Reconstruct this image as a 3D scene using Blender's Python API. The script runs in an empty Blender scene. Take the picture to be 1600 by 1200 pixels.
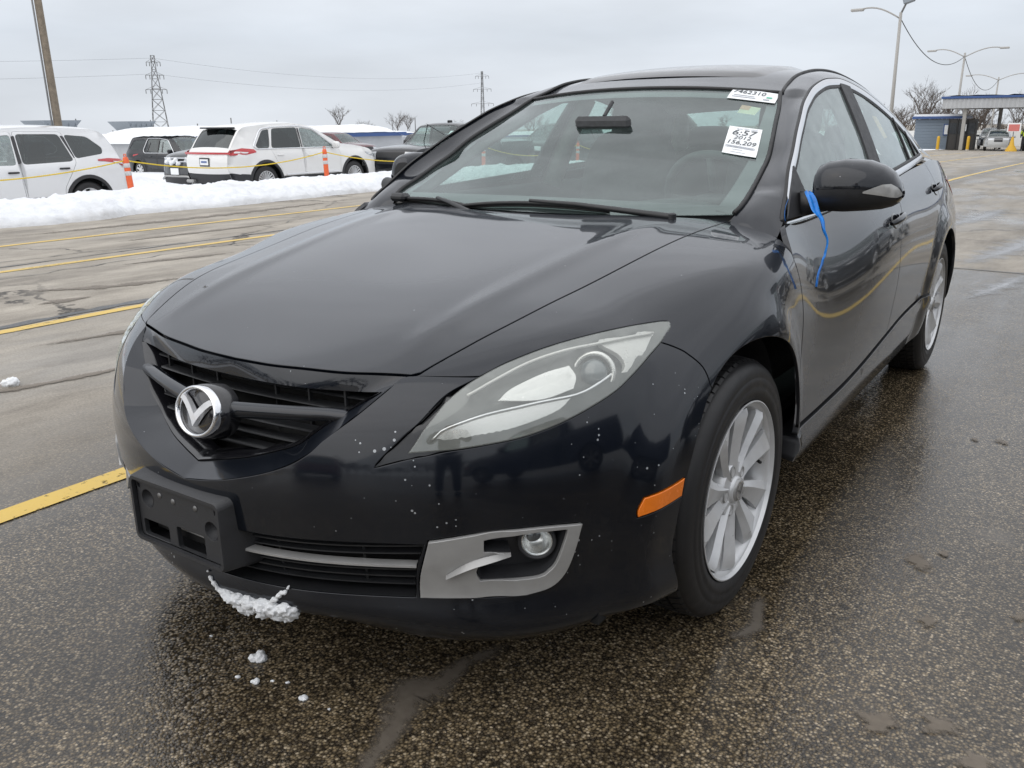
import bpy, math, random
import numpy as np
from mathutils import Vector, Matrix
from mathutils.geometry import delaunay_2d_cdt

# ------------------------------------------------------------------ scene, camera, sky, sun
scene = bpy.context.scene
COL = scene.collection
rng = np.random.default_rng(7)
random.seed(7)
cam = bpy.data.cameras.new('camera'); camo = bpy.data.objects.new('camera', cam); COL.objects.link(camo)
YAW, PITCH, ROLL, FPX = .60110, .29140, -.0106, 1355.6
_f = np.array([-math.sin(YAW)*math.cos(PITCH), math.cos(YAW)*math.cos(PITCH), -math.sin(PITCH)])
_r = np.array([math.cos(YAW), math.sin(YAW), 0.]); _u = np.cross(_r, _f)
_r2 = _r*math.cos(ROLL)+_u*math.sin(ROLL); _u2 = -_r*math.sin(ROLL)+_u*math.cos(ROLL)
camo.matrix_world = Matrix(((_r2[0], _u2[0], -_f[0], 1.5635), (_r2[1], _u2[1], -_f[1], -2.0140), (_r2[2], _u2[2], -_f[2], 1.2378), (0, 0, 0, 1)))
cam.sensor_fit = 'HORIZONTAL'; cam.sensor_width = 36; cam.lens = 36*FPX/1600
cam.clip_start = .05; cam.clip_end = 3000
cam.dof.use_dof = False
scene.camera = camo
scene.render.resolution_x, scene.render.resolution_y = 1024, 768
scene.view_settings.view_transform = 'Standard'; scene.view_settings.look = 'None'
scene.view_settings.exposure = 0.50; scene.view_settings.gamma = 1; scene.view_settings.use_curve_mapping = False

SUN_EL, SUN_AZ = math.radians(38), math.radians(200)
world = bpy.data.worlds.new('World'); scene.world = world; world.use_nodes = True
wt = world.node_tree; wt.nodes.clear()
wo = wt.nodes.new('ShaderNodeOutputWorld'); bg = wt.nodes.new('ShaderNodeBackground')
sky = wt.nodes.new('ShaderNodeTexSky'); sky.sky_type = 'NISHITA'; sky.sun_disc = False
sky.sun_elevation = SUN_EL; sky.sun_rotation = SUN_AZ; sky.air_density = 1.0; sky.dust_density = 4.0; sky.ozone_density = 1.0
bg.inputs['Strength'].default_value = .1
tc = wt.nodes.new('ShaderNodeTexCoord'); sep = wt.nodes.new('ShaderNodeSeparateXYZ')
wt.links.new(tc.outputs['Generated'], sep.inputs[0])
ramp = wt.nodes.new('ShaderNodeValToRGB')
cr = ramp.color_ramp
cr.elements[0].position = .0; cr.elements[0].color = (5.5, 5.8, 6.2, 1)
cr.elements[1].position = 1.; cr.elements[1].color = (11.5, 11.6, 11.9, 1)
e = cr.elements.new(.09); e.color = (5.3, 5.7, 6.25, 1)
e = cr.elements.new(.20); e.color = (6.4, 6.6, 6.95, 1)
e = cr.elements.new(.45); e.color = (7.6, 7.75, 8.1, 1)
wt.links.new(sep.outputs['Z'], ramp.inputs[0])
# cloud deck: noise stretched along the horizon by projecting the direction on a flat layer
mp = wt.nodes.new('ShaderNodeMapping'); mp.inputs['Scale'].default_value = (1.6, 1.6, 7.0)
wt.links.new(tc.outputs['Generated'], mp.inputs[0])
nz = wt.nodes.new('ShaderNodeTexNoise'); nz.inputs['Scale'].default_value = 1.7; nz.inputs['Detail'].default_value = 7; nz.inputs['Roughness'].default_value = .52
wt.links.new(mp.outputs[0], nz.inputs['Vector'])
mr = wt.nodes.new('ShaderNodeMapRange'); mr.inputs[1].default_value = .32; mr.inputs[2].default_value = .68; mr.inputs[3].default_value = .90; mr.inputs[4].default_value = 1.09
wt.links.new(nz.outputs['Fac'], mr.inputs[0])
mul = wt.nodes.new('ShaderNodeVectorMath'); mul.operation = 'SCALE'
wt.links.new(ramp.outputs[0], mul.inputs[0]); wt.links.new(mr.outputs[0], mul.inputs['Scale'])
mx = wt.nodes.new('ShaderNodeMix'); mx.data_type = 'RGBA'; mx.inputs[0].default_value = .93
wt.links.new(sky.outputs[0], mx.inputs[6]); wt.links.new(mul.outputs[0], mx.inputs[7])
wt.links.new(mx.outputs[2], bg.inputs['Color']); wt.links.new(bg.outputs[0], wo.inputs['Surface'])

sun = bpy.data.lights.new('sun', 'SUN'); sun.energy = .6; sun.angle = math.radians(80); sun.color = (1, .97, .93)
suno = bpy.data.objects.new('sun', sun); COL.objects.link(suno)
_sd = Vector((math.sin(SUN_AZ)*math.cos(SUN_EL), math.cos(SUN_AZ)*math.cos(SUN_EL), math.sin(SUN_EL)))
suno.rotation_euler = _sd.to_track_quat('Z', 'Y').to_euler(); suno.location = (0, 0, 30)

# ------------------------------------------------------------------ materials
MATS = {}
SHARED = {}
def nmat(name):
    m = bpy.data.materials.new(name); m.use_nodes = True; nt = m.node_tree
    b = nt.nodes['Principled BSDF']; MATS[name] = m
    return m, nt, b
def N(nt, typ, **kw):
    n = nt.nodes.new(typ)
    for k, v in kw.items():
        if k in n.inputs: n.inputs[k].default_value = v
        else: setattr(n, k, v)
    return n
def simple(name, col, rough=.5, metal=0, coat=0, var=.12, vscale=30, bump=0, bscale=200, spec=.5, coat_r=.05):
    m, nt, b = nmat(name)
    b.inputs['Roughness'].default_value = rough; b.inputs['Metallic'].default_value = metal
    b.inputs['Coat Weight'].default_value = coat; b.inputs['Coat Roughness'].default_value = coat_r
    b.inputs['Specular IOR Level'].default_value = spec
    t = N(nt, 'ShaderNodeTexCoord'); n = N(nt, 'ShaderNodeTexNoise', Scale=vscale, Detail=5, Roughness=.6)
    nt.links.new(t.outputs['Object'], n.inputs['Vector'])
    r = N(nt, 'ShaderNodeMapRange'); r.inputs[1].default_value = .3; r.inputs[2].default_value = .7
    r.inputs[3].default_value = 1-var; r.inputs[4].default_value = 1+var
    nt.links.new(n.outputs['Fac'], r.inputs[0])
    s = N(nt, 'ShaderNodeVectorMath', operation='SCALE'); s.inputs[0].default_value = col[:3]
    nt.links.new(r.outputs[0], s.inputs['Scale']); nt.links.new(s.outputs[0], b.inputs['Base Color'])
    rr = N(nt, 'ShaderNodeMapRange'); rr.inputs[1].default_value = .3; rr.inputs[2].default_value = .7
    rr.inputs[3].default_value = max(0, rough-.06); rr.inputs[4].default_value = min(1, rough+.08)
    nt.links.new(n.outputs['Fac'], rr.inputs[0]); nt.links.new(rr.outputs[0], b.inputs['Roughness'])
    if bump:
        n2 = N(nt, 'ShaderNodeTexNoise', Scale=bscale, Detail=4); nt.links.new(t.outputs['Object'], n2.inputs['Vector'])
        bp = N(nt, 'ShaderNodeBump', Strength=bump, Distance=.01); nt.links.new(n2.outputs['Fac'], bp.inputs['Height'])
        nt.links.new(bp.outputs[0], b.inputs['Normal'])
    return m
def paint(name, col, dirt=1.0, flake=True, chips=False, filmr=.26):
    """car paint: base + clear coat, road film and painted ground reflection low on the body, fine specks"""
    m, nt, b = nmat(name)
    t = N(nt, 'ShaderNodeTexCoord'); g = N(nt, 'ShaderNodeNewGeometry'); sp = N(nt, 'ShaderNodeSeparateXYZ')
    nt.links.new(g.outputs['Position'], sp.inputs[0])
    n = N(nt, 'ShaderNodeTexNoise', Scale=3.5, Detail=9, Roughness=.66); nt.links.new(t.outputs['Object'], n.inputs['Vector'])
    hz = N(nt, 'ShaderNodeMapRange'); hz.inputs[1].default_value = .15; hz.inputs[2].default_value = .92
    hz.inputs[3].default_value = .34*dirt; hz.inputs[4].default_value = 0.03*dirt
    nt.links.new(sp.outputs['Z'], hz.inputs[0])
    # the doors and rocker behind the front wheel carry most of this film and painted reflection
    yz = N(nt, 'ShaderNodeMapRange'); yz.inputs[1].default_value = -.25; yz.inputs[2].default_value = .45; yz.inputs[3].default_value = .03; yz.inputs[4].default_value = 1
    nt.links.new(sp.outputs['Y'], yz.inputs[0])
    m0 = N(nt, 'ShaderNodeMath', operation='MULTIPLY'); nt.links.new(hz.outputs[0], m0.inputs[0]); nt.links.new(yz.outputs[0], m0.inputs[1])
    nr = N(nt, 'ShaderNodeMapRange'); nr.inputs[1].default_value = .3; nr.inputs[2].default_value = .7; nr.inputs[3].default_value = .55; nr.inputs[4].default_value = 1.3
    nt.links.new(n.outputs['Fac'], nr.inputs[0])
    m1 = N(nt, 'ShaderNodeMath', operation='MULTIPLY', use_clamp=True); nt.links.new(m0.outputs[0], m1.inputs[0]); nt.links.new(nr.outputs[0], m1.inputs[1])
    mix = N(nt, 'ShaderNodeMix', data_type='RGBA'); mix.inputs[6].default_value = (*col, 1); mix.inputs[7].default_value = (.135, .125, .115, 1)
    nt.links.new(m1.outputs[0], mix.inputs[0])
    last = mix.outputs[2]
    # specks
    v = N(nt, 'ShaderNodeTexVoronoi', Scale=70 if chips else 45); nt.links.new(t.outputs['Object'], v.inputs['Vector'])
    n3 = N(nt, 'ShaderNodeTexNoise', Scale=9, Detail=3); nt.links.new(t.outputs['Object'], n3.inputs['Vector'])
    th = N(nt, 'ShaderNodeMapRange'); th.inputs[1].default_value = .45; th.inputs[2].default_value = .75; th.inputs[3].default_value = 0.0; th.inputs[4].default_value = .26 if chips else .10
    nt.links.new(n3.outputs['Fac'], th.inputs[0])
    lt = N(nt, 'ShaderNodeMath', operation='LESS_THAN'); nt.links.new(v.outputs['Distance'], lt.inputs[0]); nt.links.new(th.outputs[0], lt.inputs[1])
    cs = N(nt, 'ShaderNodeSeparateColor'); nt.links.new(v.outputs['Color'], cs.inputs[0])
    gt = N(nt, 'ShaderNodeMath', operation='GREATER_THAN'); gt.inputs[1].default_value = .55; nt.links.new(cs.outputs[0], gt.inputs[0])
    sm = N(nt, 'ShaderNodeMath', operation='MULTIPLY'); nt.links.new(lt.outputs[0], sm.inputs[0]); nt.links.new(gt.outputs[0], sm.inputs[1])
    sk = N(nt, 'ShaderNodeMath', operation='MULTIPLY'); sk.inputs[1].default_value = .75 if chips else .35; nt.links.new(sm.outputs[0], sk.inputs[0])
    mix2 = N(nt, 'ShaderNodeMix', data_type='RGBA'); mix2.inputs[7].default_value = (.55, .56, .56, 1)
    nt.links.new(sk.outputs[0], mix2.inputs[0]); nt.links.new(last, mix2.inputs[6]); nt.links.new(mix2.outputs[2], b.inputs['Base Color'])
    b.inputs['Specular IOR Level'].default_value = .08; b.inputs['Roughness'].default_value = .4
    b.inputs['Coat IOR'].default_value = 1.5
    cw = N(nt, 'ShaderNodeMapRange'); cw.inputs[3].default_value = 1; cw.inputs[4].default_value = .8; nt.links.new(m1.outputs[0], cw.inputs[0])
    nt.links.new(cw.outputs[0], b.inputs['Coat Weight'])
    n4 = N(nt, 'ShaderNodeTexNoise', Scale=6, Detail=8, Roughness=.6); nt.links.new(t.outputs['Object'], n4.inputs['Vector'])
    ra = N(nt, 'ShaderNodeMapRange'); ra.inputs[1].default_value = .3; ra.inputs[2].default_value = .7; ra.inputs[3].default_value = .05 if chips else .015; ra.inputs[4].default_value = .11 if chips else .055
    nt.links.new(n4.outputs['Fac'], ra.inputs[0])
    ad = N(nt, 'ShaderNodeMath', operation='MULTIPLY_ADD'); ad.inputs[1].default_value = .10; nt.links.new(m1.outputs[0], ad.inputs[0]); nt.links.new(ra.outputs[0], ad.inputs[2])
    nt.links.new(ad.outputs[0], b.inputs['Coat Roughness'])
    n5 = N(nt, 'ShaderNodeTexNoise', Scale=220, Detail=1); nt.links.new(t.outputs['Object'], n5.inputs['Vector'])
    bp = N(nt, 'ShaderNodeBump', Strength=.012, Distance=.01); nt.links.new(n5.outputs['Fac'], bp.inputs['Height'])
    return m
def glass(name, tint=(.80, .90, .87), rough=.0, haze=.0, hazecol=(.7, .75, .75)):
    m, nt, b = nmat(name); nt.nodes.remove(b); out = nt.nodes['Material Output']
    tr = N(nt, 'ShaderNodeBsdfTransparent'); tr.inputs[0].default_value = (*tint, 1)
    gl = N(nt, 'ShaderNodeBsdfGlossy'); gl.inputs['Roughness'].default_value = rough; gl.inputs['Color'].default_value = (.95, 1, 1, 1)
    ge = N(nt, 'ShaderNodeNewGeometry'); dt = N(nt, 'ShaderNodeVectorMath', operation='DOT_PRODUCT'); nt.links.new(ge.outputs['Normal'], dt.inputs[0]); nt.links.new(ge.outputs['Incoming'], dt.inputs[1])
    ab = N(nt, 'ShaderNodeMath', operation='ABSOLUTE'); nt.links.new(dt.outputs['Value'], ab.inputs[0])
    om = N(nt, 'ShaderNodeMath', operation='SUBTRACT'); om.inputs[0].default_value = 1; nt.links.new(ab.outputs[0], om.inputs[1])
    pw = N(nt, 'ShaderNodeMath', operation='POWER'); pw.inputs[1].default_value = 5; nt.links.new(om.outputs[0], pw.inputs[0])
    ml = N(nt, 'ShaderNodeMath', operation='MULTIPLY_ADD', use_clamp=True); ml.inputs[1].default_value = .92; ml.inputs[2].default_value = .095; nt.links.new(pw.outputs[0], ml.inputs[0])
    ms = N(nt, 'ShaderNodeMixShader'); nt.links.new(ml.outputs[0], ms.inputs[0])
    src = tr.outputs[0]
    if haze:
        df = N(nt, 'ShaderNodeBsdfDiffuse'); df.inputs[0].default_value = (*hazecol, 1)
        t = N(nt, 'ShaderNodeTexCoord'); n = N(nt, 'ShaderNodeTexNoise', Scale=14, Detail=7, Roughness=.65); nt.links.new(t.outputs['Object'], n.inputs['Vector'])
        rm = N(nt, 'ShaderNodeMapRange'); rm.inputs[1].default_value = .3; rm.inputs[2].default_value = .75; rm.inputs[3].default_value = haze*.6; rm.inputs[4].default_value = haze*1.5
        nt.links.new(n.outputs['Fac'], rm.inputs[0])
        mh = N(nt, 'ShaderNodeMixShader'); nt.links.new(rm.outputs[0], mh.inputs[0]); nt.links.new(tr.outputs[0], mh.inputs[1]); nt.links.new(df.outputs[0], mh.inputs[2]); src = mh.outputs[0]
    nt.links.new(src, ms.inputs[1]); nt.links.new(gl.outputs[0], ms.inputs[2]); nt.links.new(ms.outputs[0], out.inputs['Surface'])
    return m
PAINT = paint('black_paint', (.006, .008, .0125)); PAINTC = paint('chipped_black_paint', (.006, .008, .0125), dirt=.7, chips=True)
for m_ in (PAINT, PAINTC): m_.node_tree.nodes['Principled BSDF'].inputs['Metallic'].default_value = .4; m_.node_tree.nodes['Principled BSDF'].inputs['Coat Tint'].default_value = (.93, .96, 1, 1)
BLACKP = simple('black_plastic', (.018, .019, .021), .42, bump=.05)
MATTE = simple('weathered_black_plastic', (.028, .029, .032), .55, bump=.15, bscale=350)
GLOSSB = simple('gloss_black', (.008, .008, .010), .15, coat=.6)
DARK = simple('dark_void', (.004, .004, .004), .9)
RUB = simple('black_rubber', (.012, .012, .013), .5, bump=.05)
CHROME = simple('chrome', (.75, .76, .78), .08, metal=1, var=.03)
SATIN = simple('satin_silver_plastic', (.36, .36, .355), .36, metal=.35, var=.05)
ALLOY = simple('silver_alloy', (.60, .61, .62), .33, metal=.30, var=.06, coat=.3, coat_r=.2)
STEEL = simple('dull_steel', (.20, .20, .20), .5, metal=.8)
RUST = simple('rusty_brake_disc', (.14, .11, .09), .5, metal=.5, var=.3)
AMBER = simple('amber_lens', (.80, .19, .012), .25, coat=.6, var=.06)
AMBERD = simple('amber_reflector', (.62, .11, .01), .3, coat=.5, var=.2, vscale=160)
WINDSH = glass('windshield_glass', (.72, .86, .82), .0, .05, (.46, .58, .56))  # slight grey-green haze: dirty film plus sky reflection put into the colour
SIDEG = glass('side_glass', (.66, .82, .78), .0, .27, (.64, .73, .72))  # milky haze colour stands in for bright sky mirrored and seen through
DARKG = glass('tinted_glass', (.10, .12, .12))
LENS = glass('headlamp_lens', (.95, .96, .94), .04, .13, (.74, .75, .70))
EMB = simple('bright_chrome', (.84, .85, .87), .20, metal=.55, var=.02)
SEATF = simple('charcoal_seat_fabric', (.065, .067, .070), .9, var=.2, vscale=60)
CLEARL = glass('clear_lens', (.93, .95, .96), .02, .05)
FRIT = simple('black_glass_border', (.012, .013, .015), .1, coat=.5)
REFL = simple('lamp_reflector', (.80, .80, .78), .22, metal=.80, var=.04)
REFLW = simple('pale_lamp_bezel', (.62, .62, .60), .30, metal=.3, var=.05)
INTG = simple('dark_cloth', (.011, .012, .012), .9, var=.2, vscale=60)
INTD = simple('dashboard_vinyl', (.05, .053, .054), .6, bump=.1, bscale=500)
INTL = simple('grey_headliner', (.28, .28, .27), .9)
PAPER = simple('white_paper', (.80, .82, .83), .6, var=.02)
INK = simple('grey_print', (.09, .10, .11), .7)
INKL = simple('pale_print', (.36, .38, .42), .7)
GREENI = simple('green_print', (.12, .45, .32), .6)
BLUET = simple('blue_plastic_ribbon', (.012, .19, .62), .35, var=.2, vscale=80, bump=.3, bscale=90)
SNOWM = None
def snow_mat(name, base=(.76, .78, .81), dirt=.35, low=None):
    m, nt, b = nmat(name)
    t = N(nt, 'ShaderNodeNewGeometry'); n = N(nt, 'ShaderNodeTexNoise', Scale=1.3, Detail=9, Roughness=.68); nt.links.new(t.outputs['Position'], n.inputs['Vector'])
    r = N(nt, 'ShaderNodeMapRange'); r.inputs[1].default_value = .52; r.inputs[2].default_value = .78; r.inputs[3].default_value = 0; r.inputs[4].default_value = dirt
    nt.links.new(n.outputs['Fac'], r.inputs[0]); fac = r.outputs[0]
    if low is not None:   # grit thrown up from the road sits on the foot of the bank
        sp = N(nt, 'ShaderNodeSeparateXYZ'); nt.links.new(t.outputs['Position'], sp.inputs[0])
        q = N(nt, 'ShaderNodeMapRange'); q.inputs[1].default_value = low; q.inputs[2].default_value = low+.16; q.inputs[3].default_value = .55; q.inputs[4].default_value = 0
        nt.links.new(sp.outputs['Z'], q.inputs[0])
        ml = N(nt, 'ShaderNodeMath', operation='MULTIPLY'); nt.links.new(q.outputs[0], ml.inputs[0]); nt.links.new(n.outputs['Fac'], ml.inputs[1])
        ad = N(nt, 'ShaderNodeMath', operation='ADD', use_clamp=True); nt.links.new(ml.outputs[0], ad.inputs[0]); nt.links.new(fac, ad.inputs[1]); fac = ad.outputs[0]
    mx = N(nt, 'ShaderNodeMix', data_type='RGBA'); mx.inputs[6].default_value = (*base, 1); mx.inputs[7].default_value = (.36, .33, .29, 1)
    nt.links.new(fac, mx.inputs[0]); nt.links.new(mx.outputs[2], b.inputs['Base Color']); b.inputs['Roughness'].default_value = .75
    b.inputs['Subsurface Weight'].default_value = 0
    n2 = N(nt, 'ShaderNodeTexNoise', Scale=14, Detail=8, Roughness=.7); nt.links.new(t.outputs['Position'], n2.inputs['Vector'])
    bp = N(nt, 'ShaderNodeBump', Strength=.5, Distance=.05); nt.links.new(n2.outputs['Fac'], bp.inputs['Height']); nt.links.new(bp.outputs[0], b.inputs['Normal'])
    return m
SNOWM = snow_mat('snow'); SNOWB = snow_mat('bank_snow', low=-.02); SNOWC = snow_mat('clean_snow', base=(.80, .82, .84), dirt=.10)

# ------------------------------------------------------------------ object helpers
def link(o, parent=None):
    COL.objects.link(o)
    if parent is not None: o.parent = parent
    return o
def tag(o, label=None, cat=None, group=None, kind=None):
    if label: o['label'] = label
    if cat: o['category'] = cat
    if group: o['group'] = group
    if kind: o['kind'] = kind
    return o
def empty(name, loc=(0, 0, 0), rz=0, label=None, cat=None, group=None):
    o = bpy.data.objects.new(name, None); o.location = loc; o.rotation_euler = (0, 0, rz); o.empty_display_size = .1
    COL.objects.link(o); return tag(o, label, cat, group)
def mesh(name, V, F, mat, parent=None, smooth=True, normals=None, auto=None):
    me = bpy.data.meshes.new(name); me.from_pydata([tuple(map(float, v)) for v in V], [], [tuple(int(i) for i in f) for f in F]); me.update()
    for m in (mat if isinstance(mat, (list, tuple)) else [mat]): me.materials.append(m)
    if smooth: me.polygons.foreach_set('use_smooth', [True]*len(me.polygons))
    if auto is not None:
        me.set_sharp_from_angle(angle=math.radians(auto))
    if normals is not None:
        me.normals_split_custom_set_from_vertices([tuple(map(float, n)) for n in normals])
    return link(bpy.data.objects.new(name, me), parent)
class MB:
    """collects simple shapes for one mesh"""
    def __init__(s): s.V = []; s.F = []
    def add(s, V, F):
        o = len(s.V); s.V += [tuple(v) for v in V]; s.F += [tuple(i+o for i in f) for f in F]; return s
    def box(s, c, d, rz=0, rx=0, ry=0):
        M = Matrix.Rotation(rz, 3, 'Z') @ Matrix.Rotation(ry, 3, 'Y') @ Matrix.Rotation(rx, 3, 'X')
        P = [Vector(c)+M @ Vector((x*d[0]/2, y*d[1]/2, z*d[2]/2)) for x in (-1, 1) for y in (-1, 1) for z in (-1, 1)]
        return s.add(P, [(0, 1, 3, 2), (4, 6, 7, 5), (0, 4, 5, 1), (2, 3, 7, 6), (0, 2, 6, 4), (1, 5, 7, 3)])
    def bbox(s, c, d, b=.004, rz=0, rx=0, ry=0):
        """box with chamfered edges"""
        M = Matrix.Rotation(rz, 3, 'Z') @ Matrix.Rotation(ry, 3, 'Y') @ Matrix.Rotation(rx, 3, 'X')
        b = min(b, min(d)*.45); h = [x/2 for x in d]; V = []; ix = {}
        for sx in (-1, 1):
            for sy in (-1, 1):
                for sz in (-1, 1):
                    for k in range(3):
                        p = [sx*h[0], sy*h[1], sz*h[2]]
                        for j in range(3):
                            if j != k: p[j] -= (sx, sy, sz)[j]*b
                        ix[(sx, sy, sz, k)] = len(V); V.append(Vector(c)+M @ Vector(p))
        F = []
        for k in range(3):
            i, j = [a for a in range(3) if a != k]
            for sg in (-1, 1):
                q = []
                for a, bb in ((-1, -1), (1, -1), (1, 1), (-1, 1)):
                    t = [0, 0, 0]; t[k] = sg; t[i] = a; t[j] = bb; q.append(ix[(*t, k)])
                F.append(tuple(q))
            for a in (-1, 1):
                for bb in (-1, 1):
                    t0 = [0, 0, 0]; t1 = [0, 0, 0]; t0[i] = t1[i] = a; t0[j] = t1[j] = bb; t0[k] = -1; t1[k] = 1
                    F.append((ix[(*t0, i)], ix[(*t1, i)], ix[(*t1, j)], ix[(*t0, j)]))
        for sx in (-1, 1):
            for sy in (-1, 1):
                for sz in (-1, 1): F.append(tuple(ix[(sx, sy, sz, k)] for k in range(3)))
        return s.add(V, F)
    def tube(s, P, r, n=10, cap=True):
        P = [Vector(p) for p in P]; R = r if isinstance(r, (list, tuple)) else [r]*len(P)
        V = []; up = Vector((0, 0, 1)); prev = None
        for i, p in enumerate(P):
            t = (P[min(i+1, len(P)-1)]-P[max(i-1, 0)]).normalized()
            if prev is None:
                a = t.cross(up)
                if a.length < .05: a = t.cross(Vector((1, 0, 0)))
            else: a = prev-t*prev.dot(t)
            a.normalize(); prev = a; b = t.cross(a)
            for k in range(n):
                w = 2*math.pi*k/n; V.append(p+(a*math.cos(w)+b*math.sin(w))*R[i])
        F = [(i*n+k, i*n+(k+1) % n, (i+1)*n+(k+1) % n, (i+1)*n+k) for i in range(len(P)-1) for k in range(n)]
        if cap: F += [tuple(range(n))[::-1], tuple((len(P)-1)*n+k for k in range(n))]
        return s.add(V, F)
    def lathe(s, prof, c, axis='X', n=48, sgn=1, closed=False):
        """prof: (radius, offset along axis)"""
        V = []
        for r, a in prof:
            for k in range(n):
                w = 2*math.pi*k/n; u, v = r*math.cos(w), r*math.sin(w)
                p = (sgn*a, u, v) if axis == 'X' else ((u, sgn*a, v) if axis == 'Y' else (u, v, sgn*a))
                V.append((c[0]+p[0], c[1]+p[1], c[2]+p[2]))
        m = len(prof); F = []
        for i in range(m-1 if not closed else m):
            for k in range(n):
                j = (i+1) % m; F.append((i*n+k, i*n+(k+1) % n, j*n+(k+1) % n, j*n+k))
        return s.add(V, F)
    def grid(s, G):
        G = np.asarray(G); n, m = G.shape[:2]; V = G.reshape(-1, 3)
        return s.add(V, [(i*m+j, (i+1)*m+j, (i+1)*m+j+1, i*m+j+1) for i in range(n-1) for j in range(m-1)])
    def build(s, name, mat, parent=None, smooth=False, auto=None): return mesh(name, s.V, s.F, mat, parent, smooth, None, auto)
def B(name, c, d, mat, parent=None, b=.004, **k): return MB().bbox(c, d, b, **k).build(name, mat, parent)
def copy_tree(o, parent=None):
    c = o.copy(); COL.objects.link(c); c.parent = parent
    for ch in [x for x in bpy.data.objects if x.parent is o]: copy_tree(ch, c)
    return c
def text_mesh(name, txt, size, mat, parent, M, depth=0.0, align='CENTER', sx=1.0, bold=0.0):
    cu = bpy.data.curves.new(name, 'FONT'); cu.body = txt; cu.size = size; cu.align_x = align; cu.align_y = 'CENTER'; cu.extrude = depth; cu.offset = bold; cu.resolution_u = 3
    to = bpy.data.objects.new(name, cu); COL.objects.link(to)
    me = bpy.data.meshes.new_from_object(to.evaluated_get(bpy.context.evaluated_depsgraph_get()))
    bpy.data.objects.remove(to)
    me.transform(M @ Matrix.Diagonal((sx, 1, 1, 1))); me.materials.clear(); me.materials.append(mat)
    return link(bpy.data.objects.new(name, me), parent)

def spl_basis(xk,x):
    """natural cubic spline cardinal basis matrix: rows=x, cols=knots; linear extrapolation"""
    xk=np.asarray(xk,float);n=len(xk);h=np.diff(xk)
    A=np.zeros((n,n));B=np.zeros((n,n));A[0,0]=A[-1,-1]=1
    for i in range(1,n-1):
        A[i,i-1]=h[i-1];A[i,i]=2*(h[i-1]+h[i]);A[i,i+1]=h[i]
        B[i,i-1]=6/h[i-1];B[i,i]=-6/h[i-1]-6/h[i];B[i,i+1]=6/h[i]
    M=np.linalg.solve(A,B)
    x=np.asarray(x,float).ravel();xc=np.clip(x,xk[0],xk[-1])
    i=np.clip(np.searchsorted(xk,xc)-1,0,n-2);H=h[i];a=(xk[i+1]-xc)/H;b=(xc-xk[i])/H
    E=np.eye(n)
    W=a[:,None]*E[i]+b[:,None]*E[i+1]+((a**3-a)*H*H/6)[:,None]*M[i]+((b**3-b)*H*H/6)[:,None]*M[i+1]
    dx=x-xc;o=np.nonzero(dx)[0]
    if len(o):
        a_,b_,H_,i_=a[o],b[o],H[o],i[o]
        D=(-E[i_]+E[i_+1])/H_[:,None]-((3*a_**2-1)*H_/6)[:,None]*M[i_]+((3*b_**2-1)*H_/6)[:,None]*M[i_+1]
        W[o]+=D*dx[o][:,None]
    return W
def S1(xk,yk,x):
    sh=np.shape(x);return (spl_basis(xk,x)@np.asarray(yk,float)).reshape(sh+np.shape(yk)[1:])
def sstep(a,b,x):
    t=np.clip((x-a)/(b-a),0,1);return t*t*t*(t*(6*t-15)+10)
# ---------------- top surface
TX=[0,.2,.4,.55,.7,.82,.92]
TY=[-1.0,-.85,-.74,-.6,-.3,0,.3,.55]
TZ=np.array([
[.650,.642,.60,.56,.50,.43,.36],
[.735,.731,.707,.675,.630,.58,.53],
[.772,.772,.764,.736,.688,.64,.59],
[.814,.815,.814,.801,.768,.728,.68],
[.878,.880,.880,.870,.845,.808,.76],
[.930,.931,.930,.921,.904,.878,.835],
[.968,.968,.966,.957,.940,.912,.865],
[.992,.992,.989,.980,.957,.922,.87]])
def top(x,y):
    x=np.abs(np.asarray(x,float));y=np.asarray(y,float);sh=np.broadcast(x,y).shape
    x,y=[a.ravel() for a in np.broadcast_arrays(x,y)]
    xs=[-a for a in TX[:0:-1]]+TX; Z=np.concatenate([TZ[:,:0:-1],TZ],1)
    return (np.einsum('ni,ij,nj->n',spl_basis(TY,y),Z,spl_basis(xs,x))+.0045*np.exp(-((x-.385-.09*(y+.75))/.035)**2)*sstep(-.80,-.55,y)*(1-sstep(.1,.4,y))).reshape(sh)
# ---------------- plan outline
BP=np.array([(0,-.985),(.2,-.963),(.39,-.895),(.55,-.805),(.68,-.695),(.785,-.555),(.85,-.39),(.885,-.2),(.90,0),(.90,.4),(.905,1.0),(.91,1.6),(.907,2.2),(.90,2.79),(.875,3.3),(.81,3.6),(.6,3.83),(.3,3.91),(0,3.935)])
_e=np.array([(-.2,-.963)]);_e2=np.array([(-.3,3.91)])
_B=np.vstack([_e,BP,_e2]);_s=np.concatenate([[0],np.cumsum(np.hypot(*np.diff(_B,axis=0).T))]);_s-=_s[1]
SL=_s[-2]
def base(s):
    s=np.asarray(s,float);P=S1(_s,_B,s);e=1e-3;T=(S1(_s,_B,s+e)-S1(_s,_B,s-e))/(2*e)
    T/=np.linalg.norm(T,axis=-1,keepdims=True);N=np.stack([T[...,1],-T[...,0]],-1)
    return P,N
def s_at_y(y):
    ss=np.linspace(0,SL,4000);P,_=base(ss);return np.interp(y,P[:,1],ss)

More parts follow.
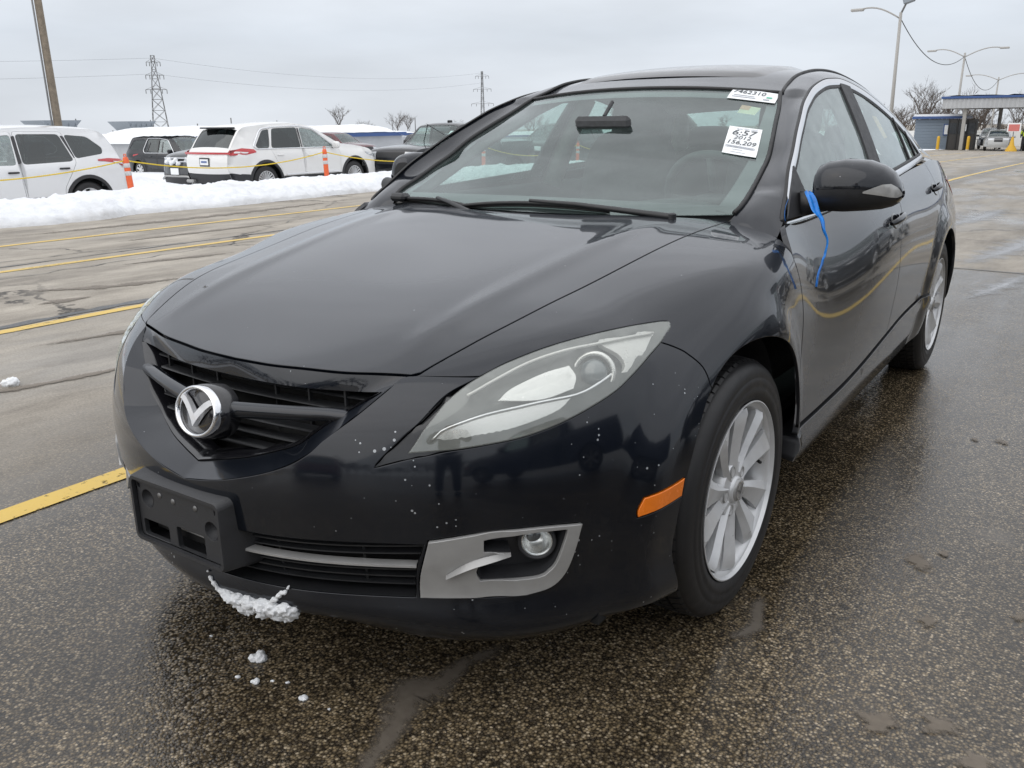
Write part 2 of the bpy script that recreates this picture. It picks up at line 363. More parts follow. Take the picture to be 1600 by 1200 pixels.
DZ=[.15,.205,.26,.31,.38,.46,.54,.62,.70,.78,.86,.95,1.04]
_f=[-.105,-.050,-.016,-.020,-.010,-.002,0,-.016,-.045,-.085,-.13,-.19,-.26]
_c=[-.085,-.018,-.006,-.010,-.004,0,-.002,-.016,-.042,-.080,-.125,-.18,-.24]
_m=[-.080,-.012,0,-.008,-.003,0,-.001,-.016,-.043,-.082,-.126,-.18,-.24]
_w=[-.080,-.045,-.022,-.012,-.004,0,.001,.000,-.003,-.013,-.034,-.082,-.15]
_a=[-.080,-.050,-.030,-.018,-.012,-.010,-.010,-.010,-.013,-.026,-.053,-.098,-.155]
_d=[-.095,-.065,-.045,-.030,-.020,-.012,-.006,-.001,-.001,-.009,-.030,-.072,-.125]
_r=[-.090,-.058,-.038,-.022,-.010,-.003,0,-.0,-.004,-.014,-.036,-.078,-.13]
_b=[-.11,-.07,-.04,-.02,-.01,0,0,-.004,-.014,-.03,-.06,-.10,-.15]
DSK=[0,.42,.72,.98,1.25,1.60,2.05,2.7,3.6,4.35,5.0,6.108]
DT=np.array([_f,_f,_m,_c,_c,_w,_a,_d,_d,_r,_b,_b])
def Doff(s,z):
    return np.einsum('ni,ij,nj->n',spl_basis(DSK,s),DT,spl_basis(DZ,z))
WC=[(-.03,.345),(2.76,.335)]
def skirt(s,z):
    s=np.asarray(s,float);z=np.asarray(z,float);s,z=np.broadcast_arrays(s,z);sh=s.shape;s=s.ravel();z=z.ravel()
    P,N=base(s);D=Doff(s,z)
    q=P+N*D[:,None]
    for (cy,cz),A in zip(WC,(.025,.020)):
        r=np.hypot(q[:,1]-cy,(z-cz)*1.0)
        D=D+A*(1-sstep(.39,.535,r))
    q=P+N*D[:,None]
    return np.concatenate([q,z[:,None]],1).reshape(sh+(3,))
# fillet radius by s
RK=[0,.45,.95,1.3,1.6,2.05];RV=[.06,.07,.09,.085,.055,.035]
_sg=np.linspace(0,2.6,261)
def _zc():
    lo=np.full(261,.5);hi=np.full(261,1.04)
    for _ in range(30):
        m=(lo+hi)/2;q=skirt(_sg,m);g=top(q[:,0],q[:,1])-m
        lo=np.where(g>0,m,lo);hi=np.where(g>0,hi,m)
    return lo
_zcg=_zc();_ss=_sg[::6];_zz=_zcg[::6]
def sec(s,w):
    """bumper/fender surface: s along the plan outline, w up the side, round the shoulder and inward over the top"""
    s=np.asarray(s,float).ravel();w=np.asarray(w,float).ravel()
    neg=s<0;s_=np.abs(s)
    r=S1(RK,RV,np.clip(s_,0,2.05));zc=spl_basis(_ss,s_)@_zz
    z0=zc-r;out=np.zeros((len(s),3));P,N=base(s_)
    C=skirt(s_,zc)
    def tp(i,q):
        X=C[i,:2]-N[i]*q[:,None];return np.concatenate([X,top(X[:,0],X[:,1])[:,None]],1)
    i=np.nonzero(w<=.5)[0]
    if len(i): out[i]=skirt(s_[i],.15+(z0[i]-.15)*w[i]*2)
    i=np.nonzero((w>.5)&(w<=.7))[0]
    if len(i):
        A=skirt(s_[i],z0[i]);A2=skirt(s_[i],z0[i]-.004);Td=A-A2;Td/=np.linalg.norm(Td,axis=1,keepdims=True)
        B=tp(i,r[i]);B2=tp(i,r[i]+.004);Tb=B-B2;Tb/=np.linalg.norm(Tb,axis=1,keepdims=True)
        h1=np.linalg.norm(C[i]-A,axis=1)*.62;h2=np.linalg.norm(C[i]-B,axis=1)*.62
        u=((w[i]-.5)/.2)[:,None];b=A+Td*h1[:,None];c=B+Tb*h2[:,None]
        out[i]=(1-u)**3*A+3*(1-u)**2*u*b+3*(1-u)*u*u*c+u**3*B
    i=np.nonzero(w>.7)[0]
    if len(i): out[i]=tp(i,r[i]+(w[i]-.7))
    out[neg,0]*=-1
    return out
# greenhouse side
GY=[.3,.8,1.5,2.2,2.8,3.3];GX=[.782,.80,.808,.795,.755,.70]
def gx(y,z):
    h=np.asarray(z,float)-.97
    return S1(GY,GX,y)-.40*h-.28*h*np.abs(h)
# ------------------------------------------------------------------ curved panels cut out of a surface
def cat(pts, step=.012, closed=False):
    """smooth curve through 2D/3D points (Catmull-Rom), resampled"""
    P = np.asarray(pts, float)
    if len(P) == 2:
        n = max(2, int(np.linalg.norm(P[1]-P[0])/step)+1); t = np.linspace(0, 1, n)[:, None]; return P[0]*(1-t)+P[1]*t
    Q = np.vstack([2*P[0]-P[1], P, 2*P[-1]-P[-2]]); out = []
    for i in range(1, len(Q)-2):
        p0, p1, p2, p3 = Q[i-1:i+3]; n = max(2, int(np.linalg.norm(p2-p1)/step)+1)
        t = np.linspace(0, 1, n, endpoint=False)[:, None]
        out.append(.5*((2*p1)+(-p0+p2)*t+(2*p0-5*p1+4*p2-p3)*t*t+(-p0+3*p1-3*p2+p3)*t**3))
    out.append(P[-1:]); return np.vstack(out)
def loop(*segs, step=.012):
    out = []
    for s in segs:
        c = cat(s, step)
        if out and np.linalg.norm(out[-1][-1]-c[0]) < 1e-4: c = c[1:]
        out.append(c)
    L = np.vstack(out)
    if np.linalg.norm(L[0]-L[-1]) < 1e-4: L = L[:-1]
    keep = [0]
    for i in range(1, len(L)):
        if np.linalg.norm(L[i]-L[keep[-1]]) > step*.25: keep.append(i)
    if np.linalg.norm(L[keep[-1]]-L[0]) < step*.25: keep.pop()
    return L[keep]
def inside(poly, P):
    x, y = P[:, 0], P[:, 1]; r = np.zeros(len(P), bool); n = len(poly)
    for i in range(n):
        x1, y1 = poly[i-1]; x2, y2 = poly[i]
        if y1 == y2: continue
        c = ((y1 > y) != (y2 > y)) & (x < (x2-x1)*(y-y1)/(y2-y1)+x1); r ^= c
    return r
def area(L): return .5*np.sum(L[:, 0]*np.roll(L[:, 1], -1)-np.roll(L[:, 0], -1)*L[:, 1])
def fnormal(f, A, B, e=.004):
    n = np.cross(f(A+e, B)-f(A-e, B), f(A, B+e)-f(A, B-e)); return n/np.maximum(np.linalg.norm(n, axis=1, keepdims=True), 1e-12)
def panel(name, f, loops, mat, parent, h=.02, gap=.0018, flange=.014, off=0.0, mirror=False, flip=False, offf=None, back=False):
    """sheet of the surface f(a,b) inside loops[0] and outside loops[1:], with a turned-in rim"""
    cl = []
    for L in loops:
        L = np.asarray(L, float); k_ = [0]
        for i in range(1, len(L)):
            if np.linalg.norm(L[i]-L[k_[-1]]) > min(.15*h, .004): k_.append(i)
        while len(k_) > 3 and np.linalg.norm(L[k_[-1]]-L[0]) < min(.15*h, .004): k_.pop()
        cl.append(L[k_])
    loops = cl; big = loops[0]; sc = h
    lo, hi = big.min(0), big.max(0)
    X, Y = np.meshgrid(np.arange(lo[0]+sc/2, hi[0], sc), np.arange(lo[1]+sc/2, hi[1], sc), indexing='ij')
    X = X+np.where((np.arange(X.shape[1]) % 2)[None], sc*.25, -sc*.25)
    G = np.stack([X.ravel(), Y.ravel()], 1); ok = inside(big, G)
    for L in loops[1:]: ok &= ~inside(L, G)
    G = G[ok]; allb = np.vstack(loops)
    if len(G):
        D = np.full(len(G), 9.)
        for i in range(0, len(allb), 200): D = np.minimum(D, np.sqrt(((G[:, None]-allb[None, i:i+200])**2).sum(2)).min(1))
        G = G[D > sc*.55]
    pts = np.vstack([allb, G]); edges = []; o = 0
    for L in loops:
        n = len(L); edges += [(o+i, o+(i+1) % n) for i in range(n)]; o += n
    r = delaunay_2d_cdt([Vector(p) for p in pts], edges, [], 0, 1e-7)
    vv = np.array([(v.x, v.y) for v in r[0]]); F = [tuple(t) for t in r[2]]; orig = r[3]
    idx = {}
    for i, ol in enumerate(orig):
        for q in ol: idx[q] = i
    cen = np.array([vv[list(t)].mean(0) for t in F]); k = inside(big, cen)
    for L in loops[1:]: k &= ~inside(L, cen)
    F = [t for t, kk in zip(F, k) if kk]
    P = f(vv[:, 0], vv[:, 1]); Nn = fnormal(f, vv[:, 0], vv[:, 1])
    s = -1 if flip else 1
    Nn = Nn*s
    if s < 0: F = [t[::-1] for t in F]
    ofs = off if offf is None else offf(vv)
    P = P+Nn*(np.reshape(ofs, (-1, 1)) if offf is not None else off)
    V = [*P]; NN = [*Nn]; FF = list(F); o = 0
    if gap is not None:
        for li, L in enumerate(loops):
            n = len(L); ii = [idx[o+i] for i in range(n)]; o += n
            T = np.roll(L, -1, 0)-np.roll(L, 1, 0); T /= np.maximum(np.linalg.norm(T, axis=1, keepdims=True), 1e-9)
            inw = np.stack([-T[:, 1], T[:, 0]], 1)*(1 if area(L) > 0 else -1)
            if li: inw = -inw
            e = 2e-3; Pb = f(L[:, 0], L[:, 1]); D = f(L[:, 0]+inw[:, 0]*e, L[:, 1]+inw[:, 1]*e)-Pb
            # perpendicular to the 3D edge
            t3 = np.roll(Pb, -1, 0)-np.roll(Pb, 1, 0); t3 /= np.maximum(np.linalg.norm(t3, axis=1, keepdims=True), 1e-9)
            D = D-t3*(D*t3).sum(1, keepdims=True); D /= np.maximum(np.linalg.norm(D, axis=1, keepdims=True), 1e-9)
            a0 = len(V)
            for k in range(n):
                p = P[ii[k]]; d = D[k]; nn = Nn[ii[k]]
                V[ii[k]] = p+d*(gap+.0015); 
                V += [p+d*(gap+.0004)-nn*.0005, p+d*gap-nn*.0018, p+d*(gap+.001)-nn*flange]
                m = nn-d; m = m/np.linalg.norm(m); NN += [m, -d, -d]
            for k in range(n):
                j = (k+1) % n; rings = [(ii[k], ii[j])]+[(a0+3*k+q, a0+3*j+q) for q in range(3)]
                for q in range(3):
                    a, b2 = rings[q]; c, d2 = rings[q+1]
                    fc = (a, c, d2, b2) if ((area(L) > 0) != (li > 0)) else (b2, d2, c, a)
                    if s < 0: fc = fc[::-1]
                    FF.append(fc)
    V = np.array(V); NN = np.array(NN)
    if mirror: V = V*[-1, 1, 1]; NN = NN*[-1, 1, 1]; FF = [t[::-1] for t in FF]
    return mesh(name, V, FF, mat, parent, True, NN)
def inv(f, P3, s0, n=25):
    """surface parameters of 3D points by damped least squares"""
    P3 = np.atleast_2d(np.asarray(P3, float)); q = np.tile(np.asarray(s0, float), (len(P3), 1)) if np.ndim(s0) == 1 else np.array(s0, float)
    e = 1e-4
    for _ in range(n):
        F0 = f(q[:, 0], q[:, 1]); Ja = (f(q[:, 0]+e, q[:, 1])-F0)/e; Jb = (f(q[:, 0], q[:, 1]+e)-F0)/e; R = P3-F0
        a = (Ja*Ja).sum(1)+1e-6; b = (Ja*Jb).sum(1); c = (Jb*Jb).sum(1)+1e-6; u = (Ja*R).sum(1); v = (Jb*R).sum(1); dt = a*c-b*b
        q[:, 0] += np.clip((c*u-b*v)/dt, -.15, .15); q[:, 1] += np.clip((a*v-b*u)/dt, -.08, .08)
    return q
def topf(x, y): x = np.asarray(x, float).ravel(); y = np.asarray(y, float).ravel(); return np.stack([x, y, top(x, y)], 1)
def skf(s, z): s = np.asarray(s, float).ravel(); z = np.asarray(z, float).ravel(); return skirt(s, z)
def gxf(y, z): y = np.asarray(y, float).ravel(); z = np.asarray(z, float).ravel(); return np.stack([gx(y, z), y, z], 1)
def loft(name, curves, nu, mat, parent, mirror=False, nv=None, flip=False, auto=None):
    """smooth sheet through a few 3D curves given as point lists; returns the object"""
    C = []
    for c in curves:
        c = cat(c, .01); d = np.r_[0, np.cumsum(np.linalg.norm(np.diff(c, axis=0), axis=1))]; t = np.linspace(0, d[-1], nu)
        C.append(np.stack([np.interp(t, d, c[:, k]) for k in range(3)], 1))
    C = np.array(C); k = len(C); nv = nv or 6*(k-1)
    W = spl_basis(np.linspace(0, 1, k), np.linspace(0, 1, nv+1)); G = np.einsum('vk,kun->vun', W, C)
    if mirror: G = G*[-1, 1, 1]
    if mirror != flip: G = G[::-1]
    return MB().grid(G).build(name, mat, parent, True)

# ------------------------------------------------------------------ the black sedan
CAR = empty('sedan', (0, 0, 0), 0, 'black four-door sedan with an empty front plate bracket, filling the foreground', 'car')
F_CREASE = [(0.5407, 0.6619), (0.5105, 0.6623), (0.4772, 0.624), (0.436, 0.5788), (0.3954, 0.5392), (0.3228, 0.4735), (0.2423, 0.4374), (0.1209, 0.4069), (0, 0.3860)]
F_LT = [(0.5322, 0.4644), (0.5501, 0.4868), (0.5681, 0.5142), (0.5888, 0.5444), (0.61, 0.5722), (0.6446, 0.6005), (0.6852, 0.621), (0.7546, 0.6374), (0.866, 0.6394), (0.9968, 0.6273), (1.1369, 0.6052), (1.2194, 0.5872), (1.2498, 0.5758)]
F_LB = [(1.2498, .5758), (1.243, 0.5625), (1.1863, 0.5423), (1.1295, 0.5262), (1.0217, 0.4942), (0.9261, 0.4775), (0.8523, 0.468), (0.7783, 0.464), (0.6922, 0.4651), (0.6088, 0.464), (0.5322, 0.4644)]
F_WEDGE = [(0.6852, 0.621), (0.61, 0.5887), (0.5472, 0.5164), (0.4845, 0.4626), (0.4641, 0.4419)]
F_WEDGE2 = [(0.4641, 0.4419), (0.5322, 0.4537), (0.5679, 0.4574), (0.6126, 0.4625), (0.6922, 0.4651)]
F_FOG = [[(0.5677, 0.2848), (0.6807, 0.2950), (0.785, .2875), (0.8849, 0.2723)], [(0.8849, 0.2723), (0.8692, 0.2175), (0.85, 0.1743), (0.819, 0.1507), (0.7657, 0.1437)], [(0.7657, 0.1437), (0.6652, 0.1500), (0.545, 0.1536)], [(0.545, 0.1536), (0.5439, 0.1875), (0.55, 0.2191), (0.5677, 0.2848)]]
F_FOGIN = [[(0.6804, 0.2765), (0.7625, 0.2778), (0.8492, 0.2680)], [(0.8492, 0.2680), (0.8467, 0.2542), (0.828, 0.2058), (0.8125, 0.1898), (0.7935, 0.1819), (0.7373, 0.1850), (0.6717, 0.1900)], [(0.6717, 0.1900), (0.6643, 0.2083), (0.6737, 0.2226)], [(0.6737, 0.2226), (0.7343, 0.2435)], [(0.7343, 0.2435), (0.6801, 0.2525)], [(0.6801, 0.2525), (0.6804, 0.2765)]]
F_INT = [[(0, .287), (0.1388, 0.2864), (0.337, 0.2842), (0.4774, 0.2796), (0.5582, 0.2752)], [(0.5582, 0.2752), (0.540, 0.2191), (0.5346, 0.1536)], [(0.5346, 0.1536), (0.4655, 0.1541), (0.2687, 0.1543), (0.0943, 0.1580), (0, .160)]]
GAPC = [(1.1845, 0.5429), (1.2108, 0.5235), (1.237, 0.4991), (1.2685, 0.4635), (1.3125, 0.4195)]
mir2 = lambda L: [(-a, b) for a, b in L][::-1]
# wheel arch on the surface
AC, AR = (-.003, .360), .374
def arch_pts(a0, a1, n=26, c=AC, R=AR):
    t = np.radians(np.linspace(a0, a1, n)); P = np.stack([np.full(n, .89), c[0]-R*np.cos(t), c[1]+R*np.sin(t)], 1)
    s0 = np.stack([s_at_y(P[:, 1]), np.full(n, .25)], 1)
    # solve for y and z only
    q = s0
    for _ in range(40):
        F0 = sec(q[:, 0], q[:, 1]); e = 1e-4; Ja = (sec(q[:, 0]+e, q[:, 1])-F0)[:, 1:]/e; Jb = (sec(q[:, 0], q[:, 1]+e)-F0)[:, 1:]/e; R_ = P[:, 1:]-F0[:, 1:]
        dt = Ja[:, 0]*Jb[:, 1]-Ja[:, 1]*Jb[:, 0]; dt = np.where(abs(dt) < 1e-6, 1e-6, dt)
        q[:, 0] += np.clip((Jb[:, 1]*R_[:, 0]-Jb[:, 0]*R_[:, 1])/dt, -.05, .05); q[:, 1] += np.clip((-Ja[:, 1]*R_[:, 0]+Ja[:, 0]*R_[:, 1])/dt, -.05, .05)
    return q
ARCH_F = arch_pts(-24, 54)          # front lower corner up to the fender seam
gp = ARCH_F[-1]
ARCH_B = arch_pts(54, 174)
GAPC = GAPC[:-1]+[tuple(gp)]
BOT = [(0, .075), (.2, .085), (.36, .083), (.5, .05), (.66, .036), (.80, .032), (.9755, .040), (1.05, .052), (float(ARCH_F[0][0]), float(ARCH_F[0][1]))]
half = [BOT, ARCH_F, GAPC[::-1], F_LB[2:9], F_WEDGE2[::-1], F_WEDGE[::-1], [(0.6852, 0.621), (0.5407, 0.6619)], F_CREASE]
hl = loop(*half, step=.010); hl[0, 0] = 0; hl[-1, 0] = 0
full = np.vstack([hl, (hl*[-1, 1])[::-1][1:-1]])
il = loop(*F_INT, step=.010); il = il[np.r_[True, np.abs(np.diff(il[:, 0]))+np.abs(np.diff(il[:, 1])) > 1e-5]]
intake = np.vstack([il, (il*[-1, 1])[::-1][1:-1]])
fog = loop(*F_FOG, step=.010)
marker = loop([(1.0149, 0.2507), (1.0145, 0.265), (1.0299, 0.288)], [(1.0299, .288), (1.1457, 0.2965)], [(1.1457, 0.2965), (1.1378, 0.2612)], [(1.1378, 0.2612), (1.0149, 0.2507)], step=.008)
def secd(a, b): return sec(a, b)
bumper = panel('front_bumper', secd, [full, intake, fog, fog*[-1, 1], marker, marker*[-1, 1]], PAINTC, CAR, h=.018, gap=.0012, flange=.020)
tag(bumper, 'black front bumper flecked with stone chips')
# fender
HCUT = [(.4575, -.7418), (.5071, -.6131), (.5433, -.4919), (.566, -.3297), (.5986, -.0316), (.6185, .22), (.634, .36), (.645, .455)]
hc = np.array(HCUT); hc3 = np.stack([hc[:, 0], hc[:, 1], top(hc[:, 0], hc[:, 1])], 1)
_g0 = np.array([(0.5407, 0.6619), (0.6793, 0.7348), (0.8323, 0.7709), (1.085, 0.7921), (1.4553, 0.8153), (1.70, .84), (1.86, .85), (1.96, .85)])
_hd = cat(hc, .012)[::2]; _y8 = hc[:, 1]; _g = np.stack([np.interp(_hd[:, 1], _y8, _g0[:, 0]), np.interp(_hd[:, 1], _y8, _g0[:, 1])], 1)
HC_S = inv(sec, np.stack([_hd[:, 0], _hd[:, 1], top(_hd[:, 0], _hd[:, 1])], 1), _g, 60); HC_S[-1] = HC_S[-1]
rear3 = np.array([(x, .455, top(x, .455)) for x in (.645, .70, .75)]+[(.797, .455, .958)])
RR = inv(sec, rear3[:3], [(1.96, .85), (1.96, .78), (1.96, .72)])
dg = [(.455, .958), (.425, .935), (.402, .90), (.393, .87), (.400, .835), (.406, .745), (.411, .684), (.416, .57), (.400, .49), (.378, .42)]
def inv_yz(L):
    P = np.array([(.9, y, z) for y, z in L]); q = np.stack([s_at_y(P[:, 1]), np.clip((P[:, 2]-.15)*.66, .02, .6)], 1)
    for _ in range(60):
        F0 = sec(q[:, 0], q[:, 1]); e = 1e-4; Ja = (sec(q[:, 0]+e, q[:, 1])-F0)[:, 1:]/e; Jb = (sec(q[:, 0], q[:, 1]+e)-F0)[:, 1:]/e; R_ = P[:, 1:]-F0[:, 1:]
        dt = Ja[:, 0]*Jb[:, 1]-Ja[:, 1]*Jb[:, 0]; dt = np.where(abs(dt) < 1e-6, 1e-6, dt)
        q[:, 0] += np.clip((Jb[:, 1]*R_[:, 0]-Jb[:, 0]*R_[:, 1])/dt, -.03, .03); q[:, 1] += np.clip((-Ja[:, 1]*R_[:, 0]+Ja[:, 0]*R_[:, 1])/dt, -.03, .03)
    return q
DG = inv_yz(dg[1:]); RR = np.vstack([RR, inv_yz([(.453, .948)])]); DG = np.vstack([RR[-1:], DG])
fend = loop(F_LT[6:], [F_LT[-1], F_LB[2]], GAPC, ARCH_B, [tuple(ARCH_B[-1]), tuple(DG[-1])], DG[::-1], RR[::-1], HC_S[::-1], [tuple(HC_S[0]), F_LT[6]], step=.010)
for mi in (False, True):
    panel('front_fender', secd, [fend], PAINT, CAR, h=.018, gap=.0014, flange=.009, mirror=mi)
# hood
hf = [(.4466, -.7448), (.3731, -.7687), (.2998, -.79), (.2072, -.8062), (.1122, -.8193), (0, -.8235)]
hr = [(x, .30+.155*(x/.645)**2) for x in (0, .15, .3, .45, .57, .645)]
hd = loop(HCUT, hr[::-1], step=.012); hd[-1, 0] = 0
fr = loop(hf, step=.012); fr[-1, 0] = 0
rh = np.vstack([hd, ])
fr_r = fr[::-1]                                       # from the centre outwards
outer = np.vstack([fr_r, hd[1:]]); outer = np.vstack([outer, (outer*[-1, 1])[::-1][1:-1]])
panel('hood', topf, [outer], PAINT, CAR, h=.02, gap=.0022, flange=.018)

# grille surround: strip above the opening and the chamfer below it
OT = [(0, -.832, .708), (.1, -.832, .709), (.2, -.822, .710), (.3, -.80, .713), (.36, -.785, .716), (.408, -.785, .724)]
OB = [(.408, -.785, .724), (.366, -.811, .697), (.326, -.834, .669), (.287, -.857, .638), (.236, -.871, .601), (.182, -.893, .581), (.129, -.913, .565), (.065, -.931, .552), (0, -.946, .540)]
hf3 = np.array([(x, y-.0035, top(x, y)-.004) for x, y in [(.452, -.742)]+hf[1:]])
cr3 = sec(np.array(F_CREASE)[:, 0], np.array(F_CREASE)[:, 1])
def rs(c, n):
    c = cat(c, .005); d = np.r_[0, np.cumsum(np.linalg.norm(np.diff(c, axis=0), axis=1))]; t = np.linspace(0, d[-1], n); return np.stack([np.interp(t, d, c[:, k]) for k in range(3)], 1)
def full_x(c): return np.vstack([c*[-1, 1, 1], c[::-1][1:]]) if abs(c[-1, 0]) < 1e-6 else np.vstack([c[::-1]*[-1, 1, 1], c[1:]])
A = rs(hf3[::-1], 40); Bc = rs(OT, 40); A[0, 0] = 0; Bc[0, 0] = 0
rows = []
for t in np.linspace(0, 1, 9):
    q = A*(1-t)+Bc*t; q = q+np.array([0, -.35, .55])*(.007*t*(1-t)); rows.append(np.vstack([(q*[-1, 1, 1])[::-1][:-1], q]))
rows.append(rows[-1]+np.array([0, .012, -.006])); rows.append(rows[-1]+np.array([0, .03, 0]))
MB().grid(np.array(rows)[::-1]).build('grille_header', PAINT, CAR, True, 50)
A = rs(cr3[1:], 60); Bc = rs(OB, 60); A[-1, 0] = 0; Bc[-1, 0] = 0
rows = []
for t in np.linspace(0, 1, 8):
    q = A*(1-t)+Bc*t
    rows.append(np.vstack([q*[-1, 1, 1], q[::-1][1:]]))
MB().grid(np.array(rows)).build('grille_surround', PAINT, CAR, True, 35)
# gloss inner frame round the opening
q = Bc; fr1 = np.vstack([q*[-1, 1, 1], q[::-1][1:]])
def toward(c, k): # pull a curve toward the middle of the opening
    m = np.array([0, -.85, .66]); d = m-c; d /= np.linalg.norm(d, axis=1, keepdims=True); return c+d*k
rows = [fr1+[0, .002, 0], toward(fr1, .006)+[0, -.004, .0], toward(fr1, .013)+[0, .003, 0], toward(fr1, .016)+[0, .05, 0]]
MB().grid(np.array(rows)).build('grille_frame', GLOSSB, CAR, True, 40)
# grille
def yg(x, z): return -.95+.75*(z-.54)+.16*x*x
def xlim(z):   # half width of the opening at height z
    o = np.array(OB)[::-1]; return float(np.interp(z, o[:, 2], o[:, 0]))
def bar(name, z0, dz, d, th, mat, parent, yo, dip=0.0, n=33, full=True, x0=None):
    xl = xlim(z0)+.01; xs = np.linspace(-xl if full else x0, xl, n); rows = []
    for (du, dv) in ((-th/2, 0), (-th/2*.8, -d*.4), (0, -d/2), (th/2*.8, -d*.4), (th/2, 0), (th/2, d), (-th/2, d), (-th/2, 0)):
        z = z0+dz*np.abs(xs)/max(xl, .01); rows.append(np.stack([xs, yg(xs, z)+yo+dv+dip*np.abs(xs), z+du], 1))
    return MB().grid(np.array(rows)).build(name, mat, parent, True, 50)
# housing behind
zz = np.linspace(.50, .74, 10); xx = np.linspace(-.44, .44, 30)
gh = MB().grid(np.array([[(x, yg(x, z)+.11, z) for x in xx] for z in zz])).build('grille', DARK, CAR, True)
for z0 in (.575, .598, .621, .668, .691, .708): bar('slat', z0, .004, .022, .0055, BLACKP, gh, .045)
for x in (-.30, -.2, -.1, .1, .2, .3):
    MB().box((x, yg(x, .65)+.07, .645), (.005, .01, .16)).build('mullion', BLACKP, gh)
for sg in (-1, 1):     # the two wings that run out from the badge
    xs = np.linspace(.05, .345, 20); rows = []
    for a in np.linspace(0, 2*np.pi, 15):
        th = .0135+.006*(1-xs/.352); z = .648+.022*np.clip(xs/.3, 0, 1)**.8
        rows.append(np.stack([sg*xs, yg(xs, z)+.016-.045*(1-(xs/.352)**1.5)+np.sin(a)*.018, z+np.cos(a)*th], 1))
    rows = np.array(rows); rows = rows if sg < 0 else rows[::-1]
    MB().grid(rows).build('grille_wing', PAINT, gh, True, 60)
# badge
bc = np.array([0, -.929, .650]); tilt = math.radians(-14)
bm = Matrix.Translation(Vector(bc)) @ Matrix.Rotation(tilt, 4, 'X')
mb = MB(); n = 56; ra, rb = .066, .052    # half width, half height
def oval(k, y): return [(k*ra*math.cos(t), y, k*rb*math.sin(t)*1.02) for t in np.linspace(0, 2*np.pi, n, endpoint=False)]
V = oval(1.17, .050)+oval(1.15, .025)+oval(1.10, .008)+oval(1.0, .0)+oval(.0, .004); F = [(i*n+k, i*n+(k+1) % n, (i+1)*n+(k+1) % n, (i+1)*n+k) for i in range(4) for k in range(n)]
bd = mesh('badge', [bm @ Vector(v) for v in V], F, GLOSSB, CAR, True)
mb = MB(); prof = [(1.07, .004), (1.06, -.008), (1.0, -.013), (.93, -.011), (.885, -.004), (.88, .004)]; V = []
for k, y in prof: V += oval(k, y)
mb.add([bm @ Vector(v) for v in V], [(i*n+k, i*n+(k+1) % n, (i+1)*n+(k+1) % n, (i+1)*n+k) for i in range(len(prof)-1) for k in range(n)]); mb.build('badge_ring', CHROME, bd, True)
# winged M inside the oval
wing = [(-.97, .46), (-.88, .66), (-.70, .62), (-.45, .44), (-.22, .19), (0, -.10), (.22, .19), (.45, .44), (.70, .62), (.88, .66), (.97, .46), (.80, .40), (.58, .20), (.34, -.08), (.15, -.36), (0, -.64), (-.15, -.36), (-.34, -.08), (-.58, .20), (-.80, .40)]
top_ = [(x*ra*.93, y*rb) for x, y in wing]; k = len(top_); r = delaunay_2d_cdt([Vector(p) for p in top_], [(i, (i+1) % k) for i in range(k)], [], 1, 1e-6)
V = []
for x, y in top_: V.append((x, -.004, y))
for x, y in top_: V.append((x, -.001, y))
for x, y in top_:
    V.append((x*.97, -.010-.004*(1-abs(x)/ra), y*.96-.0))
F = [tuple(2*k+v for v in t)[::-1] for t in r[2]]+[(i, (i+1) % k, 2*k+(i+1) % k, 2*k+i) for i in range(k)]+[(k+i, k+(i+1) % k, (i+1) % k, i) for i in range(k)]
mesh('winged_emblem', [bm @ Vector(v) for v in V], F, EMB, bd, False)

# lower intake: dark pocket, slats and the silver strip
def sband(name, s0, s1, w0, w1, off0, mat, parent, n=40, th=.006, depth=.018, tri=False):
    """bar that follows the bumper at height w"""
    ss = np.linspace(s0, s1, n); w = np.interp(ss, [min(s0, s1), 0, max(s0, s1)], [w1, w0, w1]) if s0 < 0 else np.linspace(w0, w1, n)
    P = sec(ss, w); Nn = fnormal(sec, ss, w); Nn[:, 2] = 0; Nn /= np.linalg.norm(Nn, axis=1, keepdims=True); rows = []
    for (dz, dn) in ((-th/2, -depth), (-th/2, 0), (-th*.3, .003), (th*.3, .003), (th/2, 0), (th/2, -depth)): rows.append(P+Nn*(off0+dn)+np.array([0, 0, dz]))
    return MB().grid(np.array(rows)).build(name, mat, parent, True, 45)
il2 = intake*[1.03, 1]; il2[:, 1] = .22+(il2[:, 1]-.22)*1.10
lowg = panel('lower_grille', secd, [il2], DARK, CAR, h=.03, gap=None, off=-.075)
rim = sec(intake[:, 0], intake[:, 1]); rn = fnormal(sec, intake[:, 0], intake[:, 1])
def wall(name, L, mat, parent, depth, mirror=False, taper=0.0, o0=0.0, f=sec):
    P = f(L[:, 0], L[:, 1]); Nn = fnormal(f, L[:, 0], L[:, 1]); c = P.mean(0)
    d = c-P; d -= Nn*(d*Nn).sum(1, keepdims=True); d /= np.maximum(np.linalg.norm(d, axis=1, keepdims=True), 1e-6)
    rows = [P-Nn*o0, P-Nn*(depth*.5+o0)+d*taper*.5, P-Nn*depth+d*taper]; G = np.array([np.vstack([r_, r_[:1]]) for r_ in rows])
    if mirror: G = G*[-1, 1, 1]
    return MB().grid(G).build(name, mat, parent, True, 50)
wall('intake_wall', intake, BLACKP, lowg, .075, o0=.001)
for w in (.262, .245, .205, .188, .170): sband('slat', -.552, .552, w, w-.002, -.030, BLACKP, lowg, n=60, th=.005, depth=.03)
sband('silver_strip', -.540, .540, .238, .2235, -.006, SATIN, lowg, n=70, th=.0075, depth=.02)
for s_ in (-.40, -.2, .2, .40): 
    a = sec([s_, s_], [.168, .275]); MB().tube([a[0]+[0, .045, 0], a[1]+[0, .045, 0]], .004, 6).build('mullion', BLACKP, lowg)
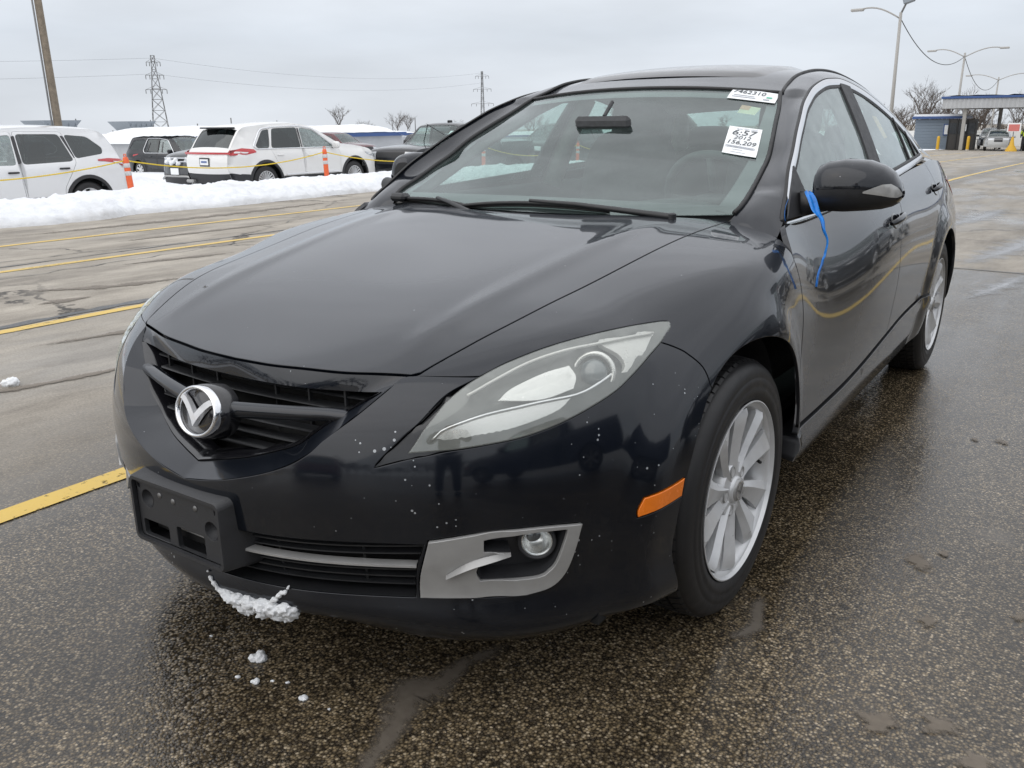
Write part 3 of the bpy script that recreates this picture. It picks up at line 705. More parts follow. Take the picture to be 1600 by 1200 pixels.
# fog lamp bezels
fin = loop(*F_FOGIN, step=.008)
for mi in (False, True):
    bz = panel('fog_lamp_bezel', secd, [fog*1.0, fin], SATIN, CAR, h=.014, gap=.0015, flange=.012, off=.0015, mirror=mi, offf=lambda v: .0015+.006*sstep(.0, .05, np.abs(v[:, 0]-.70)+np.abs(v[:, 1]-.21)*0)-.008*np.exp(-((v[:, 1]-.215-.25*(v[:, 0]-.62))/.022)**2)*(v[:, 0] < .70))
    pk = panel('fog_lamp_pocket', secd, [fin], MATTE, bz, h=.02, gap=None, off=-.05, mirror=mi)
    wall('pocket_wall', fin, MATTE, bz, .05, mi, 0, .002)
    # raised blade on the bezel
    bl = np.array([(.600, .205), (.645, .232), (.69, .243), (.7330, .2445)]); bl2 = np.array([(.600, .203), (.65, .217), (.70, .230), (.7330, .2435)])
    a = cat(sec(bl[:, 0], bl[:, 1]), .006); b_ = cat(sec(bl2[:, 0], bl2[:, 1]), .006); m = min(len(a), len(b_)); ia = np.linspace(0, len(a)-1, 14).astype(int); ib = np.linspace(0, len(b_)-1, 14).astype(int)
    nrm = fnormal(sec, np.array([.66]), np.array([.225]))[0]
    G = np.array([a[ia]+nrm*.002, (a[ia]+b_[ib])/2+nrm*(.016), b_[ib]+nrm*.004, b_[ib]-nrm*.002])
    if mi: G = G*[-1, 1, 1]; G = G[::-1]
    MB().grid(G).build('bezel_blade', SATIN, bz, True, 30)
    c = sec([.788], [.2436])[0]; nn = fnormal(sec, np.array([.788]), np.array([.2436]))[0]*.7+np.array([0, -.3, 0]); nn /= np.linalg.norm(nn)
    c = c-nn*.028
    if mi: c = c*[-1, 1, 1]; nn = nn*[-1, 1, 1]
    R = Vector(nn).to_track_quat('Z', 'Y').to_matrix().to_4x4(); M = Matrix.Translation(Vector(c)) @ R
    def lat(prof, nseg=32):
        V = [M @ Vector((r_*math.cos(2*math.pi*k/nseg), r_*math.sin(2*math.pi*k/nseg), a_)) for r_, a_ in prof for k in range(nseg)]
        return V, [(i*nseg+k, i*nseg+(k+1) % nseg, (i+1)*nseg+(k+1) % nseg, (i+1)*nseg+k) for i in range(len(prof)-1) for k in range(nseg)]
    mesh('fog_lamp', *lat([(.034, -.03), (.034, .004), (.031, .006), (.029, -.004), (.022, -.018), (.010, -.026), (.001, -.028)]), REFL, bz)
    mesh('fog_lamp_rim', *lat([(.040, -.03), (.041, .002), (.038, .010), (.033, .008), (.032, -.01)]), MATTE, bz)
    mesh('fog_lamp_glass', *lat([(.033, .004), (.028, .009), (.016, .0125), (.0005, .0135)]), CLEARL, bz)
    panel('side_marker', secd, [marker], AMBER, CAR, h=.012, gap=.0022, flange=.010, off=.002, mirror=mi)
# headlamps
lamp = loop(F_LT, F_LB, step=.008)
lm = lamp.mean(0)
wl = loop(F_WEDGE, F_WEDGE2, F_LB[8:], F_LT[:7], step=.008)
def dist_edge(v):
    D = np.full(len(v), 9.)
    for i in range(0, len(lamp), 100): D = np.minimum(D, np.sqrt(((v[:, None]-lamp[None, i:i+100])**2).sum(2)).min(1))
    return D
STR_T = [(0.5771, 0.483), (0.6135, 0.5076), (0.6931, 0.5277), (0.789, 0.5223), (0.9004, 0.5069)]; STR_B = [(0.9004, .5069), (0.8574, 0.4882), (0.7845, 0.4825), (0.6908, 0.4805), (0.6131, 0.4804), (0.5771, 0.483)]
for mi in (False, True):
    hs = panel('headlamp', secd, [lamp], simple('lamp_housing_%d' % mi, (.10, .105, .10), .35, metal=.5), CAR, h=.02, gap=None, mirror=mi, offf=lambda v: -.045*sstep(0, .05, dist_edge(v)))
    panel('headlamp_lens', secd, [lamp], LENS, hs, h=.012, gap=.0012, flange=.012, mirror=mi, offf=lambda v: .0005+.006*sstep(0, .05, dist_edge(v)))
    wall('lens_seal', lamp, RUB, hs, .02, mi, -.0045, .0)
    # pale bezel running along the upper edge into the rear tip
    lt = cat(F_LT[5:]+[F_LB[1]], .01); inn = [(0.66, .575), (0.7546, .6080), (0.866, .6120), (0.96, .602), (1.02, .583), (1.045, .560), (1.06, .535), (1.09, .530)]
    bz_ = loop(F_LT[9:], F_LB[0:5], [F_LB[4], (1.03, .515)], [(1.03, .515), (1.055, .53), (1.050, .558), (1.02, .592), F_LT[9]], step=.009)
    panel('lamp_bezel', secd, [bz_], REFLW, hs, h=.014, gap=.001, flange=.012, off=-.012, mirror=mi)
    st = loop(STR_T, STR_B, step=.008)
    panel('turn_signal', secd, [st], REFL, hs, h=.010, gap=.001, flange=.012, mirror=mi, offf=lambda v: -.020+.0035*np.sin(v[:, 0]*420)*.35)
    MB().tube([p_*(np.array([-1, 1, 1]) if mi else 1) for p_ in (lambda q_: sec(q_[:, 0], q_[:, 1])-fnormal(sec, q_[:, 0], q_[:, 1])*.016)(cat(STR_T+[(0.97, .515), (1.02, .527)], .02))], .0035, 8).build('chrome_line', CHROME, hs, True)
    am = np.array([(.835, .505)]); ca = (sec(am[:, 0], am[:, 1])-fnormal(sec, am[:, 0], am[:, 1])*.017)[0]
    nn = fnormal(sec, np.array([.9758]), np.array([.5461]))[0]; fw = np.array([.12, -1, -.02]); fw /= np.linalg.norm(fw)
    ax = nn*.45+fw*.75; ax /= np.linalg.norm(ax)
    for (cs, cw, dep, nm, pr_, mt) in ((.9758, .5461, .034, 'projector_lens', [(.043, -.004), (.045, .003), (.040, .004), (.036, .001), (.033, -.012)], CHROME),
                                   (.842, .5600, .036, 'high_beam_reflector', [(.036, .010), (.038, .013), (.034, .012), (.030, .000), (.020, -.010), (.010, -.014), (.001, -.015)], REFL)):
        c = sec([cs], [cw])[0]-fnormal(sec, np.array([cs]), np.array([cw]))[0]*dep; a2 = ax.copy()
        if mi: c = c*[-1, 1, 1]; a2 = a2*[-1, 1, 1]
        M = Matrix.Translation(Vector(c)) @ Vector(a2).to_track_quat('Z', 'Y').to_matrix().to_4x4()
        if nm[0] == 'p':
            V, F = lat([(.047, -.010), (.046, .001), (.041, .004), (.037, .001), (.035, -.012), (.03, -.015), (.001, -.016)], 40); mesh('projector_shroud', V, F, REFL, hs, True)
            V, F = lat([(.030, -.006), (.029, .003), (.025, .011), (.016, .0165), (.0005, .019)], 40); mesh('projector_lens', V, F, simple('projector_glass_%d' % mi, (.10, .12, .13), .03, coat=1, spec=1), hs, True)
        else:
            pass
    bw = loop([(0.7197, 0.557), (0.7535, 0.5798), (0.8312, 0.5900), (0.9057, 0.5850)], [(0.9057, 0.5850), (0.9153, 0.5508), (0.9006, 0.5224)], [(0.9006, .5224), (0.8183, 0.5237), (0.7197, .557)], step=.008)
    def db(v):
        D = np.full(len(v), 9.)
        for i in range(0, len(bw), 100): D = np.minimum(D, np.sqrt(((v[:, None]-bw[None, i:i+100])**2).sum(2)).min(1))
        return D
    panel('reflector_bowl', secd, [bw], REFL, hs, h=.008, gap=.0005, flange=.008, mirror=mi, offf=lambda v: -.020-.022*sstep(0, .03, db(v)))
    ridge = cat([(0.655, .583), (0.72, .607), (0.80, .622), (0.90, .619), (1.0, .604), (1.10, .588), (1.19, .571)], .02)
    MB().tube([p_*(np.array([-1, 1, 1]) if mi else 1) for p_ in (sec(ridge[:, 0], ridge[:, 1])-fnormal(sec, ridge[:, 0], ridge[:, 1])*.007)], .0032, 8).build('light_guide', REFLW, hs, True)
    # dark recess that tapers forward from the lamp
    panel('lamp_recess', secd, [wl], GLOSSB, CAR, h=.012, gap=None, mirror=mi, offf=lambda v: -.016*sstep(0, .02, np.sqrt(((v[:, None]-np.array(F_WEDGE+F_WEDGE2)[None])**2).sum(2)).min(1))-.006)
# number-plate bracket
pb = MB(); pc = Vector((-.018, -1.006, .415)); W2, H2, D2 = .157, .080, .030
def rrect(w, h, r, n=5):
    P = []
    for cx, cz, a0 in ((w-r, h-r, 0), (-w+r, h-r, 90), (-w+r, -h+r, 180), (w-r, -h+r, 270)):
        for k in range(n+1):
            a = math.radians(a0+90*k/n); P.append((cx+r*math.cos(a), cz+r*math.sin(a)))
    return P
o_ = rrect(W2, H2, .016); i_ = rrect(W2-.010, H2-.010, .010); bk = rrect(W2+.012, H2+.010, .016); n = len(o_)
rows = [[(x, .052+abs(x)**2*1.3, z) for x, z in bk], [(x, .0, z) for x, z in o_], [(x*.985, -.004, z*.97) for x, z in o_], [(x, -.004, z) for x, z in i_], [(x, .006, z) for x, z in i_]]
pb.grid([[pc+Vector(v) for v in rw+rw[:1]] for rw in rows])
brk = pb.build('plate_bracket', MATTE, CAR, True, 40)
holes = [rrect(.046, .019, .006, 3), rrect(.048, .026, .006, 3)]
hl_ = [np.array([(x-.088, z-.047) for x, z in holes[0]]), np.array([(x+.036, z-.043) for x, z in holes[1]])]
def circ2(cx, cz, r_, n=18): return np.array([(cx+r_*math.cos(2*math.pi*k/n), cz+r_*math.sin(2*math.pi*k/n)) for k in range(n)])
dimples = [(-.108, .026, .021), (.112, .004, .021)]
sq = [np.array([(x-.138, z+.052) for x, z in rrect(.006, .006, .001, 2)]), np.array([(x+.133, z+.05) for x, z in rrect(.006, .006, .001, 2)])]
pf = lambda x, z: np.stack([x+pc.x, np.full(len(np.ravel(x)), pc.y+.0065), z+pc.z], 1)
panel('bracket_face', pf, [np.array(i_)]+hl_+sq+[circ2(cx, cz, r_) for cx, cz, r_ in dimples], MATTE, brk, h=.02, gap=.0004, flange=.012)
for cx, cz, r_ in dimples:
    MB().lathe([(r_, .0), (r_*.92, .007), (r_*.6, .018), (r_*.3, .020), (.0005, .018)], (pc.x+cx, pc.y+.0065, pc.z+cz), 'Y', 20).build('screw_cup', MATTE, brk, True)
MB().bbox((pc.x, pc.y+.045, pc.z), (.28, .01, .13)).build('bracket_back', DARK, brk)
for cx, cz in ((-.06, .045), (-.012, .042), (.065, .045)): MB().lathe([(.007, .0), (.006, -.0015), (.0005, -.002)], (pc.x+cx, pc.y+.006, pc.z+cz), 'Y', 12).build('bolt', STEEL, brk, True)
from mathutils import noise as mn
# ------------------------------------------------------------------ doors, sills, rear
def yz_s(L):   # (y, z) -> (s, z) on the side skirt
    L = np.asarray(L, float); return np.stack([s_at_y(L[:, 0]), L[:, 1]], 1)
BELT = [(.457, .958), (.72, .959), (1.2, .977), (1.795, 1.003), (2.30, 1.026), (2.67, 1.038), (3.0, 1.050)]
MID = [(1.795, 1.003), (1.765, .95), (1.735, .90), (1.69, .858), (1.625, .80), (1.605, .757), (1.604, .622), (1.602, .512), (1.592, .425)]
REAR = [(2.67, 1.038), (2.685, .98), (2.66, .90), (2.56, .835), (2.44, .775), (2.36, .70)]
RAC, RAR = (2.76, .335), .385
def rarc(a0, a1, n=24): t = np.radians(np.linspace(a0, a1, n)); return [(RAC[0]-RAR*math.cos(a), RAC[1]+RAR*math.sin(a)) for a in t]
DBOT = [(.365, .375), (.752, .366), (1.14, .378), (1.592, .425)]
front_door = loop(yz_s(dg_ := [(.457, .958), (.427, .935), (.404, .90), (.395, .87), (.402, .835), (.408, .745), (.413, .684), (.418, .57), (.402, .49), (.380, .42), (.365, .375)]), yz_s(DBOT), yz_s(MID[::-1]), yz_s(BELT[:4][::-1]), step=.014)
ra = rarc(76, 9, 24)   # from above the wheel forward and down
REAR = REAR[:5]+[(ra[0][0]-.0, ra[0][1]+.0)] if False else [(2.67, 1.038), (2.70, .98), (2.69, .90), (2.66, .80), (ra[0][0], ra[0][1]+.002)]
rear_door = loop(yz_s(MID), yz_s([(1.592, .425), (1.88, .452), (ra[-1][0], ra[-1][1]+.07)]), yz_s([(ra[-1][0], ra[-1][1]+.07)]+[q for q in ra[::-1] if q[1] > ra[-1][1]+.08]), yz_s(REAR[::-1]), yz_s(BELT[3:6][::-1]), step=.014)
rb = rarc(76, 176, 34)
sil_f = [(.372, .366), (.752, .358), (1.14, .369), (1.60, .416), (1.88, .443), (ra[-1][0]+.002, ra[-1][1]+.062)]
sil_b = [(.352, .30), (.6, .215), (1.1, .200), (1.8, .205), (2.2, .225), (ra[-1][0]-.01, .27)]
sill = loop(yz_s(sil_f), yz_s([sil_f[-1], sil_b[-1]]), yz_s(sil_b[::-1]), yz_s([sil_b[0], sil_f[0]]), step=.014)
# the rear quarter and rear bumper as one skirt domain to the centreline at the back
SE = SL
qt = [tuple(q) for q in yz_s(rb)]
q_top = [tuple(yz_s([(2.67, 1.038)])[0]), (4.35, 1.045), (4.7, 1.03), (5.0, 1.0), (5.3, .985), (5.6, .98), (SE, .985)]
q_bot = [qt[-1], (4.75, .26), (5.1, .24), (5.5, .23), (SE, .23)]
quarter = loop(qt, q_bot, [(SE, .23), (SE, .985)], q_top[::-1], yz_s(REAR), step=.018)
TAILP = [[(4.72, .93), (4.9, .94), (5.2, .93), (5.42, .90)], [(5.42, .90), (5.42, .80), (5.2, .78)], [(5.2, .78), (4.95, .83), (4.72, .93)]]
tail = loop(*TAILP, step=.012)
quarter_l = [quarter, tail]
def spine(): pass
for mi in (False, True):
    d1 = panel('front_door', skf, [front_door], PAINT, CAR, h=.025, gap=.0018, flange=.016, mirror=mi)
    d2 = panel('rear_door', skf, [rear_door], PAINT, CAR, h=.025, gap=.0018, flange=.016, mirror=mi)
    panel('side_sill', skf, [sill], PAINT, CAR, h=.025, gap=.0012, flange=.05, mirror=mi, offf=lambda v: .004+.010*np.exp(-((v[:, 1]-(np.interp(v[:, 0], yz_s(sil_f)[:, 0], yz_s(sil_f)[:, 1])-.028))/.022)**2))
    panel('rear_quarter', skf, quarter_l, PAINT, CAR, h=.03, gap=.0018, flange=.016, mirror=mi)
    panel('tail_lamp', skf, [tail], simple('red_lens_%d' % mi, (.45, .012, .012), .1, coat=1), CAR, h=.03, gap=.002, flange=.02, off=.003, mirror=mi)
    # handles: cup and bar
    for (y0, z0, dd) in ((1.565, .868, d1), (2.62, .918, d2)):
        sx = -1 if mi else 1
        s0 = float(s_at_y(y0)); P0 = skirt(s0, z0); Nn = fnormal(skf, np.array([s0]), np.array([z0]))[0]
        T = skirt(s0+.05, z0+.004)-P0; T /= np.linalg.norm(T); Up = np.cross(Nn, T); Up = Up*np.sign(Up[2])
        G = []
        for a in np.linspace(0, 2*np.pi, 25):
            G.append([skirt(s0+math.cos(a)*.050*k, z0+math.sin(a)*.027*k)+Nn*h_ for k, h_ in ((1.03, .0), (1, .0022), (.93, .0026), (.8, .002), (.5, .0022), (.01, .0022))])
        MB().grid(np.array(G)*[sx, 1, 1]).build('handle_cup', GLOSSB, dd, True)
        rows = []
        for u in np.linspace(0, 1, 17):
            bulge = math.sin(math.pi*min(1, max(0, u)))**.45; cc = P0+T*(-.10+.20*u)+Nn*(.006+.026*bulge)+Up*.006
            w = .013*(.55+.45*bulge); rows.append([cc+Up*math.cos(a)*w+Nn*math.sin(a)*.008*(1 if bulge > .3 else .7) for a in np.linspace(0, 2*np.pi, 13)])
        MB().grid(np.array(rows)*[sx, 1, 1]).build('door_handle', PAINT, dd, True)
# sill underside and floor
MB().box((0, 1.4, .21), (1.56, 3.9, .03)).build('underbody', DARK, CAR)
MB().box((0, -.30, .26), (1.2, .7, .02)).box((0, -.05, .50), (1.10, .8, .40)).build('gap_light_block', DARK, CAR)  # dark boxes added inside so no light shows through the panel gaps
# bumper lower return so the inside is never seen
ss = np.linspace(-1.05, 1.05, 90); w = np.interp(np.abs(ss), [b[0] for b in BOT], [b[1] for b in BOT]); P = sec(ss, w); P2 = P*[.93, 1, 1]+[0, .07, .0]; P3_ = P*[.8, 1, 1]+[0, .35, .03]
MB().grid(np.array([P+[0, .006, .006], P2, P3_])).build('splash_shield', BLACKP, CAR, True)
for mi in (1, -1):     # wheel-well liners
    for (cy, cz), R0 in (((-.003, .360), .384), ((2.76, .335), .395)):
        t = np.radians(np.linspace(-8, 188, 40)); G = []
        for x in (.845, .80, .62, .58):
            rr = R0 if x > .6 else .02
            G.append([(mi*x, cy-rr*math.cos(a), cz+rr*math.sin(a)) for a in t])
        MB().grid(np.array(G)).build('wheel_liner', MATTE, CAR, True)

# ------------------------------------------------------------------ greenhouse
IC = [(.655, .425, .925), (.650, .448, .9625), (.668, .50, 1.000), (.662, .60, 1.040), (.652, .70, 1.085), (.640, .79, 1.125), (.622, .87, 1.173), (.593, .98, 1.227), (.560, 1.108, 1.284), (.532, 1.20, 1.330), (.515, 1.30, 1.362), (.507, 1.45, 1.402), (.505, 1.7, 1.428), (.51, 2.0, 1.424), (.52, 2.4, 1.378), (.54, 2.75, 1.30), (.57, 3.05, 1.205), (.61, 3.3, 1.11), (.65, 3.45, 1.05)]
DLO_T = [(.470, .955), (.52, .992), (.571, 1.025), (.66, 1.090), (.768, 1.146), (.870, 1.20), (.974, 1.247), (1.07, 1.289), (1.16, 1.317), (1.25, 1.342), (1.357, 1.362), (1.48, 1.379), (1.60, 1.386), (1.748, 1.388), (1.961, 1.366), (2.203, 1.322), (2.50, 1.250), (2.75, 1.175), (2.95, 1.108), (3.04, 1.066)]
DLO_C = [(3.04, 1.066), (3.045, 1.052), (3.02, 1.044), (2.95, 1.041)]
DLO_B = [(2.95, 1.041), (2.67, 1.035), (2.30, 1.023), (1.80, 1.001), (1.2, .974), (.72, .956), (.470, .955)]
OT3 = [(.797, .425, .925)]+[tuple(gxf(y, z)[0]) for y, z in DLO_T]
ext = [(gx(3.2, 1.07).item(), 3.2, 1.07), (.68, 3.45, 1.03)]
def mid(IC, OC, n=120, k=.010):
    ia = cat(IC, .008); ob = cat(OC, .008); ys_ = np.linspace(.4255, 3.449, n); a = np.stack([np.interp(ys_, ia[:, 1], ia[:, k_]) for k_ in range(3)], 1); b = np.stack([np.interp(ys_, ob[:, 1], ob[:, k_]) for k_ in range(3)], 1)
    # match by arc fraction; bulge outward and up
    m = (a+b)/2; d = b-a; L_ = np.linalg.norm(d, axis=1, keepdims=True); nrm = np.cross(np.gradient(m, axis=0), d); nrm /= np.linalg.norm(nrm, axis=1, keepdims=True); nrm *= np.sign(nrm[:, :1]+1e-9)
    return a, m+nrm*k*np.minimum(L_/.12, 1.1), b
for mi in (False, True):
    a, m, b = mid(IC, OT3[:18]+[tuple(gxf(3.0, 1.10)[0]+np.array([.004, 0, .01])), *ext])
    Gf = []
    for w0_ in np.linspace(0, 1, 9): Gf.append(a*(1-w0_)*(1-2*w0_)+m*4*w0_*(1-w0_)+b*w0_*(2*w0_-1))
    Gf = np.array(Gf); Gf = Gf*[-1, 1, 1] if mi else Gf[::-1]
    MB().grid(Gf).build('side_frame', PAINT, CAR, True)
    pr3 = lambda yz, o=0: np.array([gxf(y, z)[0] for y, z in yz])
    # bright moulding all round the side windows
    ring = cat(pr3(DLO_T)[:-1], .02); ring2 = cat(pr3(DLO_C), .01); ring3 = cat(pr3(DLO_B), .03); R3 = np.vstack([ring, ring2, ring3]); R3 = R3[np.linalg.norm(R3-np.roll(R3, 1, 0), axis=1) > .006]
    for _ in range(3): R3 = (np.roll(R3, 1, 0)+2*R3+np.roll(R3, -1, 0))/4
    cen = R3.mean(0)
    def strip(name, w_in, w_out, off, mat, R3=R3):
        T = np.roll(R3, -1, 0)-np.roll(R3, 1, 0); T /= np.linalg.norm(T, axis=1, keepdims=True)
        nx = np.array([.92, 0, .39]); d = np.cross(T, nx); d /= np.linalg.norm(d, axis=1, keepdims=True)
        s_ = np.sign(((cen-R3)*d).sum()); d *= s_
        rows = [R3+d*w_in+nx*(off-.006), R3+d*w_in+nx*off, R3+d*(w_in+w_out)/2+nx*(off+.003), R3+d*w_out+nx*off, R3+d*w_out+nx*(off-.006)]
        G = np.array([np.vstack([r_, r_[:1]]) for r_ in rows])
        if mi: G = G*[-1, 1, 1]
        return MB().grid(G).build(name, mat, CAR, True, 60)
    strip('window_moulding', -.004, .021, .004, CHROME)
    strip('window_seal', .021, .034, .002, RUB)
    strip('outer_seal', -.009, -.004, .001, RUB)
    dl = loop(DLO_T, DLO_C, DLO_B, step=.02)
    # B pillar, quarter divider, mirror corner
    bp_ = [[(1.585, .99), (1.64, 1.20), (1.69, 1.385)], [(1.69, 1.385), (1.84, 1.375)], [(1.84, 1.375), (1.80, 1.20), (1.765, .998)], [(1.765, .998), (1.585, .99)]]
    panel('pillar_trim', gxf, [loop(*bp_, step=.03)], MATTE, CAR, h=.04, gap=.001, flange=.01, off=.003, mirror=mi)
    qd = [[(2.47, 1.032), (2.455, 1.262)], [(2.455, 1.262), (2.475, 1.257)], [(2.475, 1.257), (2.50, 1.032)], [(2.50, 1.032), (2.47, 1.032)]]
    panel('window_divider', gxf, [loop(*qd, step=.03)], RUB, CAR, h=.04, gap=.0, flange=.01, off=.004, mirror=mi)
    qd2 = [[(2.74, 1.038), (2.66, 1.202)], [(2.66, 1.202), (2.69, 1.192)], [(2.69, 1.192), (2.785, 1.038)], [(2.785, 1.038), (2.74, 1.038)]]
    panel('window_divider', gxf, [loop(*qd2, step=.03)], RUB, CAR, h=.04, gap=.0, flange=.01, off=.004, mirror=mi)
    for nm, (ya, yb) in (('front_window', (.3, 1.70)), ('rear_window', (1.70, 2.47)), ('quarter_window', (2.49, 3.2))):
        pl = dl[(dl[:, 0] > ya) & (dl[:, 0] < yb)]
        if nm == 'rear_window':   # split runs leaning with the pillar
            pass
        c_ = pl.mean(0); ang = np.arctan2(pl[:, 1]-c_[1], pl[:, 0]-c_[0])
        pl = pl if True else pl[np.argsort(ang)]
        panel(nm, gxf, [pl], SIDEG, CAR, h=.12, gap=.001, flange=.004, off=-.004, mirror=mi)
# roof, sunroof, windscreen, rear glass
ic = rs(IC, 260); iy = ic[:, 1]
def Iat(y): return np.array([np.interp(y, iy, ic[:, 0]), y, np.interp(y, iy, ic[:, 2])])
ys = np.r_[np.linspace(1.215, 1.32, 8), np.linspace(1.36, 2.74, 30)]; us = np.linspace(-1, 1, 25); G = []
for y in ys:
    I = Iat(y); fr_ = max(0, 1-(y-1.215)/.25); crown = .030+.006*math.sin(min(1, (y-1.2)/1.5)*math.pi)
    G.append([(u*I[0]*.998, y-.075*(1-u*u)*max(0, 1-(y-1.215)/.35)+.05*(1-u*u)*max(0, (y-2.5)/.24), I[2]+crown*(1-abs(u)**2.2)-.004-.004*fr_) for u in us])
rf = MB().grid(np.array(G)).build('roof', PAINT, CAR, True)
for mi in (1, -1):    # black ditch moulding along each roof edge
    P = np.array([Iat(y) for y in np.linspace(1.2, 2.75, 50)]); MB().tube([q*[mi, 1, 1]+[0, 0, .0015] for q in P], .0062, 8).build('roof_moulding', RUB, CAR, True)
y0, y1 = 1.36, 1.86; G = []
for y in np.linspace(y0, y1, 16):
    row = []
    for u in np.linspace(-.80, .80, 21):
        I = Iat(y); crown = .030+.006*math.sin(min(1, (y-1.2)/1.5)*math.pi)
        e_ = min(1, (y-y0)/.03, (y1-y)/.03, (.80-abs(u))/.05); row.append((u*I[0], y-.012*(1-u*u)*0-.05*(1-(u/.8)**2)*max(0, 1-(y-y0)/.2), I[2]+crown*(1-abs(u)**2.2)-.004+.009*max(0, e_)**.5))
    G.append(row)
MB().grid(np.array(G)).build('sunroof', GLOSSB, CAR, True)
def ws(u, v):
    """windscreen: v from base (0) to header (1), u across"""
    y = .468+v*(1.205-.468); I = Iat(y); xs_ = I[0]-.006
    x = u*xs_; b = .115*(1-v)+.075*v; zc_ = (-.012*(1-v)+.028*v)
    return np.array([x, y-b*(1-abs(u)**2.1), I[2]-.002+zc_*(1-abs(u)**2.1)-.045*b*0])
vs = np.linspace(0, 1, 28); us = np.linspace(-1, 1, 41)
G = np.array([[ws(u, v) for u in us] for v in vs])
wsg = MB().grid(G).build('windshield', WINDSH, CAR, True)
def wsn(u, v):
    e_ = .01; a = ws(u+e_, v)-ws(u-e_, v); b = ws(u, v+e_)-ws(u, v-e_); n_ = np.cross(a, b); return n_/np.linalg.norm(n_)
def wstrip(name, path_in, path_out, mat, o=-.003):
    G = np.array([[ws(*q)+wsn(*q)*o for q in path_in], [ws(*q)+wsn(*q)*o for q in path_out]]); return MB().grid(G).build(name, mat, wsg, True)
t_ = np.linspace(0, 1, 40)
wstrip('black_border', [(-1, t) for t in t_], [(-.90-.03*t, .03+t*.965) for t in t_], FRIT); wstrip('black_border', [(1, t) for t in t_], [(.90+.03*t, .03+t*.965) for t in t_], FRIT)
wstrip('black_border', [(2*t-1, -.0) for t in t_], [((2*t-1)*.90, .11-.05*(2*t-1)**2) for t in t_], FRIT)
wstrip('black_border', [(2*t-1, 1.0) for t in t_], [((2*t-1)*.93, .93) for t in t_], FRIT)
for sg in (1, -1):   # rubber edge of the glass and the header seal
    MB().tube([ws(sg*1.0, v)+wsn(sg*.98, v)*.004+[0, 0, .0] for v in np.linspace(0, 1, 40)], .0075, 8).build('windshield_seal', RUB, CAR, True)
MB().tube([ws(u, 1.0)+[0, .004, .004] for u in np.linspace(-1, 1, 40)], .0065, 8).build('windshield_seal', RUB, CAR, True)
# rear glass and boot lid
def rg(u, v):
    y = 2.76+v*(3.40-2.76); I = Iat(y); return np.array([u*(I[0]-.004), y+.10*(1-u*u)*(1), I[2]-.003+.03*(1-v)*(1-u*u)+.02*(1-u*u)*v])
MB().grid(np.array([[rg(u, v) for u in np.linspace(-1, 1, 21)] for v in np.linspace(0, 1, 14)])).build('rear_glass', SIDEG, CAR, True)
G = []
for v in np.linspace(0, 1, 12):
    row = []
    for u in np.linspace(-1, 1, 25):
        y = 3.42+v*(3.84-3.42); xm = np.interp(y, [3.42, 3.6, 3.75, 3.84], [.66, .62, .54, .42]); row.append((u*xm, y+.10*(1-u*u)*(1-v)+.04*(1-u*u)*v, 1.036-.050*v**2+.018*(1-u*u)-.03*abs(u)**4))
    G.append(row)
MB().grid(np.array(G)).build('boot_lid', PAINT, CAR, True)
for mi in (1, -1):
    G = np.array([[(.66, 3.02, 1.05), (.68, 3.2, 1.045), (.66, 3.42, 1.03), (.60, 3.62, 1.02), (.42, 3.84, .985)], [(.745, 2.98, 1.03), (.74, 3.2, 1.02), (.735, 3.4, 1.01), (.70, 3.62, .995), (.54, 3.85, .975)]])*[mi, 1, 1]
    MB().grid(G).build('rear_shoulder', PAINT, CAR, True)
# cowl and wipers
G = np.array([[(x, .30+.155*(x/.645)**2-.03, topf(x, .27)[0, 2]-.035) for x in np.linspace(-.66, .66, 30)], [(x, .30+.155*(x/.645)**2+.05, topf(x, .3)[0, 2]-.030) for x in np.linspace(-.66, .66, 30)], [ws(u, .02)+[0, .0, -.012] for u in np.linspace(-1, 1, 30)]])
MB().grid(G).build('cowl_panel', MATTE, CAR, True)
def wiper(u0, v0, path, pivot):
    a = [ws(u, v)+wsn(u, v)*.011 for u, v in path]; arm = MB().tube([pivot, (np.array(pivot)*.35+np.array(a[len(a)//2])*.65)+[0, -.005, .010], a[len(a)//2]+[0, 0, .008]], [.010, .008, .006], 10)
    arm.lathe([(.012, -.01), (.012, .008), (.008, .011), (.0005, .012)], tuple(pivot), 'Z', 16)
    w_ = arm.build('wiper_arm', BLACKP, CAR, True, 50)
    MB().tube(a, [.003]+[.0065]*(len(a)-2)+[.003], 8).build('wiper_blade', RUB, w_, True)
    MB().tube([q-wsn(u, v)*.011 for q, (u, v) in zip(a, path)], .004, 6).build('blade_rubber', RUB, w_, True)
wiper(0, 0, [(-.49+t*.93, -.018+.030*t+.034*math.sin(t*math.pi)) for t in np.linspace(0, 1, 16)], (.50, .375, .972))
wiper(0, 0, [(-.88+t*.52, -.004+.014*math.sin(t*math.pi)) for t in np.linspace(0, 1, 16)], (-.17, .30, .955))
MB().bbox((-.60, .43, .985), (.07, .05, .028), .01).build('wiper_cap', BLACKP, CAR)
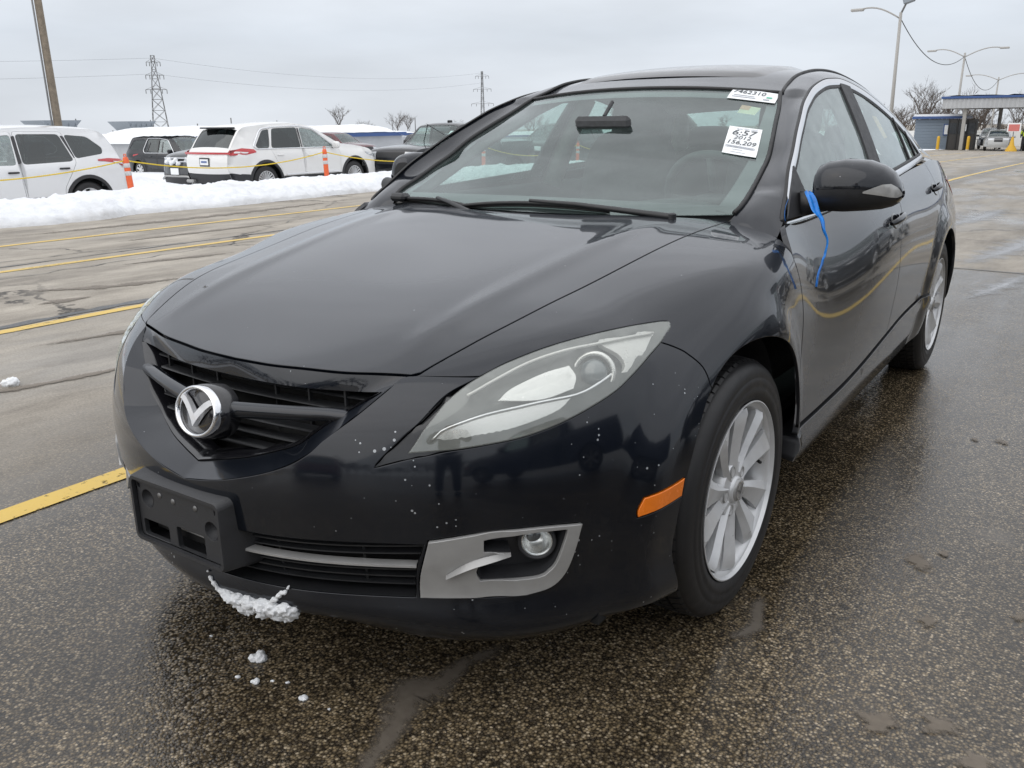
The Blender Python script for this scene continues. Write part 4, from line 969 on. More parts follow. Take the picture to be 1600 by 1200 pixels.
# ------------------------------------------------------------------ mirrors
def mirror_body(sg):
    mp_ = Vector((.952, .672, 1.055)); rows = []; n = 28
    # cross-sections from inner end (x small) to outer tip
    S = [(-.122, .040, .052, -.012), (-.112, .058, .064, -.006), (-.085, .072, .071, .0), (-.04, .082, .0745, .003), (.02, .084, .070, .003), (.06, .076, .060, -.002), (.085, .062, .047, -.008), (.100, .042, .030, -.016), (.108, .012, .010, -.022)]
    for dx, ry, rz_, cz in S:
        row = []
        for k in range(n+1):
            a = 2*math.pi*k/n; cy = math.cos(a); sz = math.sin(a)
            yy = -abs(cy)**.8*ry*1.0 if cy > 0 else abs(cy)**.6*.030; zz_ = math.copysign(abs(sz)**.85, sz)*rz_
            row.append((sg*(mp_.x+dx), mp_.y+yy+.01+dx*.22, mp_.z+cz+zz_))
        rows.append(row)
    G = np.array(rows); G = G if sg < 0 else G[::-1]
    ob = MB().grid(G).build('door_mirror', PAINT, CAR, True)
    # cap on inner end
    c0 = np.array(rows[0]); MB().add([c0[:-1].mean(0)]+list(c0[:-1]), [(0, 1+k, 1+(k+1) % n) for k in range(n)]).build('mirror_cap', BLACKP, ob, True)
    # lower black skirt and signal strip
    low = []
    for dx, ry, rz_, cz in S[1:-1]:
        row = []
        for k in range(13):
            a = -math.pi*(.02+.60*k/12); cy = math.cos(a); sz = math.sin(a)
            yy = -abs(cy)**.8*ry if cy > 0 else abs(cy)**.6*.030; row.append((sg*(mp_.x+dx), mp_.y+yy*1.03+.01+dx*.22-.002, mp_.z+cz+math.copysign(abs(sz)**.85, sz)*rz_*1.03-.022*(1 if k else 1)*0-.014*math.sin(-a)*0))
        low.append(row)
    MB().grid(np.array(low)).build('mirror_skirt', BLACKP, ob, True)
    sig = []
    for i, (dx, a0, a1) in enumerate(((.020, -.20, -.14), (.04, -.22, -.02), (.065, -.26, .16), (.085, -.33, .34), (.100, -.36, .46), (.1075, -.2, .3))):
        dxs, rys, rzs, czs = zip(*S); ry = np.interp(dx, dxs, rys); rz_ = np.interp(dx, dxs, rzs); cz = np.interp(dx, dxs, czs); row = []
        for a in np.linspace(a0, a1, 6): row.append((sg*(mp_.x+dx+.002), mp_.y-abs(math.cos(a))**.8*ry*1.035+.01+dx*.22-.0025, mp_.z+cz+math.copysign(abs(math.sin(a))**.85, math.sin(a))*rz_*1.02))
        sig.append(row)
    MB().grid(np.array(sig)).build('mirror_signal', simple('mirror_signal_lens_%d' % (sg+1), (.40, .40, .39), .12, coat=1, metal=.2), ob, True)
    # glass
    MB().add([(sg*(mp_.x+.0+.085*math.cos(a)), mp_.y+.043+.018*math.cos(a), mp_.z-.004+.052*math.sin(a)) for a in np.linspace(0, 2*math.pi, 30, endpoint=False)], [tuple(range(30)) if sg < 0 else tuple(range(30))[::-1]]).build('mirror_glass', CHROME, ob)
    # foot and sail
    MB().tube([(sg*.790, .640, 1.000), (sg*.83, .655, 1.003), (sg*.88, .668, 1.012)], [.040, .030, .026], 14).build('mirror_foot', BLACKP, ob, True)
    tri = [(.500, .965), (.588, 1.030), (.70, 1.105), (.715, 1.04), (.74, .968)]
    panel('mirror_sail', gxf, [loop([tri[0], tri[1], tri[2]], [tri[2], tri[3], tri[4]], [tri[4], tri[0]], step=.02)], MATTE, ob, h=.03, gap=.0, flange=.01, off=.009, mirror=sg < 0)
mirror_body(1); _before = set(bpy.data.objects); mirror_body(-1)
fold = Matrix.Translation((-.800, .672, 0)) @ Matrix.Rotation(math.radians(-71), 4, 'Z') @ Matrix.Translation((.81, -.655, 0))   # the passenger side mirror is folded back
for o_ in set(bpy.data.objects)-_before:
    if o_.data and not o_.name.startswith(('mirror_sail', 'mirror_foot')): o_.data.transform(fold)

# ------------------------------------------------------------------ wheels
def make_wheel(sg, steer=0.0):
    """axis along x, outer face towards +x*sg, hub centre at origin"""
    rim = MB().lathe([(.2340, .001), (.2350, .004), (.2320, .005), (.228, -.006), (.2215, -.008), (.2145, -.018), (.204, -.05), (.198, -.10), (.200, -.19), (.222, -.205), (.2275, -.206)], (0, 0, 0), 'X', 72, sg)
    w_ = rim.build('wheel', ALLOY, None, True, 40)
    prof = [(.225, -.012), (.2345, -.003), (.240, .002), (.252, .005), (.262, .0075), (.265, .0055), (.275, .006), (.290, .0055), (.292, .0035), (.296, .004), (.314, -.002), (.3255, -.011), (.332, -.022), (.3335, -.045), (.3345, -.10), (.3335, -.155), (.330, -.175), (.3225, -.188), (.312, -.200), (.28, -.212), (.24, -.208), (.215, -.20)]
    ty = MB().lathe(prof, (0, 0, 0), 'X', 96, sg).build('tyre', RUB, w_, True)
    tb = MB(); nb = 68
    for k in range(nb):       # shoulder blocks and centre ribs standing proud of the carcass
        a = 2*math.pi*k/nb; w2 = math.pi/nb*.80
        def blk(x0, x1, r0a, r0b, r1a, r1b, sk=0.0):
            V = []
            for (x, ri, ro, ds) in ((x0, r0a, r0b, 0), (x1, r1a, r1b, sk)):
                for r_ in (ri, ro):
                    for da in (-w2, w2): V.append((sg*x, r_*math.cos(a+da+ds), r_*math.sin(a+da+ds)))
            tb.add(V, [(0, 1, 3, 2), (4, 6, 7, 5), (0, 4, 5, 1), (2, 3, 7, 6), (0, 2, 6, 4), (1, 5, 7, 3)])
        blk(-.014, -.030, .318, .3265, .322, .3365); blk(-.030, -.058, .322, .3368, .325, .3395, .03); blk(-.066, -.090, .325, .340, .325, .3402, .03); blk(-.10, -.125, .325, .3402, .325, .340, -.03); blk(-.135, -.175, .325, .3395, .322, .3355, -.03)
    tb.build('tread', RUB, w_, False)
    # ten twisted blades
    sv, sf = [], None
    secs = [(.045, .030, .000, -.017, .018), (.085, .040, .010, -.016, .016), (.13, .052, .020, -.012, .016), (.175, .068, .024, -.006, .018), (.205, .082, .026, -.003, .022), (.2185, .086, .026, -.008, .020)]
    for k in range(10):
        a = 2*math.pi*k/10+.12; hand = 1 if k % 2 == 0 else -1; V = []
        a += .055*hand
        for r_, wd, tw, xo, th in secs:
            for (dw, dx) in ((-wd/2, -.010-.012*hand*0), (-wd*.18*hand, .004), (wd/2*hand if False else wd/2, -.008), (wd/2*.9, -th-.012), (-wd/2*.9, -th-.012)):
                aa = a+tw*-2.2*hand*0+(dw)/r_-.10*(r_-.05)/.16; V.append((sg*(xo+dx), r_*math.cos(aa), r_*math.sin(aa)))
        nn = 5; F = [(i*nn+j, i*nn+(j+1) % nn, (i+1)*nn+(j+1) % nn, (i+1)*nn+j) for i in range(len(secs)-1) for j in range(nn)]+[tuple(range(nn))[::-1]]
        if sg < 0: F = [f_[::-1] for f_ in F]
        mesh('spoke', V, F, ALLOY, w_, True).data.set_sharp_from_angle(angle=math.radians(35))
    MB().lathe([(.079, -.055), (.078, -.028), (.072, -.019), (.045, -.016), (.036, -.016), (.034, -.010), (.031, -.008), (.012, -.007), (.0005, -.007)], (0, 0, 0), 'X', 40, sg).build('hub', ALLOY, w_, True, 40)
    cap = MB().lathe([(.0295, -.010), (.0285, -.004), (.020, -.002), (.0005, -.0015)], (0, 0, 0), 'X', 32, sg).build('hub_cap', SATIN, w_, True)
    V = [(sg*.0002, x*.020, z*.018) for x, z in wing]; kk = len(V)
    r_ = delaunay_2d_cdt([Vector(p) for p in wing], [(i, (i+1) % kk) for i in range(kk)], [], 1, 1e-6)
    mesh('hub_emblem', V, [tuple(t) for t in r_[2]], STEEL, w_, False)
    MB().lathe([(.021, .0004), (.023, .0008), (.0245, .0002)], (0, 0, 0), 'X', 32, sg).build('hub_emblem_ring', CHROME, w_, True)
    for k in range(5):
        a = 2*math.pi*k/5+.40; c = (sg*-.027, .0555*math.cos(a), .0555*math.sin(a))
        MB().lathe([(.0125, .0115), (.0135, .0125), (.0155, .0105)], c, 'X', 20, sg).lathe([(.0125, .0115), (.011, -.004), (.0005, -.006)], c, 'X', 20, sg).build('lug_recess', SATIN, w_, True)
        MB().lathe([(.0085, -.004), (.0082, .006), (.0055, .009), (.0005, .0095)], c, 'X', 6, sg).build('lug_nut', CHROME, w_, False)
    MB().lathe([(.142, -.085), (.142, -.098), (.06, -.10)], (0, 0, 0), 'X', 40, sg).lathe([(.06, -.07), (.142, -.085)], (0, 0, 0), 'X', 40, sg).build('brake_disc', RUST, w_, True, 40)
    MB().bbox((sg*-.075, .115, .02), (.05, .07, .13), .015).build('brake_caliper', STEEL, w_)
    MB().tube([(sg*-.03, .185, -.03), (sg*-.012, .170, -.025)], .0045, 8).build('valve', RUB, w_, True)
    MB().lathe([(.19, -.17), (.05, -.165), (.0005, -.16)], (0, 0, 0), 'X', 40, sg).build('inner_shield', DARK, w_, True)
    w_.parent = CAR
    return w_
wl_ = make_wheel(1); wl_.location = (.887, 0, .334); wl_.rotation_euler = (.25, 0, math.radians(-1.3))
wr_ = make_wheel(-1); wr_.location = (-.887, 0, .334); wr_.rotation_euler = (.9, 0, math.radians(-1.3))
for src, x in ((wl_, .885), (wr_, -.885)):
    c = copy_tree(src, CAR); c.location = (x, 2.79, .334); c.rotation_euler = (1.1, 0, 0)

# ------------------------------------------------------------------ interior
def blob(name, c, d, mat, parent=CAR, n=14, e=.55, rx=0):
    """soft cushion: superellipsoid"""
    rows = []; Rm = Matrix.Rotation(rx, 3, 'X')
    for a in np.linspace(-math.pi/2, math.pi/2, n):
        row = []
        for b in np.linspace(-math.pi, math.pi, 2*n+1):
            f_ = lambda v: math.copysign(abs(v)**e, v)
            row.append(Vector(c)+Rm @ Vector((d[0]/2*f_(math.cos(a))*f_(math.cos(b)), d[1]/2*f_(math.cos(a))*f_(math.sin(b)), d[2]/2*f_(math.sin(a)))))
        rows.append(row)
    return MB().grid(rows).build(name, mat, parent, True)
G = []
for t, (y, z) in zip(range(7), [(.47, .955), (.60, .965), (.75, .965), (.86, .945), (.93, .90), (.95, .80), (.90, .62)]):
    row = []
    for u in np.linspace(-1, 1, 31):
        x = u*.72; hump = .030*math.exp(-((x-.36)/.17)**2)*(1 if 1 < t < 5 else 0); row.append((x, y-.06*(1-u*u)*(1 if t < 2 else .3), z+hump-(.02*abs(u)**4)))
    G.append(row)
MB().grid(np.array(G)).build('dashboard', INTD, CAR, True)
for x in (-.36, .36):
    b_ = blob('seat', (x, 1.48, .60), (.50, .50, .18), SEATF); blob('backrest', (x, 1.76, .90), (.46, .16, .62), SEATF, b_, rx=math.radians(-14)); hr_ = blob('headrest', (x, 1.87, 1.245), (.26, .11, .17), SEATF, b_, rx=math.radians(-8))
    MB().tube([(x-.06, 1.83, 1.10), (x-.06, 1.85, 1.18)], .006).tube([(x+.06, 1.83, 1.10), (x+.06, 1.85, 1.18)], .006).build('headrest_post', CHROME, b_, True)
rsb = blob('rear_seat', (0, 2.45, .58), (1.25, .5, .2), INTG); blob('rear_backrest', (0, 2.74, .86), (1.25, .16, .56), INTG, rsb, rx=math.radians(-18))
for x in (-.38, .38): blob('rear_headrest', (x, 2.83, 1.14), (.26, .09, .15), INTG, rsb)
MB().box((0, 3.02, 1.02), (1.2, .5, .02)).build('parcel_shelf', INTD, CAR)
MB().box((0, 1.7, .32), (1.5, 2.6, .04)).build('cabin_floor', INTG, CAR)
MB().box((0, 3.0, .65), (1.3, .04, .7)).build('boot_wall', INTG, CAR); MB().box((0, .55, .60), (1.45, .04, .62)).build('bulkhead', DARK, CAR)
G = [[(u*(Iat(y)[0]-.02), y, Iat(y)[2]-.03+.02*(1-u*u)) for u in np.linspace(-1, 1, 9)] for y in np.linspace(1.22, 2.72, 12)]
MB().grid(np.array(G)).build('headliner', INTL, CAR, True)
for mi in (1, -1):
    P = [q*[mi, 1, 1] for q in (ic[ic[:, 1] < 3.0][::6]+[-.005, .03, -.035])]; MB().tube(P, .030, 8).build('pillar_lining', INTL, CAR, True)
    MB().tube([(mi*.74, 1.70, .95), (mi*.66, 1.74, 1.18), (mi*.57, 1.76, 1.35)], [.05, .042, .04], 8).build('pillar_lining', INTL, CAR, True)
    MB().tube([(mi*.62, 2.95, 1.02), (mi*.55, 2.80, 1.14), (mi*.49, 2.66, 1.26)], [.05, .05, .04], 8).build('pillar_lining', INTL, CAR, True)
    MB().grid(np.array([[(mi*(gx(y, .96).item()-.03), y, .965), (mi*(gx(y, .96).item()-.075), y, .955), (mi*(gx(y, .96).item()-.09), y, .80), (mi*(gx(y, .96).item()-.10), y, .4)] for y in np.linspace(.55, 2.7, 12)])).build('door_card', INTD, CAR, True)
MB().bbox((.0, .86, 1.238), (.225, .03, .046), .016, rx=.2).tube([(0, .87, 1.26), (0, .93, 1.31)], .007).build('rear_view_mirror', SEATF, CAR)
sw = MB(); c0 = Vector((.36, 1.07, .965)); Rw = Matrix.Rotation(math.radians(-62), 3, 'X')
sw.tube([c0+Rw @ Vector((.185*math.cos(a), .185*math.sin(a), 0)) for a in np.linspace(0, 2*math.pi, 41)], .0155, 10, False)
swo = sw.build('steering_wheel', INTD, CAR, True); blob('steering_hub', c0+Rw @ Vector((0, 0, -.02)), (.14, .13, .06), INTD, swo)
for a in (0, math.pi, -math.pi/2): MB().tube([c0+Rw @ Vector((.05*math.cos(a), .05*math.sin(a), -.01)), c0+Rw @ Vector((.18*math.cos(a), .18*math.sin(a), 0))], .014).build('steering_spoke', INTD, swo, True)
# windscreen stickers (written on the glass, driver's side)
def on_glass(name, corners, mat, parent, o=.004):
    A_, B_, C_, D_ = [np.array(c) for c in corners]; G = []
    for v in np.linspace(0, 1, 7): G.append([(A_*(1-u)+B_*u)*(1-v)+(D_*(1-u)+C_*u)*v for u in np.linspace(0, 1, 7)])
    return G
def glass_uv(P):   # closest (u, v) on the windscreen
    q = np.array([P[0]/.6, .5])
    f_ = lambda a, b: np.array([ws(x, y) for x, y in zip(np.ravel(a), np.ravel(b))])
    return inv(f_, np.array([P]), q, 30)[0]
def sticker(name, c4, lines):
    uv = [glass_uv(p) for p in c4]; G = []
    bl_ = lambda u, v: (uv[0]*(1-u)+uv[1]*u)*(1-v)+(uv[3]*(1-u)+uv[2]*u)*v
    at_ = lambda u, v, o: (lambda q: ws(*q)+wsn(*q)*o)(bl_(u, v))
    for v in np.linspace(0, 1, 9): G.append([at_(u, v, .0035) for u in np.linspace(0, 1, 9)])
    st_ = MB().grid(np.array(G)[::-1]).build(name, PAPER, wsg, True)
    for txt, cu, cv, hgt, wid, mt, bold in lines:
        c_ = at_(cu, cv, .0048); ux = at_(min(1, cu+.1), cv, .0048)-c_; ux /= np.linalg.norm(ux); uy = at_(cu, max(0, cv-.1), .0048)-c_; uy -= ux*(uy@ux); uy /= np.linalg.norm(uy); nz_ = np.cross(ux, uy)
        M = Matrix(((ux[0], uy[0], nz_[0], c_[0]), (ux[1], uy[1], nz_[1], c_[1]), (ux[2], uy[2], nz_[2], c_[2]), (0, 0, 0, 1)))
        if txt is None:
            mesh('print_band', [M @ Vector((x*wid/2, y*hgt/2, 0)) for x, y in ((-1, -1), (1, -1), (1, 1), (-1, 1))], [(0, 1, 2, 3)], mt, st_, False)
        else:
            ob = text_mesh('lettering', txt, hgt*1.38, mt, st_, M, bold=bold*hgt*.006)
            xs = [ (M.inverted() @ v.co).x for v in ob.data.vertices]; k = wid/(max(xs)-min(xs)); ob.data.transform(M @ Matrix.Diagonal((k, 1, 1, 1)) @ M.inverted())
    return st_
fine = lambda v0, n, w: [(None, .5, v0+.018*i*2, .0018, w-.02*(i % 2), INKL, 0) for i in range(n)]
sticker('price_sheet', [(.451, .925, 1.21), (.562, .93, 1.202), (.598, .78, 1.121), (.485, .779, 1.132)],
        [('6:57', .50, .25, .036, .078, INK, 1.5), ('2012', .49, .445, .022, .056, INK, 1), ('156,209', .49, .625, .024, .092, INK, 1.2), ('Auto 2021 MAR', .56, .09, .012, .07, INKL, 0)]+[(None, .48, .745+.022*i, .0022, .10-.012*(i % 2), INKL, 0) for i in range(3)]+[(None, .42, .85, .0018, .035, INKL, 0), (None, .45, .93, .0018, .05, INKL, 0)])
sticker('number_sticker', [(.364, 1.18, 1.35), (.531, 1.188, 1.337), (.535, 1.12, 1.302), (.366, 1.105, 1.312)],
        [('7462310', .40, .33, .028, .115, INK, 1.2), (None, .32, .66, .004, .075, INKL, 0), (None, .33, .80, .004, .085, INKL, 0), (None, .80, .80, .008, .022, INKL, 0), (None, .84, .58, .010, .02, GREENI, 0)])
G = [glass_uv(p) for p in [(.43, 1.085, 1.297), (.50, 1.085, 1.292), (.497, 1.03, 1.262), (.435, 1.03, 1.268)]]
P = [ws(*q)-wsn(*q)*.004 for q in G]; mesh('oil_change_sticker', P, [(0, 3, 2, 1)], simple('yellowed_sticker', (.62, .60, .44), .5), wsg, False)
mid_ = [P[0], (P[0]+P[1])/2, (P[2]+P[3])/2*.55+(P[0]+P[1])/2*.45, P[3]*.5+P[0]*.5]; mesh('sticker_print', [q+wsn(.8, .85)*.0008 for q in mid_], [(0, 3, 2, 1)], simple('peach_print', (.60, .33, .20), .5), wsg, False)
# orange tag inside the rear door glass
P = gxf(*np.array([(2.03, 1.255), (2.12, 1.25), (2.16, 1.165), (2.08, 1.16)]).T)+[-.008, 0, 0]; mesh('window_tag', P, [(0, 1, 2, 3)], simple('orange_tag', (.80, .42, .10), .5), CAR, False)

# ------------------------------------------------------------------ ribbon, snow on and below the car
def ribbon(name, path, widths, mat, twist, label, cat_):
    P = cat([tuple(p) for p in path], .006); W = np.interp(np.linspace(0, 1, len(P)), np.linspace(0, 1, len(widths)), widths); rows = []
    for i, p in enumerate(P):
        t = P[min(i+1, len(P)-1)]-P[max(0, i-1)]; t /= np.linalg.norm(t); a = np.array([math.cos(twist*i/len(P)*6), math.sin(twist*i/len(P)*6), 0]); a -= t*(a@t); a /= np.linalg.norm(a); b = np.cross(t, a); w = W[i]
        rows.append([p+a*w*c_+b*(.003*math.cos(c_*9+i*.13)+.002*math.sin(i*.5)) for c_ in np.linspace(-.5, .5, 7)])
    G = np.array(rows); m = MB().grid(G); m.grid(G[::-1]+np.array([0, .0012, 0]))
    o = m.build(name, mat, None, True); return tag(o, label, cat_)
ribbon('ribbon', [(.800, .655, 1.036), (.825, .60, 1.036), (.849, .58, 1.001), (.880, .55, .964), (.907, .52, .92), (.915, .50, .876), (.911, .49, .864), (.908, .475, .83), (.906, .46, .791)], [.012, .016, .024, .026, .024, .020, .008, .010, .008], BLUET, .5, 'bright blue plastic ribbon tied round the foot of the driver side mirror', 'ribbon')
MB
def snowlump(name, pts, mat, label, cat_, seed=0, group=None, jag=.35, cell=.006):
    """crumbly lump: union of small icospheres-like shells displaced by noise"""
    r = random.Random(seed); m = MB()
    for (c, rad) in pts:
        n = 7; rows = []
        for a in np.linspace(-math.pi/2, math.pi/2, n):
            row = []
            for k in range(11):
                b = 2*math.pi*(k % 10)/10; rr = rad*(1+jag*(math.sin(3*b+7*a+seed+c[0]*90)*.5+math.sin(5*b-4*a+c[1]*70)*.35)*math.cos(a)); row.append((c[0]+rr*math.cos(a)*math.cos(b), c[1]+rr*math.cos(a)*math.sin(b), c[2]+rr*math.sin(a)*.8))
            rows.append(row)
        m.grid(np.array(rows))
    me = bpy.data.meshes.new(name); me.from_pydata([tuple(v) for v in m.V], [], m.F); to = link(bpy.data.objects.new(name, me))
    vs_ = max(.0022, min(p_[1] for p_ in pts)*.28); md = to.modifiers.new('r', 'REMESH'); md.mode = 'VOXEL'; md.voxel_size = vs_; md.use_smooth_shade = True
    me2 = bpy.data.meshes.new_from_object(to.evaluated_get(bpy.context.evaluated_depsgraph_get())); bpy.data.objects.remove(to); bpy.data.meshes.remove(me)
    co = np.empty(len(me2.vertices)*3); me2.vertices.foreach_get('co', co); co = co.reshape(-1, 3); no = np.empty(len(me2.vertices)*3); me2.vertex_normals.foreach_get('vector', no); no = no.reshape(-1, 3)
    ds = np.array([mn.noise(Vector(c_)*(.5/vs_)*.35+Vector((seed, 0, 0)))+.6*mn.noise(Vector(c_)*(.5/vs_)*.9) for c_ in co]); co = co+no*(ds*vs_*.9)[:, None]
    me2.vertices.foreach_set('co', co.ravel()); me2.update(); me2.materials.clear(); me2.materials.append(mat); me2.name = name
    return tag(link(bpy.data.objects.new(name, me2)), label, cat_, group)
rr_ = random.Random(3); L = []
for i in range(90):
    t = rr_.random(); s = .06+t*.20; w = .075+.035*rr_.random()-.03*t*(1-0)*.2; p_ = sec([s], [max(.05, w)])[0]; n_ = fnormal(sec, np.array([s]), np.array([max(.05, w)]))[0]
    k = math.sin(math.pi*min(1, max(0, t)))**.5; L.append((tuple(p_+n_*(.001+.010*rr_.random()*k)), .007+.015*rr_.random()*k))
for i in range(10):
    t = i/9; p_ = sec([.21+.045*t], [.115+.045*t])[0]; L.append((tuple(p_+[rr_.uniform(-.005, .005), -.004, rr_.uniform(-.004, .004)]), .0075*(1-.5*t)))
for i in range(8):
    t = i/7; p_ = sec([.06-.04*t], [.095+.05*t])[0]; L.append((tuple(p_+[rr_.uniform(-.004, .004), -.003, rr_.uniform(-.004, .004)]), .0075*(1-.5*t)))
snowlump('snow_clump', L, SNOWC, 'white snow clump stuck to the bumper lip below the plate bracket', 'snow clump', 3, jag=.5)
for (x, y, sz, lb) in ((.02, -.86, .028, 'largest elongated bit of snow on the wet asphalt in front of the bumper'), (.035, -.935, .008, None), (.085, -.925, .014, None), (.115, -.90, .007, None), (.15, -.885, .008, None), (.225, -.905, .014, None), (.30, -.90, .005, None), (-.16, -.86, .006, None), (-2.89, .02, .055, 'lone dirty lump of snow on the pavement beyond the car nose'), (-2.97, .06, .03, 'small snow crumb beside the lone lump left of the nose')):
    pts = [((x+sz*.55*math.cos(1.9*k)*(.4+.6*k/6), y+sz*.35*math.sin(2.3*k), sz*.25), sz*(.55-.05*k)) for k in range(6)]
    big = lb is not None
    snowlump('snow_bit', pts, SNOWC, lb or 'tiny white crumb of snow on the wet asphalt ahead of the bumper', 'snow', int(x*100)+5, None if big else 'snow crumbs in front of the bumper')
# ------------------------------------------------------------------ ground
def G_h(x, y):
    """height of the lot: level near the car, falling gently away and stepping down past the snow bank"""
    x = np.asarray(x, float); y = np.asarray(y, float)
    a = -.33*sstep(-10.8, -14.0, x) if False else -.33*np.clip((-x-11.0)/3.2, 0, 1)**1.3
    a = a-.012*np.clip(-x-14.2, 0, 60)
    yy = np.clip(y-14, 0, 130); return a-.0195*yy*yy/(yy+6)
def asphalt():
    m, nt, b = nmat('wet_asphalt'); L = nt.links
    g = N(nt, 'ShaderNodeNewGeometry'); P = g.outputs['Position']; sp = N(nt, 'ShaderNodeSeparateXYZ'); L.new(P, sp.inputs[0])
    def noise(sc, det=6, ro=.6, dist=0.0, vec=P):
        n = N(nt, 'ShaderNodeTexNoise', Scale=sc, Detail=det, Roughness=ro, Distortion=dist); L.new(vec, n.inputs['Vector']); return n.outputs['Fac']
    def rng_(v, a, b_, c, d, cl=True):
        r = N(nt, 'ShaderNodeMapRange', clamp=cl); r.inputs[1].default_value = a; r.inputs[2].default_value = b_; r.inputs[3].default_value = c; r.inputs[4].default_value = d; L.new(v, r.inputs[0]); return r.outputs[0]
    def mth(op, a, b_=None, cl=False):
        n = N(nt, 'ShaderNodeMath', operation=op, use_clamp=cl)
        for i, v in enumerate((a, b_)):
            if v is None: continue
            if isinstance(v, (int, float)): n.inputs[i].default_value = v
            else: L.new(v, n.inputs[i])
        return n.outputs[0]
    def mixc(f_, a, b_):
        n = N(nt, 'ShaderNodeMix', data_type='RGBA')
        if isinstance(f_, (int, float)): n.inputs[0].default_value = f_
        else: L.new(f_, n.inputs[0])
        for i, v in ((6, a), (7, b_)):
            if isinstance(v, tuple): n.inputs[i].default_value = (*v, 1)
            else: L.new(v, n.inputs[i])
        return n.outputs[2]
    st = N(nt, 'ShaderNodeMapping'); st.inputs['Scale'].default_value = (1, .35, 1); L.new(P, st.inputs[0]); PS = st.outputs[0]
    # stones
    v1 = N(nt, 'ShaderNodeTexVoronoi', Scale=150, Randomness=1.0); L.new(P, v1.inputs['Vector'])
    v2 = N(nt, 'ShaderNodeTexVoronoi', Scale=210); L.new(P, v2.inputs['Vector'])
    cs = N(nt, 'ShaderNodeSeparateColor'); L.new(v1.outputs['Color'], cs.inputs[0])
    ramp = N(nt, 'ShaderNodeValToRGB'); c = ramp.color_ramp; c.elements[0].color = (.035, .029, .022, 1); c.elements[1].color = (.33, .27, .19, 1)
    for p_, col in ((.35, (.072, .057, .038)), (.55, (.115, .088, .053)), (.75, (.165, .125, .074)), (.90, (.215, .172, .112))): e = c.elements.new(p_); e.color = (*col, 1)
    L.new(cs.outputs[0], ramp.inputs[0])
    edge = rng_(v1.outputs['Distance'], .30, .62, 1.15, .33)
    near = N(nt, 'ShaderNodeVectorMath', operation='SCALE'); L.new(ramp.outputs[0], near.inputs[0]); L.new(edge, near.inputs['Scale'])
    tk = N(nt, 'ShaderNodeMapping'); tk.inputs['Scale'].default_value = (2.6, .22, 1); L.new(P, tk.inputs[0]); track = noise(1.0, 6, .6, .2, tk.outputs[0])
    tone = mth('MULTIPLY', rng_(noise(1.3, 9, .7), .3, .7, .60, 1.40), rng_(track, .35, .65, .80, 1.22)); nr = N(nt, 'ShaderNodeVectorMath', operation='SCALE'); L.new(near.outputs[0], nr.inputs[0]); L.new(tone, nr.inputs['Scale'])
    wetcol = nr.outputs[0]
    # older, paler pavement left of the line and far down the lane
    pale = mixc(rng_(noise(2.2, 8, .7, 0, PS), .35, .68, 0, 1), (.19, .168, .138), (.42, .38, .32))
    grain = rng_(noise(85, 3, .7), .3, .7, .72, 1.25); pg = N(nt, 'ShaderNodeVectorMath', operation='SCALE'); L.new(pale, pg.inputs[0]); L.new(grain, pg.inputs['Scale'])
    wob = mth('MULTIPLY', mth('SUBTRACT', noise(.55, 6, .65, 0, PS), .5), 2.6)
    xx = mth('ADD', sp.outputs['X'], wob)
    left = rng_(xx, -1.25, -2.35, 0, 1)
    # worn, muddy strip beyond the rear wheel
    far = mth('MULTIPLY', rng_(mth('ADD', sp.outputs['Y'], mth('MULTIPLY', mth('SUBTRACT', noise(.5, 5), .5), .5)), 6.22, 6.36, 0, 1), rng_(sp.outputs['X'], -1.6, -1.0, 0.0, 1))
    farm = mth('MULTIPLY', far, .85)
    oldm = mth('MAXIMUM', left, farm)
    col = mixc(oldm, wetcol, pg.outputs[0])
    # grey silt patches
    silt = mth('MULTIPLY', rng_(noise(1.9, 11, .72, .8), .60, .655, 0, .55), rng_(noise(11, 6, .7), .42, .6, .15, 1))
    vsl = N(nt, 'ShaderNodeTexVoronoi', Scale=1.35); L.new(P, vsl.inputs['Vector'])
    spot = mth('MULTIPLY', rng_(mth('ADD', vsl.outputs['Distance'], mth('MULTIPLY', noise(9, 6, .7), .20)), .15, .20, 1, 0), .5)
    sm = mth('MAXIMUM', mth('MULTIPLY', silt, mth('SUBTRACT', 1, mth('MULTIPLY', oldm, .6))), mth('MULTIPLY', spot, mth('SUBTRACT', 1, oldm)))
    col = mixc(sm, col, mixc(noise(40, 4), (.075, .064, .052), (.17, .15, .125)))
    # film of water
    wet = rng_(noise(.75, 8, .62, .4, PS), .44, .60, 0, 1)
    nearx = mth('SUBTRACT', 1, oldm)
    w_ = mth('MAXIMUM', mth('MULTIPLY', wet, mth('MULTIPLY', left, .62)), mth('MAXIMUM', mth('MULTIPLY', nearx, 1.0), mth('MULTIPLY', farm, mth('MULTIPLY', wet, 1.15))))
    gx_ = rng_(xx, -5.5, -3.2, .25, 1); w_ = mth('MULTIPLY', w_, gx_, True)
    dark = rng_(w_, 0, 1, 1, .62); dk = N(nt, 'ShaderNodeVectorMath', operation='SCALE'); L.new(col, dk.inputs[0]); L.new(mth('MAXIMUM', dark, nearx), dk.inputs['Scale'])
    # cracks
    vc = N(nt, 'ShaderNodeTexVoronoi', Scale=.33, feature='DISTANCE_TO_EDGE'); wv = N(nt, 'ShaderNodeVectorMath', operation='ADD'); nv = N(nt, 'ShaderNodeTexNoise', Scale=1.6, Detail=7, Roughness=.65); L.new(P, nv.inputs['Vector'])
    sc = N(nt, 'ShaderNodeVectorMath', operation='SCALE'); sc.inputs['Scale'].default_value = .8; L.new(nv.outputs['Color'], sc.inputs[0]); L.new(P, wv.inputs[0]); L.new(sc.outputs[0], wv.inputs[1]); L.new(wv.outputs[0], vc.inputs['Vector'])
